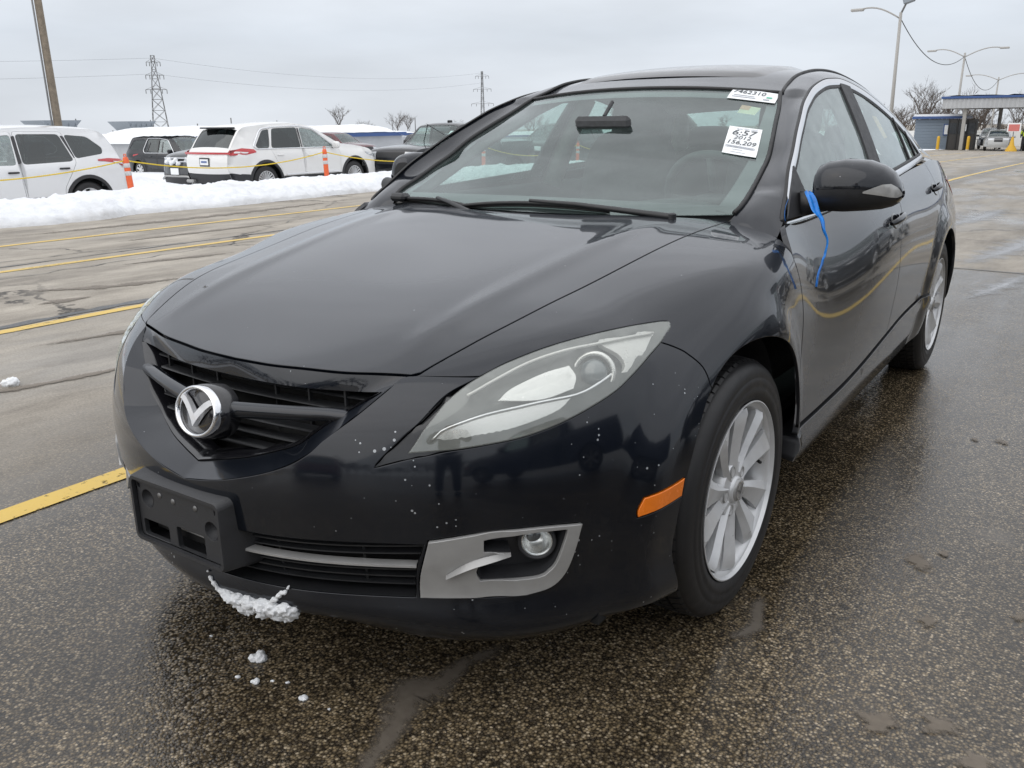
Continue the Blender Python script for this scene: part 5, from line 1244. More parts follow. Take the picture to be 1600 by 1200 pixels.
    ck = mth('MULTIPLY', rng_(vc.outputs['Distance'], .004, .011, 1, 0), mth('MULTIPLY', oldm, rng_(noise(.4, 3), .45, .6, 0, .9)))
    col = mixc(ck, dk.outputs[0], (.018, .016, .014))
    L.new(col, b.inputs['Base Color'])
    # roughness: silt and dry pavement are matt, the rest carries a thin film
    flood = rng_(mth('ADD', mth('MULTIPLY', noise(.62, 8, .66, .5, PS), .6), mth('MULTIPLY', track, .4)), .42, .57, .12, 1.0)
    r0 = mth('ADD', rng_(noise(2.4, 7, .6), .35, .65, .06, .14), mth('MULTIPLY', flood, .10))
    rn = mixc(sm, r0, (.55, .55, .55)) if False else mth('ADD', r0, mth('MULTIPLY', sm, .25))
    ro = mth('ADD', mth('MULTIPLY', w_, rn), mth('MULTIPLY', mth('SUBTRACT', 1, w_), .72)); L.new(ro, b.inputs['Roughness'])
    b.inputs['Specular IOR Level'].default_value = .5
    # relief: stones where it is coarse, fine grain where it is old
    hs = mth('ADD', mth('MULTIPLY', rng_(v1.outputs['Distance'], 0, .6, 1, 0), 1.0), mth('MULTIPLY', rng_(v2.outputs['Distance'], 0, .6, .5, 0), .6))
    hs = mth('MULTIPLY', hs, mth('MULTIPLY', mth('SUBTRACT', 1, mth('MULTIPLY', sm, .8)), flood))
    hh = mth('ADD', mth('MULTIPLY', hs, mth('ADD', mth('MULTIPLY', nearx, .85), .05)), mth('MULTIPLY', noise(60, 4, .7), .20))
    hh = mth('SUBTRACT', hh, mth('MULTIPLY', ck, 2))
    bp = N(nt, 'ShaderNodeBump', Strength=.5, Distance=.0024); L.new(hh, bp.inputs['Height']); L.new(bp.outputs[0], b.inputs['Normal'])
    return m
ASPH = asphalt()
xs = np.unique(np.r_[np.linspace(-420, -40, 24), np.linspace(-40, -9, 45), np.linspace(-9, 6, 26), np.linspace(6, 420, 24)]); ys = np.unique(np.r_[np.linspace(-300, -6, 20), np.linspace(-6, 30, 50), np.linspace(30, 150, 40), np.linspace(150, 900, 16)])
X, Y = np.meshgrid(xs, ys, indexing='ij'); gm = MB().grid(np.stack([X, Y, G_h(X, Y)], -1)).build('ground', ASPH, None, True); tag(gm, 'wet coarse asphalt with paler worn pavement beyond the yellow line', None, None, 'structure')
def ypaint():
    m, nt, b = nmat('worn_yellow_paint'); L = nt.links; g = N(nt, 'ShaderNodeNewGeometry'); out = nt.nodes['Material Output']
    n = N(nt, 'ShaderNodeTexNoise', Scale=26, Detail=9, Roughness=.75); L.new(g.outputs['Position'], n.inputs['Vector'])
    n2 = N(nt, 'ShaderNodeTexNoise', Scale=1.6, Detail=5); L.new(g.outputs['Position'], n2.inputs['Vector'])
    mx = N(nt, 'ShaderNodeMix', data_type='RGBA'); mx.inputs[6].default_value = (.70, .45, .035, 1); mx.inputs[7].default_value = (.52, .37, .09, 1); L.new(n2.outputs['Fac'], mx.inputs[0]); L.new(mx.outputs[2], b.inputs['Base Color'])
    b.inputs['Roughness'].default_value = .38
    ad = N(nt, 'ShaderNodeMath', operation='MULTIPLY_ADD'); ad.inputs[1].default_value = .35; L.new(n2.outputs['Fac'], ad.inputs[0]); L.new(n.outputs['Fac'], ad.inputs[2])
    r = N(nt, 'ShaderNodeMapRange'); r.inputs[1].default_value = .76; r.inputs[2].default_value = .84; L.new(ad.outputs[0], r.inputs[0])
    tr = N(nt, 'ShaderNodeBsdfTransparent'); ms = N(nt, 'ShaderNodeMixShader'); L.new(r.outputs[0], ms.inputs[0]); L.new(b.outputs[0], ms.inputs[1]); L.new(tr.outputs[0], ms.inputs[2]); L.new(ms.outputs[0], out.inputs['Surface'])
    bp = N(nt, 'ShaderNodeBump', Strength=.4, Distance=.003); L.new(n.outputs['Fac'], bp.inputs['Height']); L.new(bp.outputs[0], b.inputs['Normal'])
    return m
YP = ypaint()
TAR = simple('crack_sealant', (.012, .012, .012), .3, var=.3)
def line_strip(name, pts, w, mat, dz, seed, rag=.12, label=None):
    P = cat(pts, .15); r = random.Random(seed); L_, R_ = [], []
    T = np.gradient(P, axis=0); T /= np.linalg.norm(T, axis=1, keepdims=True); Nn = np.stack([T[:, 1], -T[:, 0]], 1)
    for i, p in enumerate(P):
        a = w/2*(1+rag*r.uniform(-1, 1)); b_ = w/2*(1+rag*r.uniform(-1, 1)); q = p+Nn[i]*a; s_ = p-Nn[i]*b_; L_.append((*q, float(G_h(*q))+dz)); R_.append((*s_, float(G_h(*s_))+dz))
    o = MB().grid(np.array([L_, R_])).build(name, mat, None, False); return tag(o, label, None, None, 'structure')
line_strip('lane_line', [(-1.345, -9), (-1.345, 14), (-1.50, 22), (-1.2, 60)], .105, YP, .004, 1, label='worn yellow line beside the black sedan')
line_strip('lane_line', [(-4.155, -6), (-4.150, 20), (-4.2, 60)], .105, YP, .004, 2, label='second yellow line, next to a tarred crack')
line_strip('lane_line', [(-6.78, -6), (-6.62, 5), (-6.60, 30), (-6.6, 60)], .105, YP, .004, 3, label='third yellow line across the pavement')
line_strip('lane_line', [(-8.54, -6), (-8.46, 8), (-8.4, 30), (-8.4, 60)], .105, YP, .004, 4, label='thin yellow line nearest the snow bank')
line_strip('lane_line', [(1.96, 1.2), (1.95, 3), (1.9, 14), (1.9, 40)], .105, YP, .004, 5, label='yellow line on the far side of the black sedan')
line_strip('tar_seam', [(-4.33, -6), (-4.29, 0), (-4.33, 3), (-4.28, 8), (-4.32, 25)], .10, TAR, .004, 6, .6, 'ragged black tar seam along the second yellow line')
line_strip('tar_seam', [(-6.93, -3), (-6.9, 1), (-6.93, 3), (-6.88, 9)], .030, TAR, .004, 7, .8, 'thin tar seam beside the third yellow line')
line_strip('tar_seam', [(-1.2, 6.36), (.4, 6.33), (1.1, 6.29), (2.4, 6.27)], .022, TAR, .004, 8, .7, 'dark joint across the lane behind the rear wheel')
def crack(seed, a, b_, w=.012, amp=.16):
    r = random.Random(seed); n = 26; P = []
    d = np.array(b_)-np.array(a); nn = np.array([-d[1], d[0]])/np.linalg.norm(d); o = 0
    for i in range(n+1): o += r.uniform(-1, 1)*amp*.4; P.append(np.array(a)+d*i/n+nn*o)
    line_strip('crack', [tuple(p) for p in P], w, TAR, .004, seed, .8, 'hairline crack wandering over the pale pavement')
for i, (a, b_) in enumerate((((-5.9, .5), (-6.2, 4.5)), ((-7.3, 2.), (-6.9, 5.5)), ((-5.1, 3.2), (-5.7, 5.0)), ((-7.5, 6), (-8.3, 9)), ((-7.3, 8), (-7.4, 11)), ((-3.0, 1.2), (-2.5, 3.9)))): crack(20+i, a, b_)

def silt_mat(name, c0, c1, rough, lo, hi):
    m, nt, b = nmat(name); L = nt.links; g = N(nt, 'ShaderNodeNewGeometry'); uv = N(nt, 'ShaderNodeUVMap'); out = nt.nodes['Material Output']
    n = N(nt, 'ShaderNodeTexNoise', Scale=17, Detail=10, Roughness=.72, Distortion=.6); L.new(g.outputs['Position'], n.inputs['Vector'])
    sp = N(nt, 'ShaderNodeSeparateXYZ'); L.new(uv.outputs[0], sp.inputs[0])      # x carries the distance in from the rim of the stain
    ad = N(nt, 'ShaderNodeMath', operation='MULTIPLY_ADD'); ad.inputs[1].default_value = .75; L.new(sp.outputs['X'], ad.inputs[0]); L.new(n.outputs['Fac'], ad.inputs[2])
    r = N(nt, 'ShaderNodeMapRange'); r.inputs[1].default_value = lo; r.inputs[2].default_value = hi; r.inputs[3].default_value = 1; r.inputs[4].default_value = .12; L.new(ad.outputs[0], r.inputs[0])
    n2 = N(nt, 'ShaderNodeTexNoise', Scale=60, Detail=5, Roughness=.7); L.new(g.outputs['Position'], n2.inputs['Vector'])
    mx = N(nt, 'ShaderNodeMix', data_type='RGBA'); mx.inputs[6].default_value = (*c0, 1); mx.inputs[7].default_value = (*c1, 1); L.new(n2.outputs['Fac'], mx.inputs[0]); L.new(mx.outputs[2], b.inputs['Base Color']); b.inputs['Roughness'].default_value = rough
    tr = N(nt, 'ShaderNodeBsdfTransparent'); ms = N(nt, 'ShaderNodeMixShader'); L.new(r.outputs[0], ms.inputs[0]); L.new(b.outputs[0], ms.inputs[1]); L.new(tr.outputs[0], ms.inputs[2]); L.new(ms.outputs[0], out.inputs['Surface'])
    bp = N(nt, 'ShaderNodeBump', Strength=.3, Distance=.002); L.new(n.outputs['Fac'], bp.inputs['Height']); L.new(bp.outputs[0], b.inputs['Normal'])
    return m
SILT = silt_mat('wet_silt', (.075, .063, .050), (.17, .148, .122), .30, .78, 1.10); MUD = silt_mat('dried_mud', (.10, .082, .062), (.21, .175, .135), .55, .84, 1.05); SLUSH = silt_mat('grey_slush', (.20, .205, .21), (.38, .39, .41), .22, .72, 1.28)
def stain(name, pts, w, mat, seed, label, z=.0035):
    # blotch along a path: the UV x coordinate is 1 on the spine and 0 on the rim
    P = cat(pts, .04) if len(pts) > 1 else np.array([pts[0], (pts[0][0]+.01, pts[0][1])]); r = random.Random(seed); V = []; F = []; uvs = []
    n = 40; c = P.mean(0); m_ = bpy.data.meshes.new(name)
    if len(pts) == 1:
        rim = [(c[0]+w*(1+.25*math.sin(3*a+seed)+.15*math.sin(5*a+seed*2))*math.cos(a), c[1]+w*1.2*(1+.25*math.sin(2*a+seed))*math.sin(a)) for a in np.linspace(0, 2*math.pi, n, endpoint=False)]
        V = [(c[0], c[1])]+rim; uvs = [1]+[0]*n; F = [(0, 1+k, 1+(k+1) % n) for k in range(n)]
    else:
        T = np.gradient(P, axis=0); T /= np.linalg.norm(T, axis=1, keepdims=True); Nn = np.stack([T[:, 1], -T[:, 0]], 1)
        for i, p in enumerate(P):
            e_ = math.sin(math.pi*min(1, (i+.5)/len(P)*1.0))**.4; a = w*e_*(1+.3*math.sin(i*.7+seed)); V += [tuple(p+Nn[i]*a), tuple(p), tuple(p-Nn[i]*a)]; uvs += [0, e_, 0]
        for i in range(len(P)-1):
            for k in (0, 1): F.append((3*i+k, 3*i+k+1, 3*i+4+k, 3*i+3+k))
    m_.from_pydata([(x, y, float(G_h(x, y))+z) for x, y in V], [], F); ul = m_.uv_layers.new(name='UVMap')
    for lp in m_.loops: ul.data[lp.index].uv = (uvs[lp.vertex_index], 0)
    m_.materials.append(mat); return tag(link(bpy.data.objects.new(name, m_)), label, None, None, 'structure')
stain('silt_streak', [(.50, -.46), (.455, -.58), (.45, -.68), (.42, -.76), (.46, -.86), (.50, -1.0), (.53, -1.12)], .085, SILT, 1, 'grey brown silt streak running out from under the bumper')
stain('silt_streak', [(.93, .10), (.95, .02), (.97, -.07), (.94, -.15)], .05, SILT, 2, 'short silt smear in front of the driver side front tyre')
for i, (x, y, w_) in enumerate(((1.25, .53, .085), (1.30, .62, .035), (1.33, .20, .045), (1.31, -.28, .07), (1.42, -.22, .075), (1.50, -.30, .06), (1.33, 1.77, .05), (1.24, 1.74, .03), (.60, -1.05, .05), (1.52, .35, .04))): stain('mud_spot', [(x, y)], w_, MUD, i+3, 'brown mud spot on the wet asphalt right of the front wheel')
for i, (pts, w_) in enumerate((([(.50, 6.5), (.62, 7.0), (.85, 8.2), (1.0, 9.6)], .34), ([(.80, 4.9), (.95, 5.6), (1.05, 6.2)], .16), ([(1.05, 6.8), (1.2, 7.8), (1.3, 9.0)], .36), ([(-.2, 9.4), (.1, 10.6), (.3, 12.5)], .34))): stain('slush_streak', pts, w_, SLUSH, i+20, 'pale slush streak on the lane beyond the rear wheel')
for i, (pts, w_) in enumerate((([(-3.62, .40), (-3.5, .95), (-3.45, 1.5), (-3.5, 2.4)], .10), ([(-3.0, -.6), (-2.75, .2), (-2.7, .9)], .07), ([(-5.5, 1.4), (-5.1, 1.9), (-4.9, 2.6)], .16), ([(-4.85, 1.2), (-4.8, 1.6)], .14), ([(-6.1, 2.6), (-5.8, 3.8)], .12), ([(-9.3, 3.0), (-9.2, 6.0), (-9.4, 9.0)], .25), ([(-7.7, 3.5), (-7.6, 6.0)], .13))): stain('mud_streak', pts, w_, MUD, i+40, 'brown mud streak on the pale pavement left of the sedan', .0045)
# snow: the bank along the lane, the covered lot behind it
from mathutils import noise as mn
def fbm(x, y, s, o=5):
    return sum(mn.noise(Vector((x*s*2**k, y*s*2**k, k*7.3)))/2**k for k in range(o))
def snow_sheet(name, xs, ys, hf, mat, label):
    V = [[(x, y, hf(x, y)) for y in ys] for x in xs]; o = MB().grid(np.array(V)).build(name, mat, None, True); return tag(o, label, None, None, 'structure')
def bank(x, y):
    e_ = -10.35+.22*fbm(0, y, .35)+.10*fbm(3, y, 1.6); t = (e_-x)
    if t < 0: return float(G_h(x, y))-.08
    prof = .15*min(1, t/.35)**.6+.10*math.sin(min(1, t/3.2)*math.pi)*1.0-.16*max(0, min(1, (t-2.2)/1.5))
    return float(G_h(x, y))+prof+.055*fbm(x, y, 1.1)+.045*abs(fbm(x, y, 4.2, 4))*min(1, t/.3)+.035*fbm(x, y, 9, 3)+.14*max(0, fbm(x+9, y, .45, 2))*min(1, t/1.0)
xs = np.r_[np.linspace(-15.2, -12.6, 36), np.linspace(-12.5, -9.9, 64)]; ys = np.r_[np.linspace(-4, 3.2, 40), np.linspace(3.3, 14, 210), np.linspace(14.1, 60, 240)]
snow_sheet('snow_bank', xs, ys, bank, SNOWB, 'ploughed snow bank with a dirty foot along the far lane')
def lot(x, y): return float(G_h(x, y))+.02+.10*max(-.12, fbm(x, y, .30, 4))+.5*math.exp(-((x+18.0)/1.7)**2-((y-10.3)/1.3)**2)+.35*math.exp(-((x+16.9)/1.0)**2-((y-9.6)/.8)**2)
snow_sheet('snow_cover', np.linspace(-160, -14.8, 150), np.linspace(-40, 200, 170), lot, SNOWM, 'snow covered car park behind the bank')
# ------------------------------------------------------------------ other vehicles
def dist_poly(P, L):
    A_ = L; B_ = np.roll(L, -1, 0); D = np.full(len(P), 9.)
    for a, b in zip(A_, B_):
        d = b-a; l2 = d@d
        if l2 < 1e-12: continue
        t = np.clip(((P-a)@d)/l2, 0, 1); D = np.minimum(D, np.linalg.norm(P-a-t[:, None]*d, axis=1))
    return D
def vehicle(name, label, loc, rz, spec, group=None, cat_='car'):
    """spec: side outline from the front foot over the roof to the rear foot (y, z; front at y=0), bottom height,
    wheels, windows, doors; width and tumblehome come from the belt line upwards"""
    T = empty(name, loc, rz, label, cat_, group); W = spec['w']/2; prof = spec['profile']; belt = spec['belt']; zb = spec['bottom']; Rr = spec.get('round', .10); wr = spec['wr']; wy = spec['wheels']
    body = spec['paint']; det = spec.get('detail', 1)
    top_l = cat(prof, .08) if det else np.array(prof, float)
    y0, y1 = prof[0][0], prof[-1][0]; ar = wr+.055
    # lower edge with the wheel arches, rear to front
    low = [(y1, zb)]
    for cy in wy[::-1]:
        k = math.sqrt(max(.01, ar*ar-(zb-wr)**2)); a0 = math.atan2(zb-wr, k); ts = np.linspace(a0, math.pi-a0, 14)
        low += [(cy+ar*math.cos(a), wr+ar*math.sin(a)) for a in ts]
    low.append((y0, zb))
    outer = np.vstack([top_l, np.array(low)]); keep = [0]
    for i in range(1, len(outer)):
        if np.linalg.norm(outer[i]-outer[keep[-1]]) > .02: keep.append(i)
    outer = outer[keep]; edge = np.array(prof, float)
    ed = np.vstack([top_l, top_l[::-1]])
    tum = spec.get('tumble', .34); nose = spec.get('nose', .16)
    def X(y, z):
        y = np.asarray(y, float).ravel(); z = np.asarray(z, float).ravel()
        x = np.full(len(y), W); x = x-nose*np.clip(1-(y-y0)/.75, 0, 1)**2.2-spec.get('tail', .10)*np.clip(1-(y1-y)/.6, 0, 1)**2.2
        bz = np.interp(y, [belt[0][0], belt[1][0]], [belt[0][1], belt[1][1]])
        x = x-tum*np.clip(z-bz, 0, 2)-.05*np.clip((.48-z)/.3, 0, 1)**2-.06*np.clip((z-bz+.28)/.28, 0, 1)**3
        for cy in wy: x = x+.022*(1-sstep(ar, ar+.20, np.hypot(y-cy, z-wr)))
        d = dist_poly(np.stack([y, z], 1), ed); d = np.clip(d/Rr, 0, 1); return x-Rr*(1-np.sqrt(np.clip(1-(1-d)**2, 0, 1)))*.9
    side = lambda y, z: np.stack([X(y, z), np.ravel(np.asarray(y, float)), np.ravel(np.asarray(z, float))], 1)
    def pol(P, st=.05): return cat(list(P)+[P[0]], st)[:-1] if spec.get('softwin', True) else np.array(P, float)
    def rpoly(P, r=.05):
        P = [np.array(p, float) for p in P]; out = []
        for i, p in enumerate(P):
            a = P[i-1]-p; b = P[(i+1) % len(P)]-p; ra_ = min(r, np.linalg.norm(a)*.45, np.linalg.norm(b)*.45); a = a/np.linalg.norm(a)*ra_; b = b/np.linalg.norm(b)*ra_
            for t in (0, .33, .67, 1): out.append((1-t)**2*(p+a)+2*t*(1-t)*p+t*t*(p+b))
        return np.array(out)
    h = spec.get('h', .11)
    for mi in (False, True):
        if mi and spec.get('one_side'): pass
        doors = [rpoly(d, .06) for d in spec.get('doors', [])]; wins = [rpoly(w_, .06) for w_ in spec['windows']]
        inner = [w_ for w_ in wins if not any(inside(d, w_.mean(0)[None])[0] for d in doors)]
        panel('body_side', side, [outer]+doors+inner, body, T, h=h, gap=.003, flange=.02, mirror=mi)
        for d in doors: panel('door', side, [d]+[w_ for w_ in wins if inside(d, w_.mean(0)[None])[0]], body, T, h=h, gap=.004, flange=.02, mirror=mi)
        for i, w_ in enumerate(wins):
            fr_ = w_.mean(0)+(w_-w_.mean(0))*1.0
            panel('side_window', side, [w_], spec['glass'][i] if isinstance(spec['glass'], (list, tuple)) else spec['glass'], T, h=.3, gap=.0, flange=.004, off=-.010, mirror=mi)
        if spec.get('chrome'):
            Lw = np.vstack([w_ for w_ in wins]); hull = rpoly(spec['chrome'], .09); P = side(hull[:, 0], hull[:, 1])+[.006, 0, 0]; P = P*[-1, 1, 1] if mi else P
            MB().tube(list(P)+[P[0]], .016, 5, False).build('window_moulding', CHROME, T, True)
        for nm, P, mt, of in spec.get('side_parts', []):
            P = rpoly(P, .03); P = P[inside(outer, P)] if nm == 'cladding' and False else P
            panel(nm, side, [P], mt, T, h=.12, gap=.002, flange=.02, mirror=mi, off=of)
        if spec.get('clad') is not None:
            for cy in wy:
                a = np.linspace(math.asin((zb-wr)/ar) if abs((zb-wr)/ar) < 1 else 0, math.pi-(math.asin((zb-wr)/ar)), 22); rows = []
                for rr, o_ in ((ar-.002, -.03), (ar-.002, .012), (ar+.055, .014), (ar+.062, -.004)): P = side(cy+rr*np.cos(a), wr+rr*np.sin(a))+[o_, 0, 0]; rows.append(P*[-1, 1, 1] if mi else P)
                MB().grid(np.array(rows if mi else rows[::-1])).build('arch_flare', MATTE, T, True, 50)
            for (ya, yb) in spec['clad']:
                rows = []
                yy = np.linspace(ya, yb, 12)
                for z_, o_ in ((zb-.02, -.08), (zb-.01, .006), (zb+.17, .016), (zb+.185, -.004)): P = side(yy, np.full(12, z_))+[o_, 0, 0]; rows.append(P*[-1, 1, 1] if mi else P)
                MB().grid(np.array(rows[::-1] if mi else rows)).build('sill_cladding', MATTE, T, True, 50)
        sx = -1 if mi else 1
        for (hy, hz_) in spec.get('handles', []):
            P = side([hy], [hz_])[0]; MB().bbox((sx*(P[0]+.02), hy, hz_), (.03, .20, .032), .012).build('door_handle', spec.get('handle_mat', body), T)
        my, mz = spec['mirror']; P = side([my], [mz])[0]; blob('door_mirror', (sx*(P[0]+.13), my, mz+.06), (.24, .13, .17), spec.get('mirror_mat', body), T, 9, .7)
        MB().tube([(sx*(P[0]-.02), my, mz), (sx*(P[0]+.09), my, mz+.02)], .03, 6).build('mirror_foot', BLACKP, T, True)
    # front, roof and tail strip across the width; glass where the outline says so
    tl = top_l; n = len(tl); us = np.linspace(-1, 1, 15); xs_ = X(tl[:, 0], tl[:, 1]); T2 = np.gradient(tl, axis=0); T2 /= np.linalg.norm(T2, axis=1, keepdims=True); Nn = np.stack([T2[:, 1]*-1, T2[:, 0]], 1)
    def P_at(i, u, o=0.0):
        cr_ = spec.get('crown', .05)*(1-abs(u)**2.4)
        return np.array([u*xs_[i], tl[i, 0]+Nn[i, 0]*(cr_+o)*1.0-(spec.get('bow', .10)*(1-abs(u)**2))*(max(0, 1-(tl[i, 0]-y0)/.9)**1.5), tl[i, 1]+Nn[i, 1]*(cr_+o)])
    zones = spec['zones']   # (name, y/z test, material)
    runs = []; cur = None
    for i in range(n-1):
        m_ = (tl[i]+tl[i+1])/2; z_ = 'body'
        for zn, f_ in zones.items():
            if f_(m_): z_ = zn
        if cur and cur[0] == z_: cur[2] = i+1
        else: cur = [z_, i, i+1]; runs.append(cur)
    nm = {'windshield': 'windshield', 'rear_glass': 'rear_window', 'body': 'body_shell', 'grille': 'grille', 'roof': 'roof', 'cladding': 'lower_bumper'}
    mt = {'windshield': spec.get('wsg', WINDSH), 'rear_glass': spec.get('rglass', DARKG), 'body': body, 'grille': spec.get('grille_mat', BLACKP), 'roof': spec.get('roof_mat', body), 'cladding': MATTE}
    for z_, i0, i1 in runs:
        if z_ in ('windshield', 'rear_glass'):
            k = .93
            G = np.array([[P_at(i, u*k, -.006) for u in us] for i in range(i0, i1+1)]); MB().grid(G[:, ::-1]).build(nm[z_], mt[z_], T, True)
            for a_, b_ in ((k-.01, 1), (-1, -k+.01)): MB().grid(np.array([[P_at(i, u) for u in (b_, a_)] for i in range(i0, i1+1)])).build('pillar', body, T, True)
        else:
            G = np.array([[P_at(i, u) for u in us] for i in range(i0, i1+1)]); MB().grid(G[:, ::-1]).build(nm[z_], mt[z_], T, True)
    for pname, (sa, sb), (ua, ub), mt_, o_ in spec.get('strip_parts', []):
        # rectangles on the strip: arc position in metres from the front foot, across as fraction
        d = np.r_[0, np.cumsum(np.linalg.norm(np.diff(tl, axis=0), axis=1))]
        def at2(s_, u):
            i = min(n-2, max(0, np.searchsorted(d, s_)-1)); f_ = (s_-d[i])/(d[i+1]-d[i]); return P_at(i, u, o_)*(1-f_)+P_at(i+1, u, o_)*f_
        for (a_, b_) in (((ua, ub),) if ua < 0 < ub or spec.get('nomir') else ((ua, ub), (-ub, -ua))):
            G = np.array([[at2(s_, u) for u in np.linspace(a_, b_, 9)] for s_ in np.linspace(sa, sb, 5)])
            back = np.array([[at2(s_, u) for u in np.linspace(a_, b_, 9)] for s_ in np.linspace(sa, sb, 5)])
            rim = MB().grid(G[:, ::-1]); rim.grid(np.array([np.vstack([G[0], ]), G[0]*.5+G[0]*.5+np.array([0, .03 if sa < 1.6 else -.03, 0])])); rim.build(pname, mt_, T, True)
    # dark floor and simple cabin so the glass has something behind it
    MB().box((0, (y0+y1)/2, zb+.05), (W*1.7, (y1-y0)*.92, .06)).build('underbody', DARK, T)
    MB().box((0, (y0+y1)/2, (zb+belt[0][1])/2), (W*1.5, (y1-y0)*.80, belt[0][1]-zb-.16)).build('cabin', INTG, T)
    for (sy) in spec.get('seats', []):
        for sx in (-.38, .38): blob('seat', (sx, sy, belt[0][1]+.10), (.46, .16, .62), INTG, T, 8, .6, rx=math.radians(-10))
    for cy in wy:
        for sx in (1, -1):
            w_ = spec['wheel_proto'](sx); w_.parent = T; w_.location = (sx*(W-.005-.01), cy, wr); w_.scale = (1, wr/.36, wr/.36); w_.rotation_euler = (random.random()*6, 0, 0)
    return T
_wp = {}
def bg_wheel(kind, sx):
    key = (kind, sx)
    if key in _wp: return copy_tree(_wp[key])
    mt = {'five': ALLOY, 'ten': ALLOY, 'dark': STEEL, 'split': ALLOY}[kind]; nsp = {'five': 7, 'ten': 10, 'dark': 6, 'split': 5}[kind]
    w_ = MB().lathe([(.232, .0), (.232, -.012), (.218, -.014), (.205, -.06), (.205, -.17), (.232, -.19)], (0, 0, 0), 'X', 30, sx).build('wheel', DARK, None, True, 40)  # near-black barrel: shade between the spokes put into the colour
    MB().lathe([(.2325, -.010), (.2325, .002), (.222, .002), (.216, -.012)], (0, 0, 0), 'X', 30, sx).build('rim', mt, w_, True, 40)
    MB().lathe([(.225, -.004), (.25, .004), (.30, .002), (.335, -.012), (.352, -.035), (.36, -.06), (.36, -.17), (.34, -.20), (.23, -.20)], (0, 0, 0), 'X', 40, sx).build('tyre', RUB, w_, True)
    for k in range(nsp*(2 if kind == 'ten' else 1)):
        a = 2*math.pi*k/(nsp*(2 if kind == 'ten' else 1)); wd = .03 if kind == 'ten' else .085; V = []
        for r_, w2, xo in ((.03, wd*.8 if kind != 'ten' else .018, -.02), (.12, wd*.8, -.012), (.222, wd*1.2, -.006)):
            for dy, dx in ((-w2/2, -.012), (0, 0), (w2/2, -.012), (w2/2, -.04), (-w2/2, -.04)):
                V.append((sx*(xo+dx), r_*math.cos(a)-dy*math.sin(a), r_*math.sin(a)+dy*math.cos(a)))
        F = [(i*5+j, i*5+(j+1) % 5, (i+1)*5+(j+1) % 5, (i+1)*5+j) for i in range(2) for j in range(5)]
        if sx < 0: F = [f_[::-1] for f_ in F]
        mesh('spoke', V, F, mt, w_, False)
    MB().lathe([(.055, -.04), (.055, -.012), (.03, -.004), (.0005, -.004)], (0, 0, 0), 'X', 20, sx).build('hub_cap', mt, w_, True)
    MB().lathe([(.20, -.09), (.05, -.085), (.0005, -.085)], (0, 0, 0), 'X', 24, sx).build('brake_disc', DARK, w_, True)  # disc blackened too, painted shade behind the spokes
    _wp[key] = w_; return w_
WHITE = paint('white_paint', (.74, .75, .76), dirt=0); WHITE2 = paint('pearl_white_paint', (.76, .76, .75), dirt=0)
BLK2 = paint('black_paint_far', (.008, .009, .012), dirt=0); GREY = paint('dark_grey_paint', (.045, .05, .056), dirt=0); SILV = paint('silver_paint', (.40, .41, .41), dirt=0); MAROON = paint('maroon_paint', (.09, .02, .025), dirt=0); NAVY = paint('navy_paint', (.015, .022, .045), dirt=0); TAN = paint('champagne_paint', (.30, .28, .24), dirt=0)
REDL = simple('red_lamp', (.45, .015, .02), .12, coat=1); WHL = simple('white_lamp', (.70, .70, .70), .15, coat=1); HEADL = simple('headlamp_glass', (.50, .52, .54), .12, coat=1, metal=.3)
SUV_P = [(0, .30), (-.02, .55), (.02, .80), (.10, .98), (.35, 1.06), (.75, 1.11), (1.18, 1.16), (1.55, 1.38), (1.95, 1.60), (2.35, 1.67), (3.0, 1.685), (3.7, 1.655), (4.12, 1.60), (4.32, 1.38), (4.44, 1.10), (4.50, .85), (4.52, .55), (4.46, .32)]
def suv_spec(paintm, wheel='five', **k):
    d = dict(w=1.84, profile=SUV_P, belt=((1.2, 1.02), (4.4, 1.14)), bottom=.30, wheels=(.93, 3.62), wr=.36, paint=paintm,
             windows=[[(1.46, 1.06), (2.02, 1.53), (2.42, 1.56), (2.38, 1.055)], [(2.50, 1.06), (2.52, 1.57), (3.28, 1.56), (3.42, 1.11), (3.36, 1.085)], [(3.48, 1.13), (3.38, 1.55), (3.80, 1.51), (4.05, 1.30), (4.02, 1.20)]],
             doors=[[(1.42, .44), (1.38, .98), (1.44, 1.07), (2.02, 1.60), (2.44, 1.62), (2.44, .44)], [(2.47, .44), (2.47, 1.62), (3.34, 1.605), (3.47, 1.08), (3.32, .86), (3.16, .62), (3.14, .44)]],
             glass=DARKG, handles=[(2.28, .92), (3.20, .96)], mirror=(1.50, 1.04), clad=[(1.40, 3.15)], seats=(2.1, 3.0),
             zones={'windshield': lambda m: 1.16 < m[0] < 1.98 and m[1] > 1.1, 'rear_glass': lambda m: m[0] > 4.10 and 1.10 < m[1] < 1.57, 'cladding': lambda m: m[1] < .52},
             wheel_proto=lambda sx: bg_wheel(wheel, sx),
             side_parts=[('pillar_trim', [(2.44, 1.545), (2.50, 1.55), (2.48, 1.075), (2.40, 1.07)], GLOSSB, .003), ('pillar_trim', [(3.30, 1.54), (3.37, 1.53), (3.46, 1.15), (3.44, 1.13)], GLOSSB, .003), ('tail_lamp', [(4.10, 1.06), (4.40, 1.03), (4.44, .95), (4.10, 1.02), (4.02, 1.06)], REDL, .006), ('headlamp', [(.10, .80), (.16, .92), (.55, .97), (.50, .89)], HEADL, .006)],
             strip_parts=[('headlamp', (.52, .66), (.45, .97), HEADL, .006), ('grille', (.38, .66), (-.40, .40), BLACKP, .006)])
    d.update(k); return d
def put(P, h): return (P[0], P[1], float(G_h(P[0], P[1]))+h)
PI = math.pi
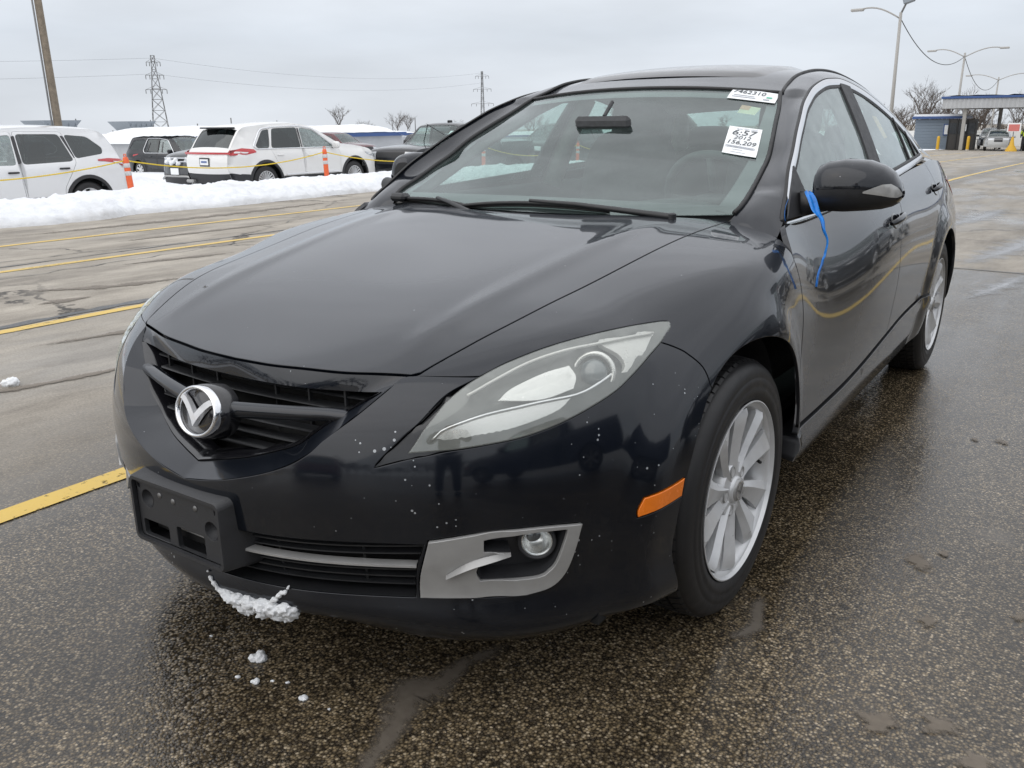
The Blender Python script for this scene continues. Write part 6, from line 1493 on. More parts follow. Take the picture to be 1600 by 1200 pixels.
# front of a vehicle is at local y=0 and it extends to +y; rz=0 faces it towards -Y, rz=pi towards +Y
vehicle('suv', 'white compact SUV with black cladding, cut off by the left edge of the frame', put((-15.22, 3.62), -.08), 0, suv_spec(WHITE, 'five', handle_mat=BLACKP, handles=[(2.28, .93), (3.20, .965)],
    glass=[SIDEG, DARKG, DARKG],
    side_parts=[('pillar_trim', [(2.44, 1.545), (2.50, 1.55), (2.48, 1.075), (2.40, 1.07)], GLOSSB, .003), ('pillar_trim', [(3.30, 1.54), (3.37, 1.53), (3.46, 1.15), (3.44, 1.13)], GLOSSB, .003), ('tail_lamp', [(3.88, 1.10), (4.10, 1.115), (4.40, 1.09), (4.47, .94), (4.20, 1.03), (3.88, 1.07)], REDL, .008), ('reversing_lamp', [(4.16, 1.06), (4.36, 1.045), (4.42, .99), (4.24, 1.02)], WHL, .014), ('bumper_cladding', [(4.04, .31), (4.04, .50), (4.52, .52), (4.48, .31)], MATTE, .010)]))
MK = [(0, .32), (-.04, .55), (.0, .80), (.10, .96), (.40, 1.05), (.95, 1.12), (1.30, 1.17), (1.75, 1.40), (2.15, 1.58), (2.6, 1.645), (3.2, 1.65), (3.8, 1.61), (4.20, 1.55), (4.42, 1.34), (4.58, 1.12), (4.68, 1.00), (4.72, .72), (4.62, .36)]
def mk_spec(paintm):
    return suv_spec(paintm, 'ten', w=1.90, profile=MK, wheels=(.98, 3.83), wr=.375, belt=((1.3, 1.05), (4.5, 1.14)), nose=.20, tail=.14,
    windows=[[(1.62, 1.11), (2.18, 1.50), (2.58, 1.555), (2.60, 1.10)], [(2.68, 1.10), (2.66, 1.56), (3.42, 1.54), (3.58, 1.12)], [(3.64, 1.12), (3.50, 1.53), (3.72, 1.50), (4.02, 1.17), (3.98, 1.12)]],
    doors=[[(1.48, .46), (1.44, .98), (1.56, 1.11), (2.18, 1.58), (2.62, 1.61), (2.62, .46)], [(2.65, .46), (2.65, 1.61), (3.50, 1.585), (3.62, 1.10), (3.52, .88), (3.36, .62), (3.34, .46)]],
    chrome=[(1.58, 1.09), (2.18, 1.535), (2.62, 1.595), (3.42, 1.575), (3.78, 1.53), (4.10, 1.16), (4.02, 1.10)],
    handles=[(2.46, .93), (3.38, .96)], mirror=(1.66, 1.08), clad=[(1.48, 3.34)], glass=[SIDEG, DARKG, DARKG],
    side_parts=[('pillar_trim', [(2.60, 1.545), (2.655, 1.55), (2.665, 1.115), (2.62, 1.115)], GLOSSB, .003), ('tail_lamp', [(4.10, 1.10), (4.40, 1.13), (4.66, 1.07), (4.68, .97), (4.30, .99), (4.05, 1.03)], REDL, .008), ('reversing_lamp', [(4.26, 1.04), (4.56, 1.06), (4.60, 1.02), (4.30, 1.01)], WHL, .014),
                ('bumper_cladding', [(4.26, .33), (4.28, .56), (4.70, .60), (4.64, .36)], MATTE, .010), ('sill_strip', [(1.55, .50), (1.55, .53), (3.25, .53), (3.25, .50)], CHROME, .02), ('headlamp', [(.06, .78), (.12, .90), (.55, .95), (.50, .88)], HEADL, .006)],
    zones={'windshield': lambda m: 1.28 < m[0] < 2.16 and m[1] > 1.12, 'rear_glass': lambda m: m[0] > 4.18 and 1.14 < m[1] < 1.52, 'cladding': lambda m: m[1] < .56},
    strip_parts=[('headlamp', (.50, .62), (.45, .97), HEADL, .006), ('grille', (.36, .62), (-.42, .42), CHROME, .006)])
mk = vehicle('suv', 'pearl white SUV seen from its rear corner, red light bar and plate on tailgate', put((-15.50, 15.50), .0), PI, mk_spec(WHITE2))
def tail_bits(T, ys, zs, w):   # light bar and plate on the tailgate
    G = np.array([[(x, 4.72-.02*0-.05*(x/w)**2+.012+.03*(1-(x/w)**2), z) for x in np.linspace(-w, w, 21)] for z in (zs, zs+.045)]); MB().grid(G).build('light_bar', REDL, T, True)
    p_ = MB().bbox((0, 4.775, zs-.17), (.34, .02, .19), .005).build('plate_frame', BLACKP, T); MB().bbox((0, 4.787, zs-.17), (.29, .008, .13), .003).build('plate', PAPER, p_)
    MB().bbox((0, 4.793, zs-.165), (.20, .004, .04), .001).build('plate_print', simple('plate_blue', (.10, .16, .35), .5), p_)
    MB().bbox((0, 4.34, 1.565), (1.02, .20, .035), .015).build('roof_spoiler', BLACKP, T)
    for sx in (1, -1): MB().bbox((sx*.62, 4.72, .40), (.26, .10, .07), .02).build('exhaust_trim', SATIN, T)
tail_bits(mk, 0, 1.0, .80)
# pickup
PK = [(0, .52), (-.03, .70), (-.02, 1.00), (.03, 1.16), (.22, 1.22), (.8, 1.27), (1.42, 1.30), (1.78, 1.55), (2.08, 1.80), (2.35, 1.86), (3.0, 1.875), (3.6, 1.86), (3.86, 1.82), (3.98, 1.60), (4.02, 1.36), (4.04, 1.33), (5.70, 1.33), (5.80, 1.28), (5.82, .80), (5.78, .55)]
pk_spec = lambda pm: suv_spec(pm, 'dark', w=2.03, profile=PK, bottom=.42, wheels=(.98, 4.62), wr=.41, belt=((1.4, 1.27), (5.6, 1.27)), round=.07, nose=.10, tail=.03, tumble=.26, clad=None,
    windows=[[(1.78, 1.30), (2.16, 1.76), (2.70, 1.78), (2.70, 1.27)], [(2.82, 1.27), (2.82, 1.78), (3.62, 1.76), (3.72, 1.55), (3.72, 1.27)]],
    doors=[[(1.62, .55), (1.60, 1.20), (1.72, 1.30), (2.14, 1.81), (2.75, 1.83), (2.75, .55)], [(2.78, .55), (2.78, 1.83), (3.66, 1.81), (3.80, 1.5), (3.80, .75), (3.72, .55)]],
    handles=[(2.58, 1.08), (3.60, 1.08)], mirror=(1.86, 1.30), mirror_mat=BLACKP, glass=[SIDEG, DARKG], seats=(2.5, 3.3),
    side_parts=[('headlamp', [(.04, .93), (.05, 1.13), (.42, 1.14), (.40, 1.05), (.12, .93)], HEADL, .006), ('marker_lamp', [(.16, .86), (.16, .90), (.40, .91), (.40, .87)], AMBERD, .008)],
    zones={'windshield': lambda m: 1.40 < m[0] < 2.1 and m[1] > 1.28, 'rear_glass': lambda m: 3.9 < m[0] < 4.02 and m[1] > 1.36},
    strip_parts=[('headlamp', (.42, .62), (.62, .97), HEADL, .008), ('grille', (.30, .60), (-.58, .58), BLACKP, .008), ('grille_bar', (.42, .47), (-.58, .58), BLK2, .016), ('fog_lamp', (.04, .14), (.72, .80), WHL, .01)])
tr = vehicle('pickup_truck', 'black crew cab pickup truck with one raised wiper, nose beside the pearl white SUV', put((-15.2, 16.7), -.26), 0, pk_spec(BLK2), None, 'pickup truck')
MB().tube([(-.12, 1.50, 1.37), (.20, 1.22, 1.62), (.50, .95, 1.86)], .012, 5).build('raised_wiper', BLACKP, tr); MB().tube([(.50, .95, 1.86), (.80, 1.30, 1.58)], .010, 5).build('wiper_arm', BLACKP, tr)
MB().bbox((.62, 1.83, 1.58), (.16, .02, .30), .004, rx=-.9).build('windshield_sheet', PAPER, tr); MB().bbox((0, 2.6, 1.93), (.05, .22, .10), .02).build('roof_fin', BLACKP, tr); MB().bbox((0, -.07, .80), (.22, .02, .07), .01).build('grille_badge', simple('gold_badge', (.55, .35, .05), .3, metal=.6), tr)
# dark three-row SUV facing the lane, and the dark grey one nosing out behind the pearl SUV
BIG = [(0, .32), (-.03, .60), (.0, .90), (.08, 1.05), (.45, 1.12), (1.0, 1.17), (1.30, 1.20), (1.70, 1.45), (2.05, 1.68), (2.5, 1.77), (3.4, 1.79), (4.4, 1.75), (4.85, 1.68), (5.02, 1.40), (5.12, 1.12), (5.16, .70), (5.10, .34)]
tv = vehicle('suv', 'black three-row SUV with chrome window surround and snow on its roof, behind the snow piles', put((-29.2, 21.65), -.30), PI/2, suv_spec(BLK2, 'five', w=1.98, profile=BIG, wheels=(1.02, 4.05), wr=.38, belt=((1.3, 1.10), (5, 1.18)),
    windows=[[(1.62, 1.14), (2.16, 1.60), (2.68, 1.66), (2.68, 1.13)], [(2.76, 1.13), (2.76, 1.66), (3.50, 1.66), (3.66, 1.20), (3.60, 1.15)], [(3.78, 1.22), (3.72, 1.64), (4.5, 1.60), (4.8, 1.25)]],
    doors=[[(1.54, .46), (1.52, 1.05), (1.60, 1.13), (2.16, 1.68), (2.71, 1.72), (2.71, .46)], [(2.74, .46), (2.74, 1.72), (3.60, 1.71), (3.72, 1.16), (3.60, .9), (3.50, .46)]],
    chrome=[(1.60, 1.11), (2.14, 1.63), (2.75, 1.70), (3.54, 1.70), (3.74, 1.20), (3.62, 1.10)], glass=[SIDEG, DARKG, DARKG], mirror=(1.70, 1.12),
    zones={'windshield': lambda m: 1.28 < m[0] < 2.04 and m[1] > 1.18, 'rear_glass': lambda m: m[0] > 4.84 and 1.14 < m[1] < 1.64}))
mc = vehicle('suv', 'dark grey SUV with a snow-caked grille, nose poking out behind the pearl white SUV', put((-18.35, 12.1), -.08), 0, suv_spec(GREY, 'five', roof_mat=GREY))
for z_ in (.86, .95): MB().bbox((0, -.125, z_), (.86, .03, .03), .01).build('grille_bar', CHROME, mc)
MB().tube([(-.66, -.06, .42), (-.45, -.13, .50), (0, -.16, .50), (.45, -.13, .50), (.66, -.06, .42)], .03, 6).build('bumper_bar', SATIN, mc, True)
MB().bbox((0, -.17, .62), (.32, .02, .16), .004).build('plate', PAPER, mc)
# snow caught on it
def on_car_snow(T_loc, pts, label, seed, group=None):
    return snowlump('snow_patch', [((T_loc[0]+p[0], T_loc[1]+p[1], T_loc[2]+p[2]), p[3]) for p in pts], SNOWC, label, 'snow', seed, group)
L0 = put((-18.35, 12.1), -.08); on_car_snow(L0, [(-.30+.09*k, -.14, .86+.05*math.sin(k*2.1), .07) for k in range(6)], 'snow caked on the grille of the dark grey SUV', 11)
G = []
for u in np.linspace(0, 1, 24):
    G.append([(-29.2-2.15-u*2.7, 21.65-.78+1.56*v, float(G_h(-29.2, 21.65))-.30+1.79+.10*math.sin(math.pi*u)**.4*math.sin(math.pi*v)**.4+.02*fbm(u*9, v*5, 1)) for v in np.linspace(0, 1, 14)])
tag(MB().grid(np.array(G)[::-1]).build('roof_snow', SNOWC, None, True), 'snow slab lying on the roof of the black three-row SUV', 'snow')
# further vehicles along the row, seen past the pickup and through the sedan's glass
more = [((-15.4, 23.6), 0, suv_spec(BLK2), 'black SUV parked behind the pickup truck, seen through the windshield'), ((-15.5, 29.6), 0, suv_spec(GREY), 'dark grey SUV further down the row, seen through the windshield'), ((-15.3, 35.6), 0, suv_spec(SILV), 'silver SUV in the row beyond the pillar of the sedan'), ((-15.6, 41.5), 0, mk_spec(NAVY), 'navy SUV near the end of the row'),
        ((-31.5, 33.0), PI/2, suv_spec(MAROON), 'dark maroon SUV showing over the roof line of the pearl white SUV'), ((-31.0, 41.0), PI/2, suv_spec(GREY), 'dark vehicle whose roof shows over the bonnet of the pearl white SUV'), ((-34, 30.5), PI/2, suv_spec(NAVY), 'dark blue SUV far behind the snow piles')]
for P_, rz_, sp_, lb in more: vehicle('suv', lb, put(P_, 0), rz_, sp_, 'vehicles in the snowy rows')
# the row on the near side of the camera: never in frame, but mirrored in the sedan's doors, wing and bumper
refl = [((4.35, 2.0), 0, suv_spec(BLK2), 'black SUV standing in the next lane beside the sedan'), ((4.5, 8.0), 0, mk_spec(GREY), 'dark grey SUV in the next lane, behind the black one'), ((4.6, 14.4), 0, suv_spec(SILV), 'silver SUV third in the next lane'), ((5.2, -5.4), 0, pk_spec(NAVY), 'navy pickup truck first in the next lane'), ((.1, -12.6), 0, suv_spec(MAROON), 'maroon SUV further up the same lane ahead of the sedan'), ((-4.8, -14.5), 0, suv_spec(BLK2), 'black SUV two lanes over, ahead of the sedan')]
for P_, rz_, sp_, lb in refl: vehicle('suv' if 'pickup' not in lb else 'pickup_truck', lb, put(P_, 0), rz_, sp_, 'vehicles in the next lanes', 'car' if 'pickup' not in lb else 'pickup truck')
# ------------------------------------------------------------------ posts and rope along the snow bank
ORANGE = simple('orange_post_plastic', (.75, .13, .04), .45, var=.12); REFT = simple('reflective_tape', (.55, .55, .55), .35)
ROPE = simple('yellow_rope', (.72, .52, .03), .6, var=.2, vscale=60)
posts = [(-13.3, 7.46, -.10, 'orange delineator post leaning at the tail of the compact white SUV'), (-13.3, 12.33, -.04, 'orange delineator post in front of the pearl white SUV'), (-13.3, 18.35, .02, 'orange delineator post past the pickup, seen through the windshield'), (-13.3, 23.6, .03, 'orange post seen through the rear of the sedan cabin'), (-13.3, 29.0, -.02, 'orange post in the bank well past the pickup'), (-13.3, 2.2, .03, 'orange post in the bank left of the compact white SUV'), (-13.3, 34.4, .02, 'last orange post of the roped line')]
tops = []
for x, y, ln, lb in posts:
    z0 = float(G_h(x, y))+.10; t = empty('delineator_post', (x, y, z0), 0, lb, 'post', 'orange posts along the snow bank'); t.rotation_euler = (0, ln, 0)
    MB().lathe([(.062, -.3), (.058, .0), (.055, .40), (.052, .78), (.047, .83), (.030, .85), (.0005, .85)], (0, 0, 0), 'Z', 20).build('tube', ORANGE, t, True, 50)
    for zz_ in (.52, .66): MB().lathe([(.0565, zz_), (.0585, zz_+.002), (.058, zz_+.075), (.0555, zz_+.077)], (0, 0, 0), 'Z', 20).build('reflective_band', REFT, t, True)
    MB().tube([(-.03, 0, .84), (-.03, 0, .90), (.03, 0, .90), (.03, 0, .84)], .010, 6).build('top_loop', ORANGE, t, True)
    tops.append(Vector((x+math.sin(ln)*.82, y, z0+.79*math.cos(ln))))
tops.sort(key=lambda v: v.y)
rl = ['yellow rope sagging in front of the compact white SUV', 'yellow rope from the leaning post across the pearl SUV tailgate', 'yellow rope in front of the black pickup truck', 'yellow rope past the pickup, seen through the windshield', 'yellow rope seen through the far side windows of the sedan', 'yellow rope between the last two orange posts']
for i in range(len(tops)-1):
    a, b = tops[i], tops[i+1]; P = [a.lerp(b, t)+Vector((.03*math.sin(t*9), 0, -(.23 if i < 2 else .30)*4*t*(1-t))) for t in np.linspace(0, 1, 26)]
    m_ = MB()
    for ph in (0, 2.1, 4.2): m_.tube([p+Vector((.007*math.cos(k*2.2+ph), 0, .007*math.sin(k*2.2+ph))) for k, p in enumerate([a.lerp(b, t)+Vector((0, 0, -(.23 if i < 2 else .30)*4*t*(1-t))) for t in np.linspace(0, 1, 160)])], .0075, 5, False)
    tag(m_.build('rope', ROPE, None, True), rl[i], 'rope', 'yellow ropes strung between the orange posts')
# ------------------------------------------------------------------ buildings
METALW = simple('grey_metal_cladding', (.42, .43, .44), .55, var=.10, vscale=.6); METALB = simple('blue_trim', (.035, .085, .24), .45); METALS = simple('blue_grey_siding', (.20, .25, .31), .55); BROWNP = simple('dark_panels', (.035, .033, .032), .5); CONC = simple('painted_steel', (.36, .35, .33), .5); WOODP = simple('weathered_wood', (.20, .165, .125), .85, var=.25, vscale=8, bump=.4, bscale=20); YEL = simple('yellow_steel', (.62, .36, .02), .45); GLD = simple('dark_window', (.03, .035, .04), .1, coat=.6); SOFF = simple('soffit_grey', (.22, .215, .21), .7); GREYU = simple('rooftop_unit_grey', (.26, .29, .32), .5, metal=.3)
def warehouse(label, x0, y0, L, D, H, z0, rz, doors, roofs=1, bay=7.5):
    """long shed, front wall along local y at x=0 (facing +x)"""
    T = empty('warehouse', (x0, y0, z0), rz, label, 'building')
    for k in range(int(L/bay)):
        a = k*bay; m_ = MB(); n = 24
        xs_ = [(.0 if j % 2 else .035) for j in range(n+1)]; G = np.array([[(xs_[j], a+bay*j/n, z_) for j in range(n+1)] for z_ in (0, H)]); m_.grid(G).build('wall_panel', METALW, T, False)
    MB().box((-D/2-.05, L/2, H/2-.02), (D-.1, L-.1, H-.1)).build('shell', METALW, T)
    MB().box((.06, L/2, H+.02), (.25, L+.4, .26)).build('eave_trim', METALB if roofs else METALW, T)
    G = np.array([[(.25-(D+.5)*u, (L+.6)*v-.3, H-.25+(.37+(.55+.10*fbm(u*5, v*L*.12, 1))*math.sin(math.pi*min(1, max(0, u+.06)))**.5*(1 if 0 < u < 1 else .2)+.05*fbm(v*L*.5, u*9, 1.))*min(1, 14*v, 14*(1-v))) for v in np.linspace(0, 1, 80)] for u in np.linspace(0, 1, 14)])
    MB().grid(G).build('roof_snow', SNOWC, T, True)
    for y_, w_, h_ in doors: d_ = MB().bbox((.07, y_, h_/2), (.08, w_, h_), .02).build('door', simple('door_%d' % int(y_*10+x0), (.30, .29, .28), .5), T); MB().box((.12, y_, h_+.08), (.06, w_+.2, .10)).build('lintel', GREYU, d_)
    return T
w1 = warehouse('long grey warehouse with snow on the roof behind the white SUVs', -80, 22, 88, 30, 2.9, -3.0, 0.10, [(8, 3.5, 2.6), (22, 1.2, 2.1), (34, 3.5, 2.6), (52, 3.5, 2.6), (64, 1.2, 2.1), (74, 3.5, 2.6)])
w2 = warehouse('pale low shed with a snowy roof left of the pickup truck', -98, 112, 96, 24, 2.6, -3.6, -0.16, [(6, 3.2, 2.3), (15, 3.2, 2.3), (27, 1.2, 2.0), (36, 3.2, 2.3), (50, 3.2, 2.3)])
w3 = warehouse('small grey hut with blue gable trim and a snow drift beside the black three-row SUV', -42, 29, 20, 9, 2.2, -1.6, 0.05, [(5, 2.2, 1.9), (12, 1.0, 1.9)])
for k, (x, y, s_, lb) in enumerate(((-84, 37, 1, 'sheet metal rooftop unit at the left edge of the warehouse roof'), (-84, 45, 1, 'rooftop unit just right of the wooden pole'), (-85.5, 54.5, .9, 'rooftop unit left of the lattice pylon'))):
    T = empty('rooftop_unit', (x, y, .95), .1, lb, 'vent', 'sheet metal units on the warehouse roof'); T.scale = (s_*.8, s_*.8, s_*.8)
    MB().add([(-1.6, -1.5, 0), (1.6, -1.5, 0), (1.6, 1.5, 0), (-1.6, 1.5, 0), (-2.2, -2.5, 1.3), (2.2, -2.5, 1.3), (2.2, 2.5, 1.3), (-2.2, 2.5, 1.3)], [(0, 3, 2, 1), (4, 5, 6, 7), (0, 1, 5, 4), (1, 2, 6, 5), (2, 3, 7, 6), (3, 0, 4, 7)]).build('hopper', GREYU, T)
    for y_ in (-1.8, -.9, 0, .9, 1.8): MB().box((2.02, y_, .7), (.10, .06, 1.1)).build('rib', GREYU, T)
    MB().box((0, 3.3, .7), (.1, .1, 1.6)).build('stack', STEEL, T)
for k, (x, y) in enumerate(((-82, 50), (-82, 60), (-82, 64.5), (-82, 41), (-83, 72), (-84, 84), (-86, 96), (-86, 101), (-83, 33))):
    tag(MB().tube([(x, y, -.2), (x, y, .6+1.5*((k*37) % 5)/5+.4)], .07, 6).build('vent_pipe', STEEL, None, True), 'thin vent pipe standing out of the snowy warehouse roof', 'pipe', 'vent pipes on the warehouse roof')
# ------------------------------------------------------------------ poles and pylons
wp = empty('utility_pole', (-24.64, 12.6, -1.6), 0, 'weathered wooden pole rising behind the compact white SUV', 'pole')
MB().tube([(0, 0, 0), (-.15, .05, 4), (-.35, .1, 10)], [.13, .11, .09], 14).build('trunk', WOODP, wp, True); MB().tube([(-.02, -.18, 1.0), (-.16, -.12, 4.0), (-.36, -.06, 10)], .025, 6).build('conduit', STEEL, wp, True)
def lattice(label, x, y, z0, H, w0, w1, arms, group=None, rz=0):
    T = empty('transmission_tower', (x, y, z0), rz, label, 'pylon', group); m_ = MB(); n = 9; r_ = .11
    lv = [(H*(1-(1-k/n)**1.25), w0+(w1-w0)*min(1, (k/n)*1.25)) for k in range(n+1)]
    for sx, sy in ((1, 1), (-1, 1), (-1, -1), (1, -1)): m_.tube([(sx*w/2, sy*w/2, z) for z, w in lv], r_, 4, False)
    for (za, wa), (zb, wb) in zip(lv[:-1], lv[1:]):
        c = [(1, 1), (-1, 1), (-1, -1), (1, -1)]
        for i in range(4):
            p, q = c[i], c[(i+1) % 4]
            m_.tube([(p[0]*wa/2, p[1]*wa/2, za), (q[0]*wb/2, q[1]*wb/2, zb)], r_*.6, 4, False); m_.tube([(q[0]*wa/2, q[1]*wa/2, za), (p[0]*wb/2, p[1]*wb/2, zb)], r_*.6, 4, False); m_.tube([(p[0]*wb/2, p[1]*wb/2, zb), (q[0]*wb/2, q[1]*wb/2, zb)], r_*.5, 4, False)
    m_.build('lattice', STEEL, T, False)
    for za, L_ in arms:
        MB().tube([(-L_, 0, za), (L_, 0, za)], r_*.8, 4).tube([(-L_, 0, za), (0, 0, za+1.6)], r_*.5, 4).tube([(L_, 0, za), (0, 0, za+1.6)], r_*.5, 4).build('cross_arm', STEEL, T, False)
        for sx in (-1, -.55, .55, 1): MB().tube([(sx*L_, 0, za), (sx*L_, 0, za-1.6)], .14, 5).build('insulator', STEEL, T, False)
    return T
lattice('lattice transmission tower standing behind the snowy warehouse', -327, 224, -6, 35, 7.0, 1.5, [(22, 4.0), (27.5, 3.4), (32.5, 2.6)], rz=.9)
lattice('slender transmission tower above the pickup truck cab', -350, 480, -6, 40, 2.6, 1.0, [(20, 7.5), (29, 6.0), (37, 4.5)], rz=.35)
def lamp_post(label, x, y, H, arms, flood=False, lean=0.0):
    z0 = float(G_h(x, y)); T = empty('street_lamp', (x, y, z0), 0, label, 'street lamp', 'street lamps by the exit canopy'); r_ = .085
    MB().tube([(0, 0, 0), (lean*.5, 0, H*.5), (lean, 0, H)], [r_*1.5, r_*1.2, r_], 10).build('pole', CONC, T, True)
    for dx, dy, L_ in arms:
        P = [(lean+dx*L_*t, dy*L_*t, H-.35+.75*math.sin(t*1.9)-.05*t) for t in np.linspace(0, 1, 9)]; a_ = MB().tube(P, .05, 6).build('arm', CONC, T, True)
        e_ = P[-1]; MB().bbox((e_[0]+dx*.3, e_[1]+dy*.3, e_[2]-.04), (.75 if abs(dx) > .5 else .3, .75 if abs(dy) > .5 else .3, .16), .05).build('lamp_head', CONC, a_)
    if flood: f_ = MB().bbox((lean+.35, 0, H+.75), (.62, .4, .55), .05, ry=-.3).build('flood_lamp', GREYU, T); MB().tube([(lean, 0, H-.1), (lean+.25, 0, H+.5)], .06, 6).build('bracket', STEEL, f_)
    return Vector((x+lean, y, z0+H))
la = lamp_post('tall lamp post with a floodlight on top, nearest behind the sedan roof', -10.5, 56.8, 8.05, [(-.9, -.1, 2.4)], True, -.10)
lb_ = lamp_post('double-arm street lamp rising over the left part of the canopy', -11.3, 87, 8.1, [(-.93, 0, 2.6), (.93, .1, 2.9)], False, .1)
lc = lamp_post('farther double-arm street lamp over the middle of the canopy', -12.3, 122, 8.1, [(-.93, 0, 3.2), (.93, .1, 3.4)], False, .1)
WIRE = simple('wire', (.05, .05, .05), .6)
for i, (a, b, sg_, lb) in enumerate(((la, lb_, 1.5, 'wire sagging from the floodlight post to the next lamp'), (lb_, lc, 1.9, 'wire sagging between the two double-arm lamps'))):
    tag(MB().tube([a.lerp(b, t)+Vector((0, 0, -4*sg_*t*(1-t)-.3)) for t in np.linspace(0, 1, 24)], .028, 5).build('wire', WIRE, None, True), lb, 'wire', 'wires between the street lamps')
for i, (zz_, x1) in enumerate(((30, 0), (24, 2))):
    P = [Vector((-327-3*0, 224, zz_-2)).lerp(Vector((-350, 480, zz_+3)), t)+Vector((0, 0, -22*t*(1-t)))for t in np.linspace(0, 1, 24)]; Q = [Vector((-327, 224, zz_-2)).lerp(Vector((-420, -120, zz_-4)), t)+Vector((0, 0, -22*t*(1-t)))for t in np.linspace(0, 1, 24)]
    tag(MB().tube(P, .028, 4).tube(Q, .028, 4).build('power_line', WIRE, None, True), ('upper' if i == 0 else 'lower')+' power line strung from the lattice tower across the sky', 'power line', 'power lines')
# ------------------------------------------------------------------ canopy, booth, gate
cz0 = float(G_h(-9, 75)); CT = empty('canopy', (-9.0, 75, cz0), 0, 'flat drive-through canopy with blue roof edge and grey fascia', 'canopy')
XL, XR, CD = -1.55, 24, 9.0
for k in range(int((XR-XL)/1.5)+1):    # corrugated fascia, one panel every 1.5 m
    a = XL+1.5*k; b = min(XR, a+1.5); n = 10; G = np.array([[(a+(b-a)*j/n, -.0 if j % 2 else -.03, z_) for j in range(n+1)] for z_ in (3.10, 3.82)]); MB().grid(G).build('fascia_panel', METALW, CT, False)
MB().box((XL-.02, CD/2, 3.46), (.06, CD, .72)).build('end_fascia', METALW, CT); MB().bbox(((XL+XR)/2, CD/2, 3.90), (XR-XL+.3, CD+.3, .17), .02).build('roof_edge', METALB, CT); MB().box(((XL+XR)/2, CD/2, 3.13), (XR-XL-.1, CD-.1, .05)).build('soffit', SOFF, CT)
G = np.array([[((XL+XR)/2+(XR-XL)*u, CD/2+CD*v, 4.0+.06*fbm(u*30, v*9, 1)*1+.05) for u in np.linspace(-.5, .5, 60)] for v in np.linspace(-.5, .5, 8)]); MB().grid(G).build('roof_snow', SNOWC, CT, True)
for (cx, cy) in ((.0, .5), (1.9, 5.5), (7.6, .5), (7.6, 7.5), (13.5, .5), (13.5, 7.5)): MB().bbox((cx, cy, 1.55), (.26, .26, 3.1), .02).build('column', CONC, CT)
MB().bbox((8.2, -.10, 3.5), (.55, .10, .30), .02).build('fascia_lamp', PAPER, CT)
BT = empty('booth', (-9.2, 76.4, cz0), 0, 'dark guard booth under the left end of the canopy', 'booth')
MB().bbox((0, .6, 1.15), (1.9, 1.2, 2.3), .03).build('shell', BROWNP, BT)
for x in (-.96, -.34, .34, .96): MB().bbox((x, -.02, 1.15), (.08, .08, 2.3), .01).build('post', BLACKP, BT)
for x in (-.65, .0, .65): f_ = MB().bbox((x, -.01, 1.62), (.52, .05, .85), .01).build('window', GLD, BT)
MB().bbox((.15, -.10, 1.66), (.34, .04, .52), .01).build('notice', PAPER, BT)
HT = empty('office_hut', (-10.9, 79, cz0-.05), 0, 'blue-grey clapboard office hut with blue roof trim left of the booth', 'building')
for k in range(10): MB().box((-.4, 0-.02*(k % 2)*0, .12+.235*k), (3.6, .05, .225), rx=.06).build('clapboard', METALS, HT)
MB().box((-.4, 1.6, 1.2), (3.5, 3.1, 2.35)).build('shell', METALS, HT); MB().bbox((-.4, 1.4, 2.50), (4.0, 3.8, .20), .02).build('roof_trim', METALB, HT); MB().box((-.4, 1.4, 2.68), (3.8, 3.6, .18)).build('roof_snow', SNOWC, HT)
f_ = MB().bbox((.35, -.08, 1.55), (.72, .08, .92), .01).build('window_frame', METALB, HT); MB().bbox((.35, -.12, 1.55), (.56, .04, .74), .01).build('pane', PAPER, f_)
for (x, y, lb) in ((-10.35, 73.6, 'yellow bollard in front of the blue-grey hut'), (-8.35, 74.2, 'yellow bollard right of the guard booth'), (-3.15, 74, 'yellow bollard at the right edge of the frame')):
    z_ = float(G_h(x, y)); t_ = empty('bollard', (x, y, z_), 0, lb, 'bollard', 'yellow bollards under the canopy'); MB().lathe([(.11, 0), (.11, .92), (.10, 1.0), (.06, 1.05), (.0005, 1.06)], (0, 0, 0), 'Z', 16).build('tube', YEL, t_, True); MB().lathe([(.15, 0), (.15, .06), (.11, .07)], (0, 0, 0), 'Z', 16).build('foot', CONC, t_, True)
gp_ = empty('chain_link_panel', (-7.6, 77, cz0), 0, 'grey chain link panel with steel posts between booth and canopy column', 'fence'); m_ = MB()
for k in range(14): m_.tube([(-.9+k*.13, 0, 0), (-.9+k*.13+.0, 0, 2.2)], .009, 4)
for k in range(8): m_.tube([(-.9, 0, .2+k*.28), (.8, 0, .2+k*.28)], .009, 4)
m_.build('mesh', STEEL, gp_); 
for x in (-.9, .8): MB().tube([(x, 0, 0), (x, 0, 2.4)], .04, 8).build('post', STEEL, gp_, True)
vehicle('sedan_car', 'silver car waiting under the canopy beside the worker in the yellow vest', (-6.05, 71.5, float(G_h(-6, 72))), .12, suv_spec(SILV, 'five', profile=[(a, b*.86) for a, b in SUV_P], windows=[[(1.46, .93), (2.02, 1.31), (2.42, 1.34), (2.38, .925)], [(2.50, .93), (2.52, 1.34), (3.28, 1.33), (3.42, .97), (3.36, .95)]], doors=[], glass=DARKG, clad=None, wr=.33, wheels=(.93, 3.62), belt=((1.2, .90), (4.4, .96)), zones={'windshield': lambda m: 1.16 < m[0] < 1.98 and m[1] > .95, 'rear_glass': lambda m: m[0] > 4.10 and .95 < m[1] < 1.35}, mirror=(1.5, .92), handles=[], h=.2))
vehicle('van', 'grey van standing behind the silver car under the canopy', (-8.0, 84, float(G_h(-8, 84))), .1, suv_spec(GREY, 'dark', h=.2))
vehicle('suv', 'dark car behind the traffic worker at the right edge', (-3.6, 72.0, float(G_h(-3.6, 72))), .1, suv_spec(BLK2, 'dark', h=.2))
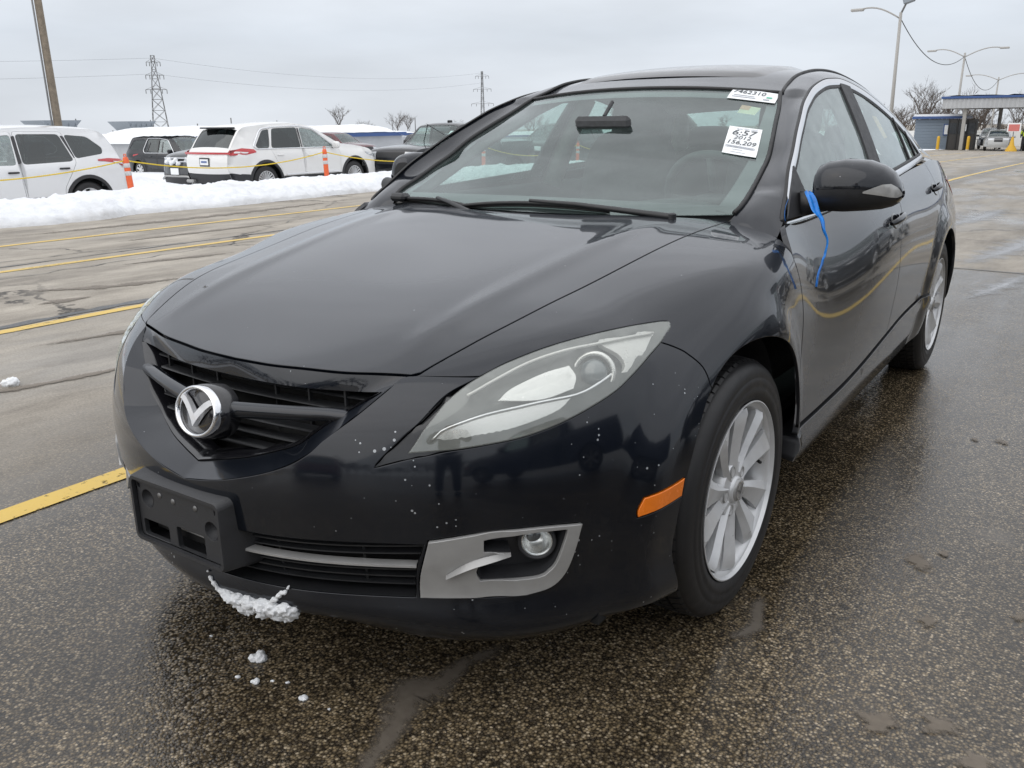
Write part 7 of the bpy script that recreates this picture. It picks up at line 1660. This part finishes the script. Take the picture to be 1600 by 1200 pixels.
# worker in a hi-vis vest
HV = simple('hi_vis_vest', (.45, .62, .03), .6); SKIN = simple('skin', (.42, .26, .19), .5); TROU = simple('dark_trousers', (.02, .02, .025), .8)
def skin_mesh(name, pts, edges, rad, mat, parent, sub=1):
    me = bpy.data.meshes.new(name); me.from_pydata(pts, edges, []); o = bpy.data.objects.new(name, me); COL.objects.link(o)
    md = o.modifiers.new('s', 'SKIN'); md.use_smooth_shade = True
    for i, r_ in enumerate(rad): me.skin_vertices[0].data[i].radius = (r_, r_*.8) if r_ > .1 else (r_, r_); me.skin_vertices[0].data[i].use_root = (i == 0)
    o.modifiers.new('u', 'SUBSURF').levels = sub; o.modifiers['u'].render_levels = sub
    m2 = bpy.data.meshes.new_from_object(o.evaluated_get(bpy.context.evaluated_depsgraph_get())); bpy.data.objects.remove(o); m2.materials.clear(); m2.materials.append(mat); m2.name = name
    return link(bpy.data.objects.new(name, m2), parent)
PS = empty('person', (-4.35, 70.6, float(G_h(-4.3, 70.6))), 0, 'traffic worker in a lime hi-vis vest and dark trousers under the canopy', 'person')
E_ = [(0, 1), (1, 2), (2, 3), (3, 4), (2, 5), (5, 6), (6, 7), (2, 8), (8, 9), (9, 10), (0, 11), (11, 12), (12, 13), (13, 14), (0, 15), (15, 16), (16, 17), (17, 18)]
Pp = [(0, 0, .95), (0, 0, 1.2), (0, 0, 1.42), (0, -.01, 1.52), (0, -.02, 1.64), (.19, 0, 1.42), (.24, -.02, 1.16), (.20, -.16, .96), (-.19, 0, 1.42), (-.25, 0, 1.15), (-.23, -.08, .92), (.10, 0, .90), (.11, -.02, .50), (.11, .02, .10), (.12, -.12, .05), (-.10, 0, .90), (-.12, .02, .50), (-.13, .05, .10), (-.14, -.09, .05)]
Rr_ = [.15, .14, .15, .055, .095, .07, .048, .035, .07, .048, .035, .09, .062, .045, .04, .09, .062, .045, .04]
skin_mesh('body', Pp, E_, Rr_, TROU, PS); skin_mesh('vest', [(0, 0, .92), (0, 0, 1.18), (0, 0, 1.40)], [(0, 1), (1, 2)], [.18, .175, .18], HV, PS)
for sx in (1, -1): skin_mesh('sleeve', [(sx*.15, 0, 1.41), (sx*.215, 0, 1.34), (sx*.245, -.01, 1.15)], [(0, 1), (1, 2)], [.09, .08, .062], HV, PS)
blob('head', (0, -.03, 1.66), (.17, .20, .23), SKIN, PS, 10, 1.0); blob('nose', (0, -.135, 1.65), (.03, .04, .04), SKIN, PS, 6, 1.0); blob('cap', (0, -.01, 1.73), (.19, .22, .13), TROU, PS, 8, 1.0)
sg_ = empty('sign', (-5.05, 70.2, float(G_h(-5, 70.2))), 0, 'red and white sign on a yellow weighted base beside the worker', 'sign')
MB().lathe([(.38, 0), (.36, .12), (.16, .45), (.07, .95), (.05, 1.0)], (0, 0, 0), 'Z', 16).build('base', YEL, sg_, True); MB().bbox((0, 0, 1.62), (.85, .04, .62), .01).build('panel', PAPER, sg_); MB().bbox((0, -.025, 1.60), (.68, .02, .46), .01).build('red_field', simple('faded_red_print', (.60, .18, .16), .6), sg_)
MB().tube([(0, 0, .9), (0, 0, 1.35)], .03, 6).build('stem', STEEL, sg_)
# ------------------------------------------------------------------ bare trees on the skyline
BARK = simple('bare_twigs', (.085, .066, .052), .9, var=.3); BARK2 = simple('grey_twigs', (.12, .105, .095), .9, var=.3)
def bare_tree(x, y, H, mat, label, seed, group, spread=.5, twr=1.0):
    r = random.Random(seed); z0 = float(G_h(x, y)); T = empty('tree', (x, y, z0), r.random()*6, label, 'tree', group); m_ = MB(); tm = MB()
    tm.tube([(0, 0, 0), (.02*H*r.uniform(-1, 1), 0, H*.25), (0, .02*H*r.uniform(-1, 1), H*.5)], [H*.022, H*.016, H*.010], 7); tm.build('trunk', mat, T, True)
    def br(p, d, L_, rad, lv):
        q = p+d*L_*.5+Vector((r.uniform(-1, 1), r.uniform(-1, 1), r.uniform(-.4, .6)))*L_*.08; e_ = q+(d+Vector((0, 0, .12))).normalized()*L_*.5
        m_.tube([p, q, e_], [rad, rad*.75, rad*.5], 3, False)
        if lv:
            for _ in range(r.choice((3, 4))):
                nd = (d+Vector((r.uniform(-1, 1), r.uniform(-1, 1), r.uniform(-.35, .8)))*.85).normalized(); br(q.lerp(e_, r.random()), nd, L_*r.uniform(.5, .75), rad*.55, lv-1)
    for k in range(10):
        a = r.random()*6.28; br(Vector((0, 0, H*r.uniform(.2, .5))), Vector((math.cos(a)*spread, math.sin(a)*spread, 1)).normalized(), H*r.uniform(.25, .38), H*.009*twr, 3)
    m_.build('crown', mat, T, False); return T
g_ = 'bare trees beyond the canopy'; protos = [bare_tree(-25, 150, 9.0, BARK2, 'pale bare tree standing highest left of the canopy', 1, g_), bare_tree(-17, 156, 7.5, BARK, 'brown leafless tree in the belt of trees behind the canopy', 2, g_, .8), bare_tree(-8, 158, 8.0, BARK, 'brown leafless tree in the belt of trees behind the canopy', 3, g_, .7, 1.3)]
rt = random.Random(5)
for k in range(52):
    p_ = protos[rt.choice((1, 2))] if k % 9 else protos[0]; c = copy_tree(p_); x = -46+k*1.15+rt.uniform(-1, 1); y = rt.uniform(140, 185); c.location = (x, y, float(G_h(x, y))-.3); c.rotation_euler = (0, 0, rt.random()*6); s_ = rt.uniform(.45, .95); c.scale = (s_*1.2, s_*1.2, s_); c['label'] = 'brown leafless tree in the belt of trees behind the canopy'
for k in range(34):
    c = copy_tree(protos[rt.choice((0, 1, 2))]); t = k/33; x = -330+t*205+rt.uniform(-4, 4); y = 330+t*110+rt.uniform(-20, 20)
    c.location = (x, y, -5.5); c.rotation_euler = (0, 0, rt.random()*6); s_ = rt.uniform(.6, 1.25) if k % 5 else 1.7; c.scale = (s_, s_, s_); c['label'] = 'small leafless tree on the horizon behind the warehouses'; c['group'] = 'far trees behind the warehouses'
for k in range(70):
    c = copy_tree(protos[rt.choice((0, 1, 2))]); a = math.radians(-150+k*150/70); R_ = rt.uniform(60, 85); x, y = R_*math.cos(a), R_*math.sin(a); c.location = (x, y, float(G_h(x, y))-.2); c.rotation_euler = (0, 0, rt.random()*6); s_ = rt.uniform(.7, 1.1); c.scale = (s_*1.3, s_*1.3, s_); c['label'] = 'leafless tree of the belt on the camera side of the lot'; c['group'] = 'trees on the camera side'
# the photographer, whose dark shape is mirrored in the bumper
PH = empty('person', (1.80, -2.62, 0), math.radians(35), 'photographer in dark jacket holding up a phone, mirrored in the bumper', 'person')
JK = simple('dark_jacket', (.015, .017, .022), .8); JN = simple('dark_jeans', (.02, .024, .035), .85)
Pq = [(0, 0, .98), (0, 0, 1.20), (0, .02, 1.40), (0, .04, 1.50), (.19, .03, 1.40), (.27, .16, 1.18), (.12, .38, 1.24), (-.19, .03, 1.40), (-.27, .16, 1.18), (-.12, .38, 1.24)]
skin_mesh('jacket', Pq, [(0, 1), (1, 2), (2, 3), (2, 4), (4, 5), (5, 6), (2, 7), (7, 8), (8, 9)], [.18, .17, .17, .06, .085, .062, .045, .085, .062, .045], JK, PH, 2)
skin_mesh('trousers', [(0, 0, .98), (.10, 0, .90), (.12, .03, .50), (.13, 0, .10), (-.10, 0, .90), (-.12, .02, .50), (-.13, 0, .10)], [(0, 1), (1, 2), (2, 3), (0, 4), (4, 5), (5, 6)], [.16, .10, .07, .06, .10, .07, .06], JN, PH, 2)
for sx in (1, -1):
    blob('shoe', (sx*.13, .06, .05), (.10, .28, .10), BLACKP, PH, 10, .8); h_ = blob('hand', (sx*.085, .43, 1.26), (.05, .09, .09), SKIN, PH, 8, .8)
    for k in range(4): MB().tube([(sx*(.075+.004*k), .45+.006*k, 1.235+.017*k), (sx*(.055), .485, 1.24+.017*k), (sx*.035, .475, 1.24+.017*k)], [.010, .009, .007], 7).build('finger', SKIN, h_, True)
    MB().tube([(sx*.08, .42, 1.30), (sx*.05, .44, 1.315), (sx*.03, .455, 1.305)], [.012, .010, .008], 7).build('thumb', SKIN, h_, True)
hd_ = blob('head', (0, .06, 1.63), (.16, .20, .24), SKIN, PH, 14, .95); blob('nose', (0, .165, 1.62), (.03, .04, .05), SKIN, hd_, 8, 1); blob('hair', (0, .035, 1.68), (.18, .21, .18), JK, hd_, 12, .9)
for sx in (1, -1): blob('ear', (sx*.082, .06, 1.62), (.02, .04, .06), SKIN, hd_, 8, 1); blob('eye', (sx*.032, .152, 1.645), (.025, .015, .015), PAPER, hd_, 6, 1)
blob('mouth', (0, .157, 1.575), (.05, .01, .012), simple('lips', (.35, .14, .12), .5), hd_, 6, 1)
# shed wall and parked cars glimpsed under the canopy
tag(MB().box((-14, 128, -1.3), (44, .6, 2.2)).build('white_wall', simple('white_wall_paint', (.62, .62, .60), .7), None), 'long low white wall behind the cars under the canopy', 'wall')
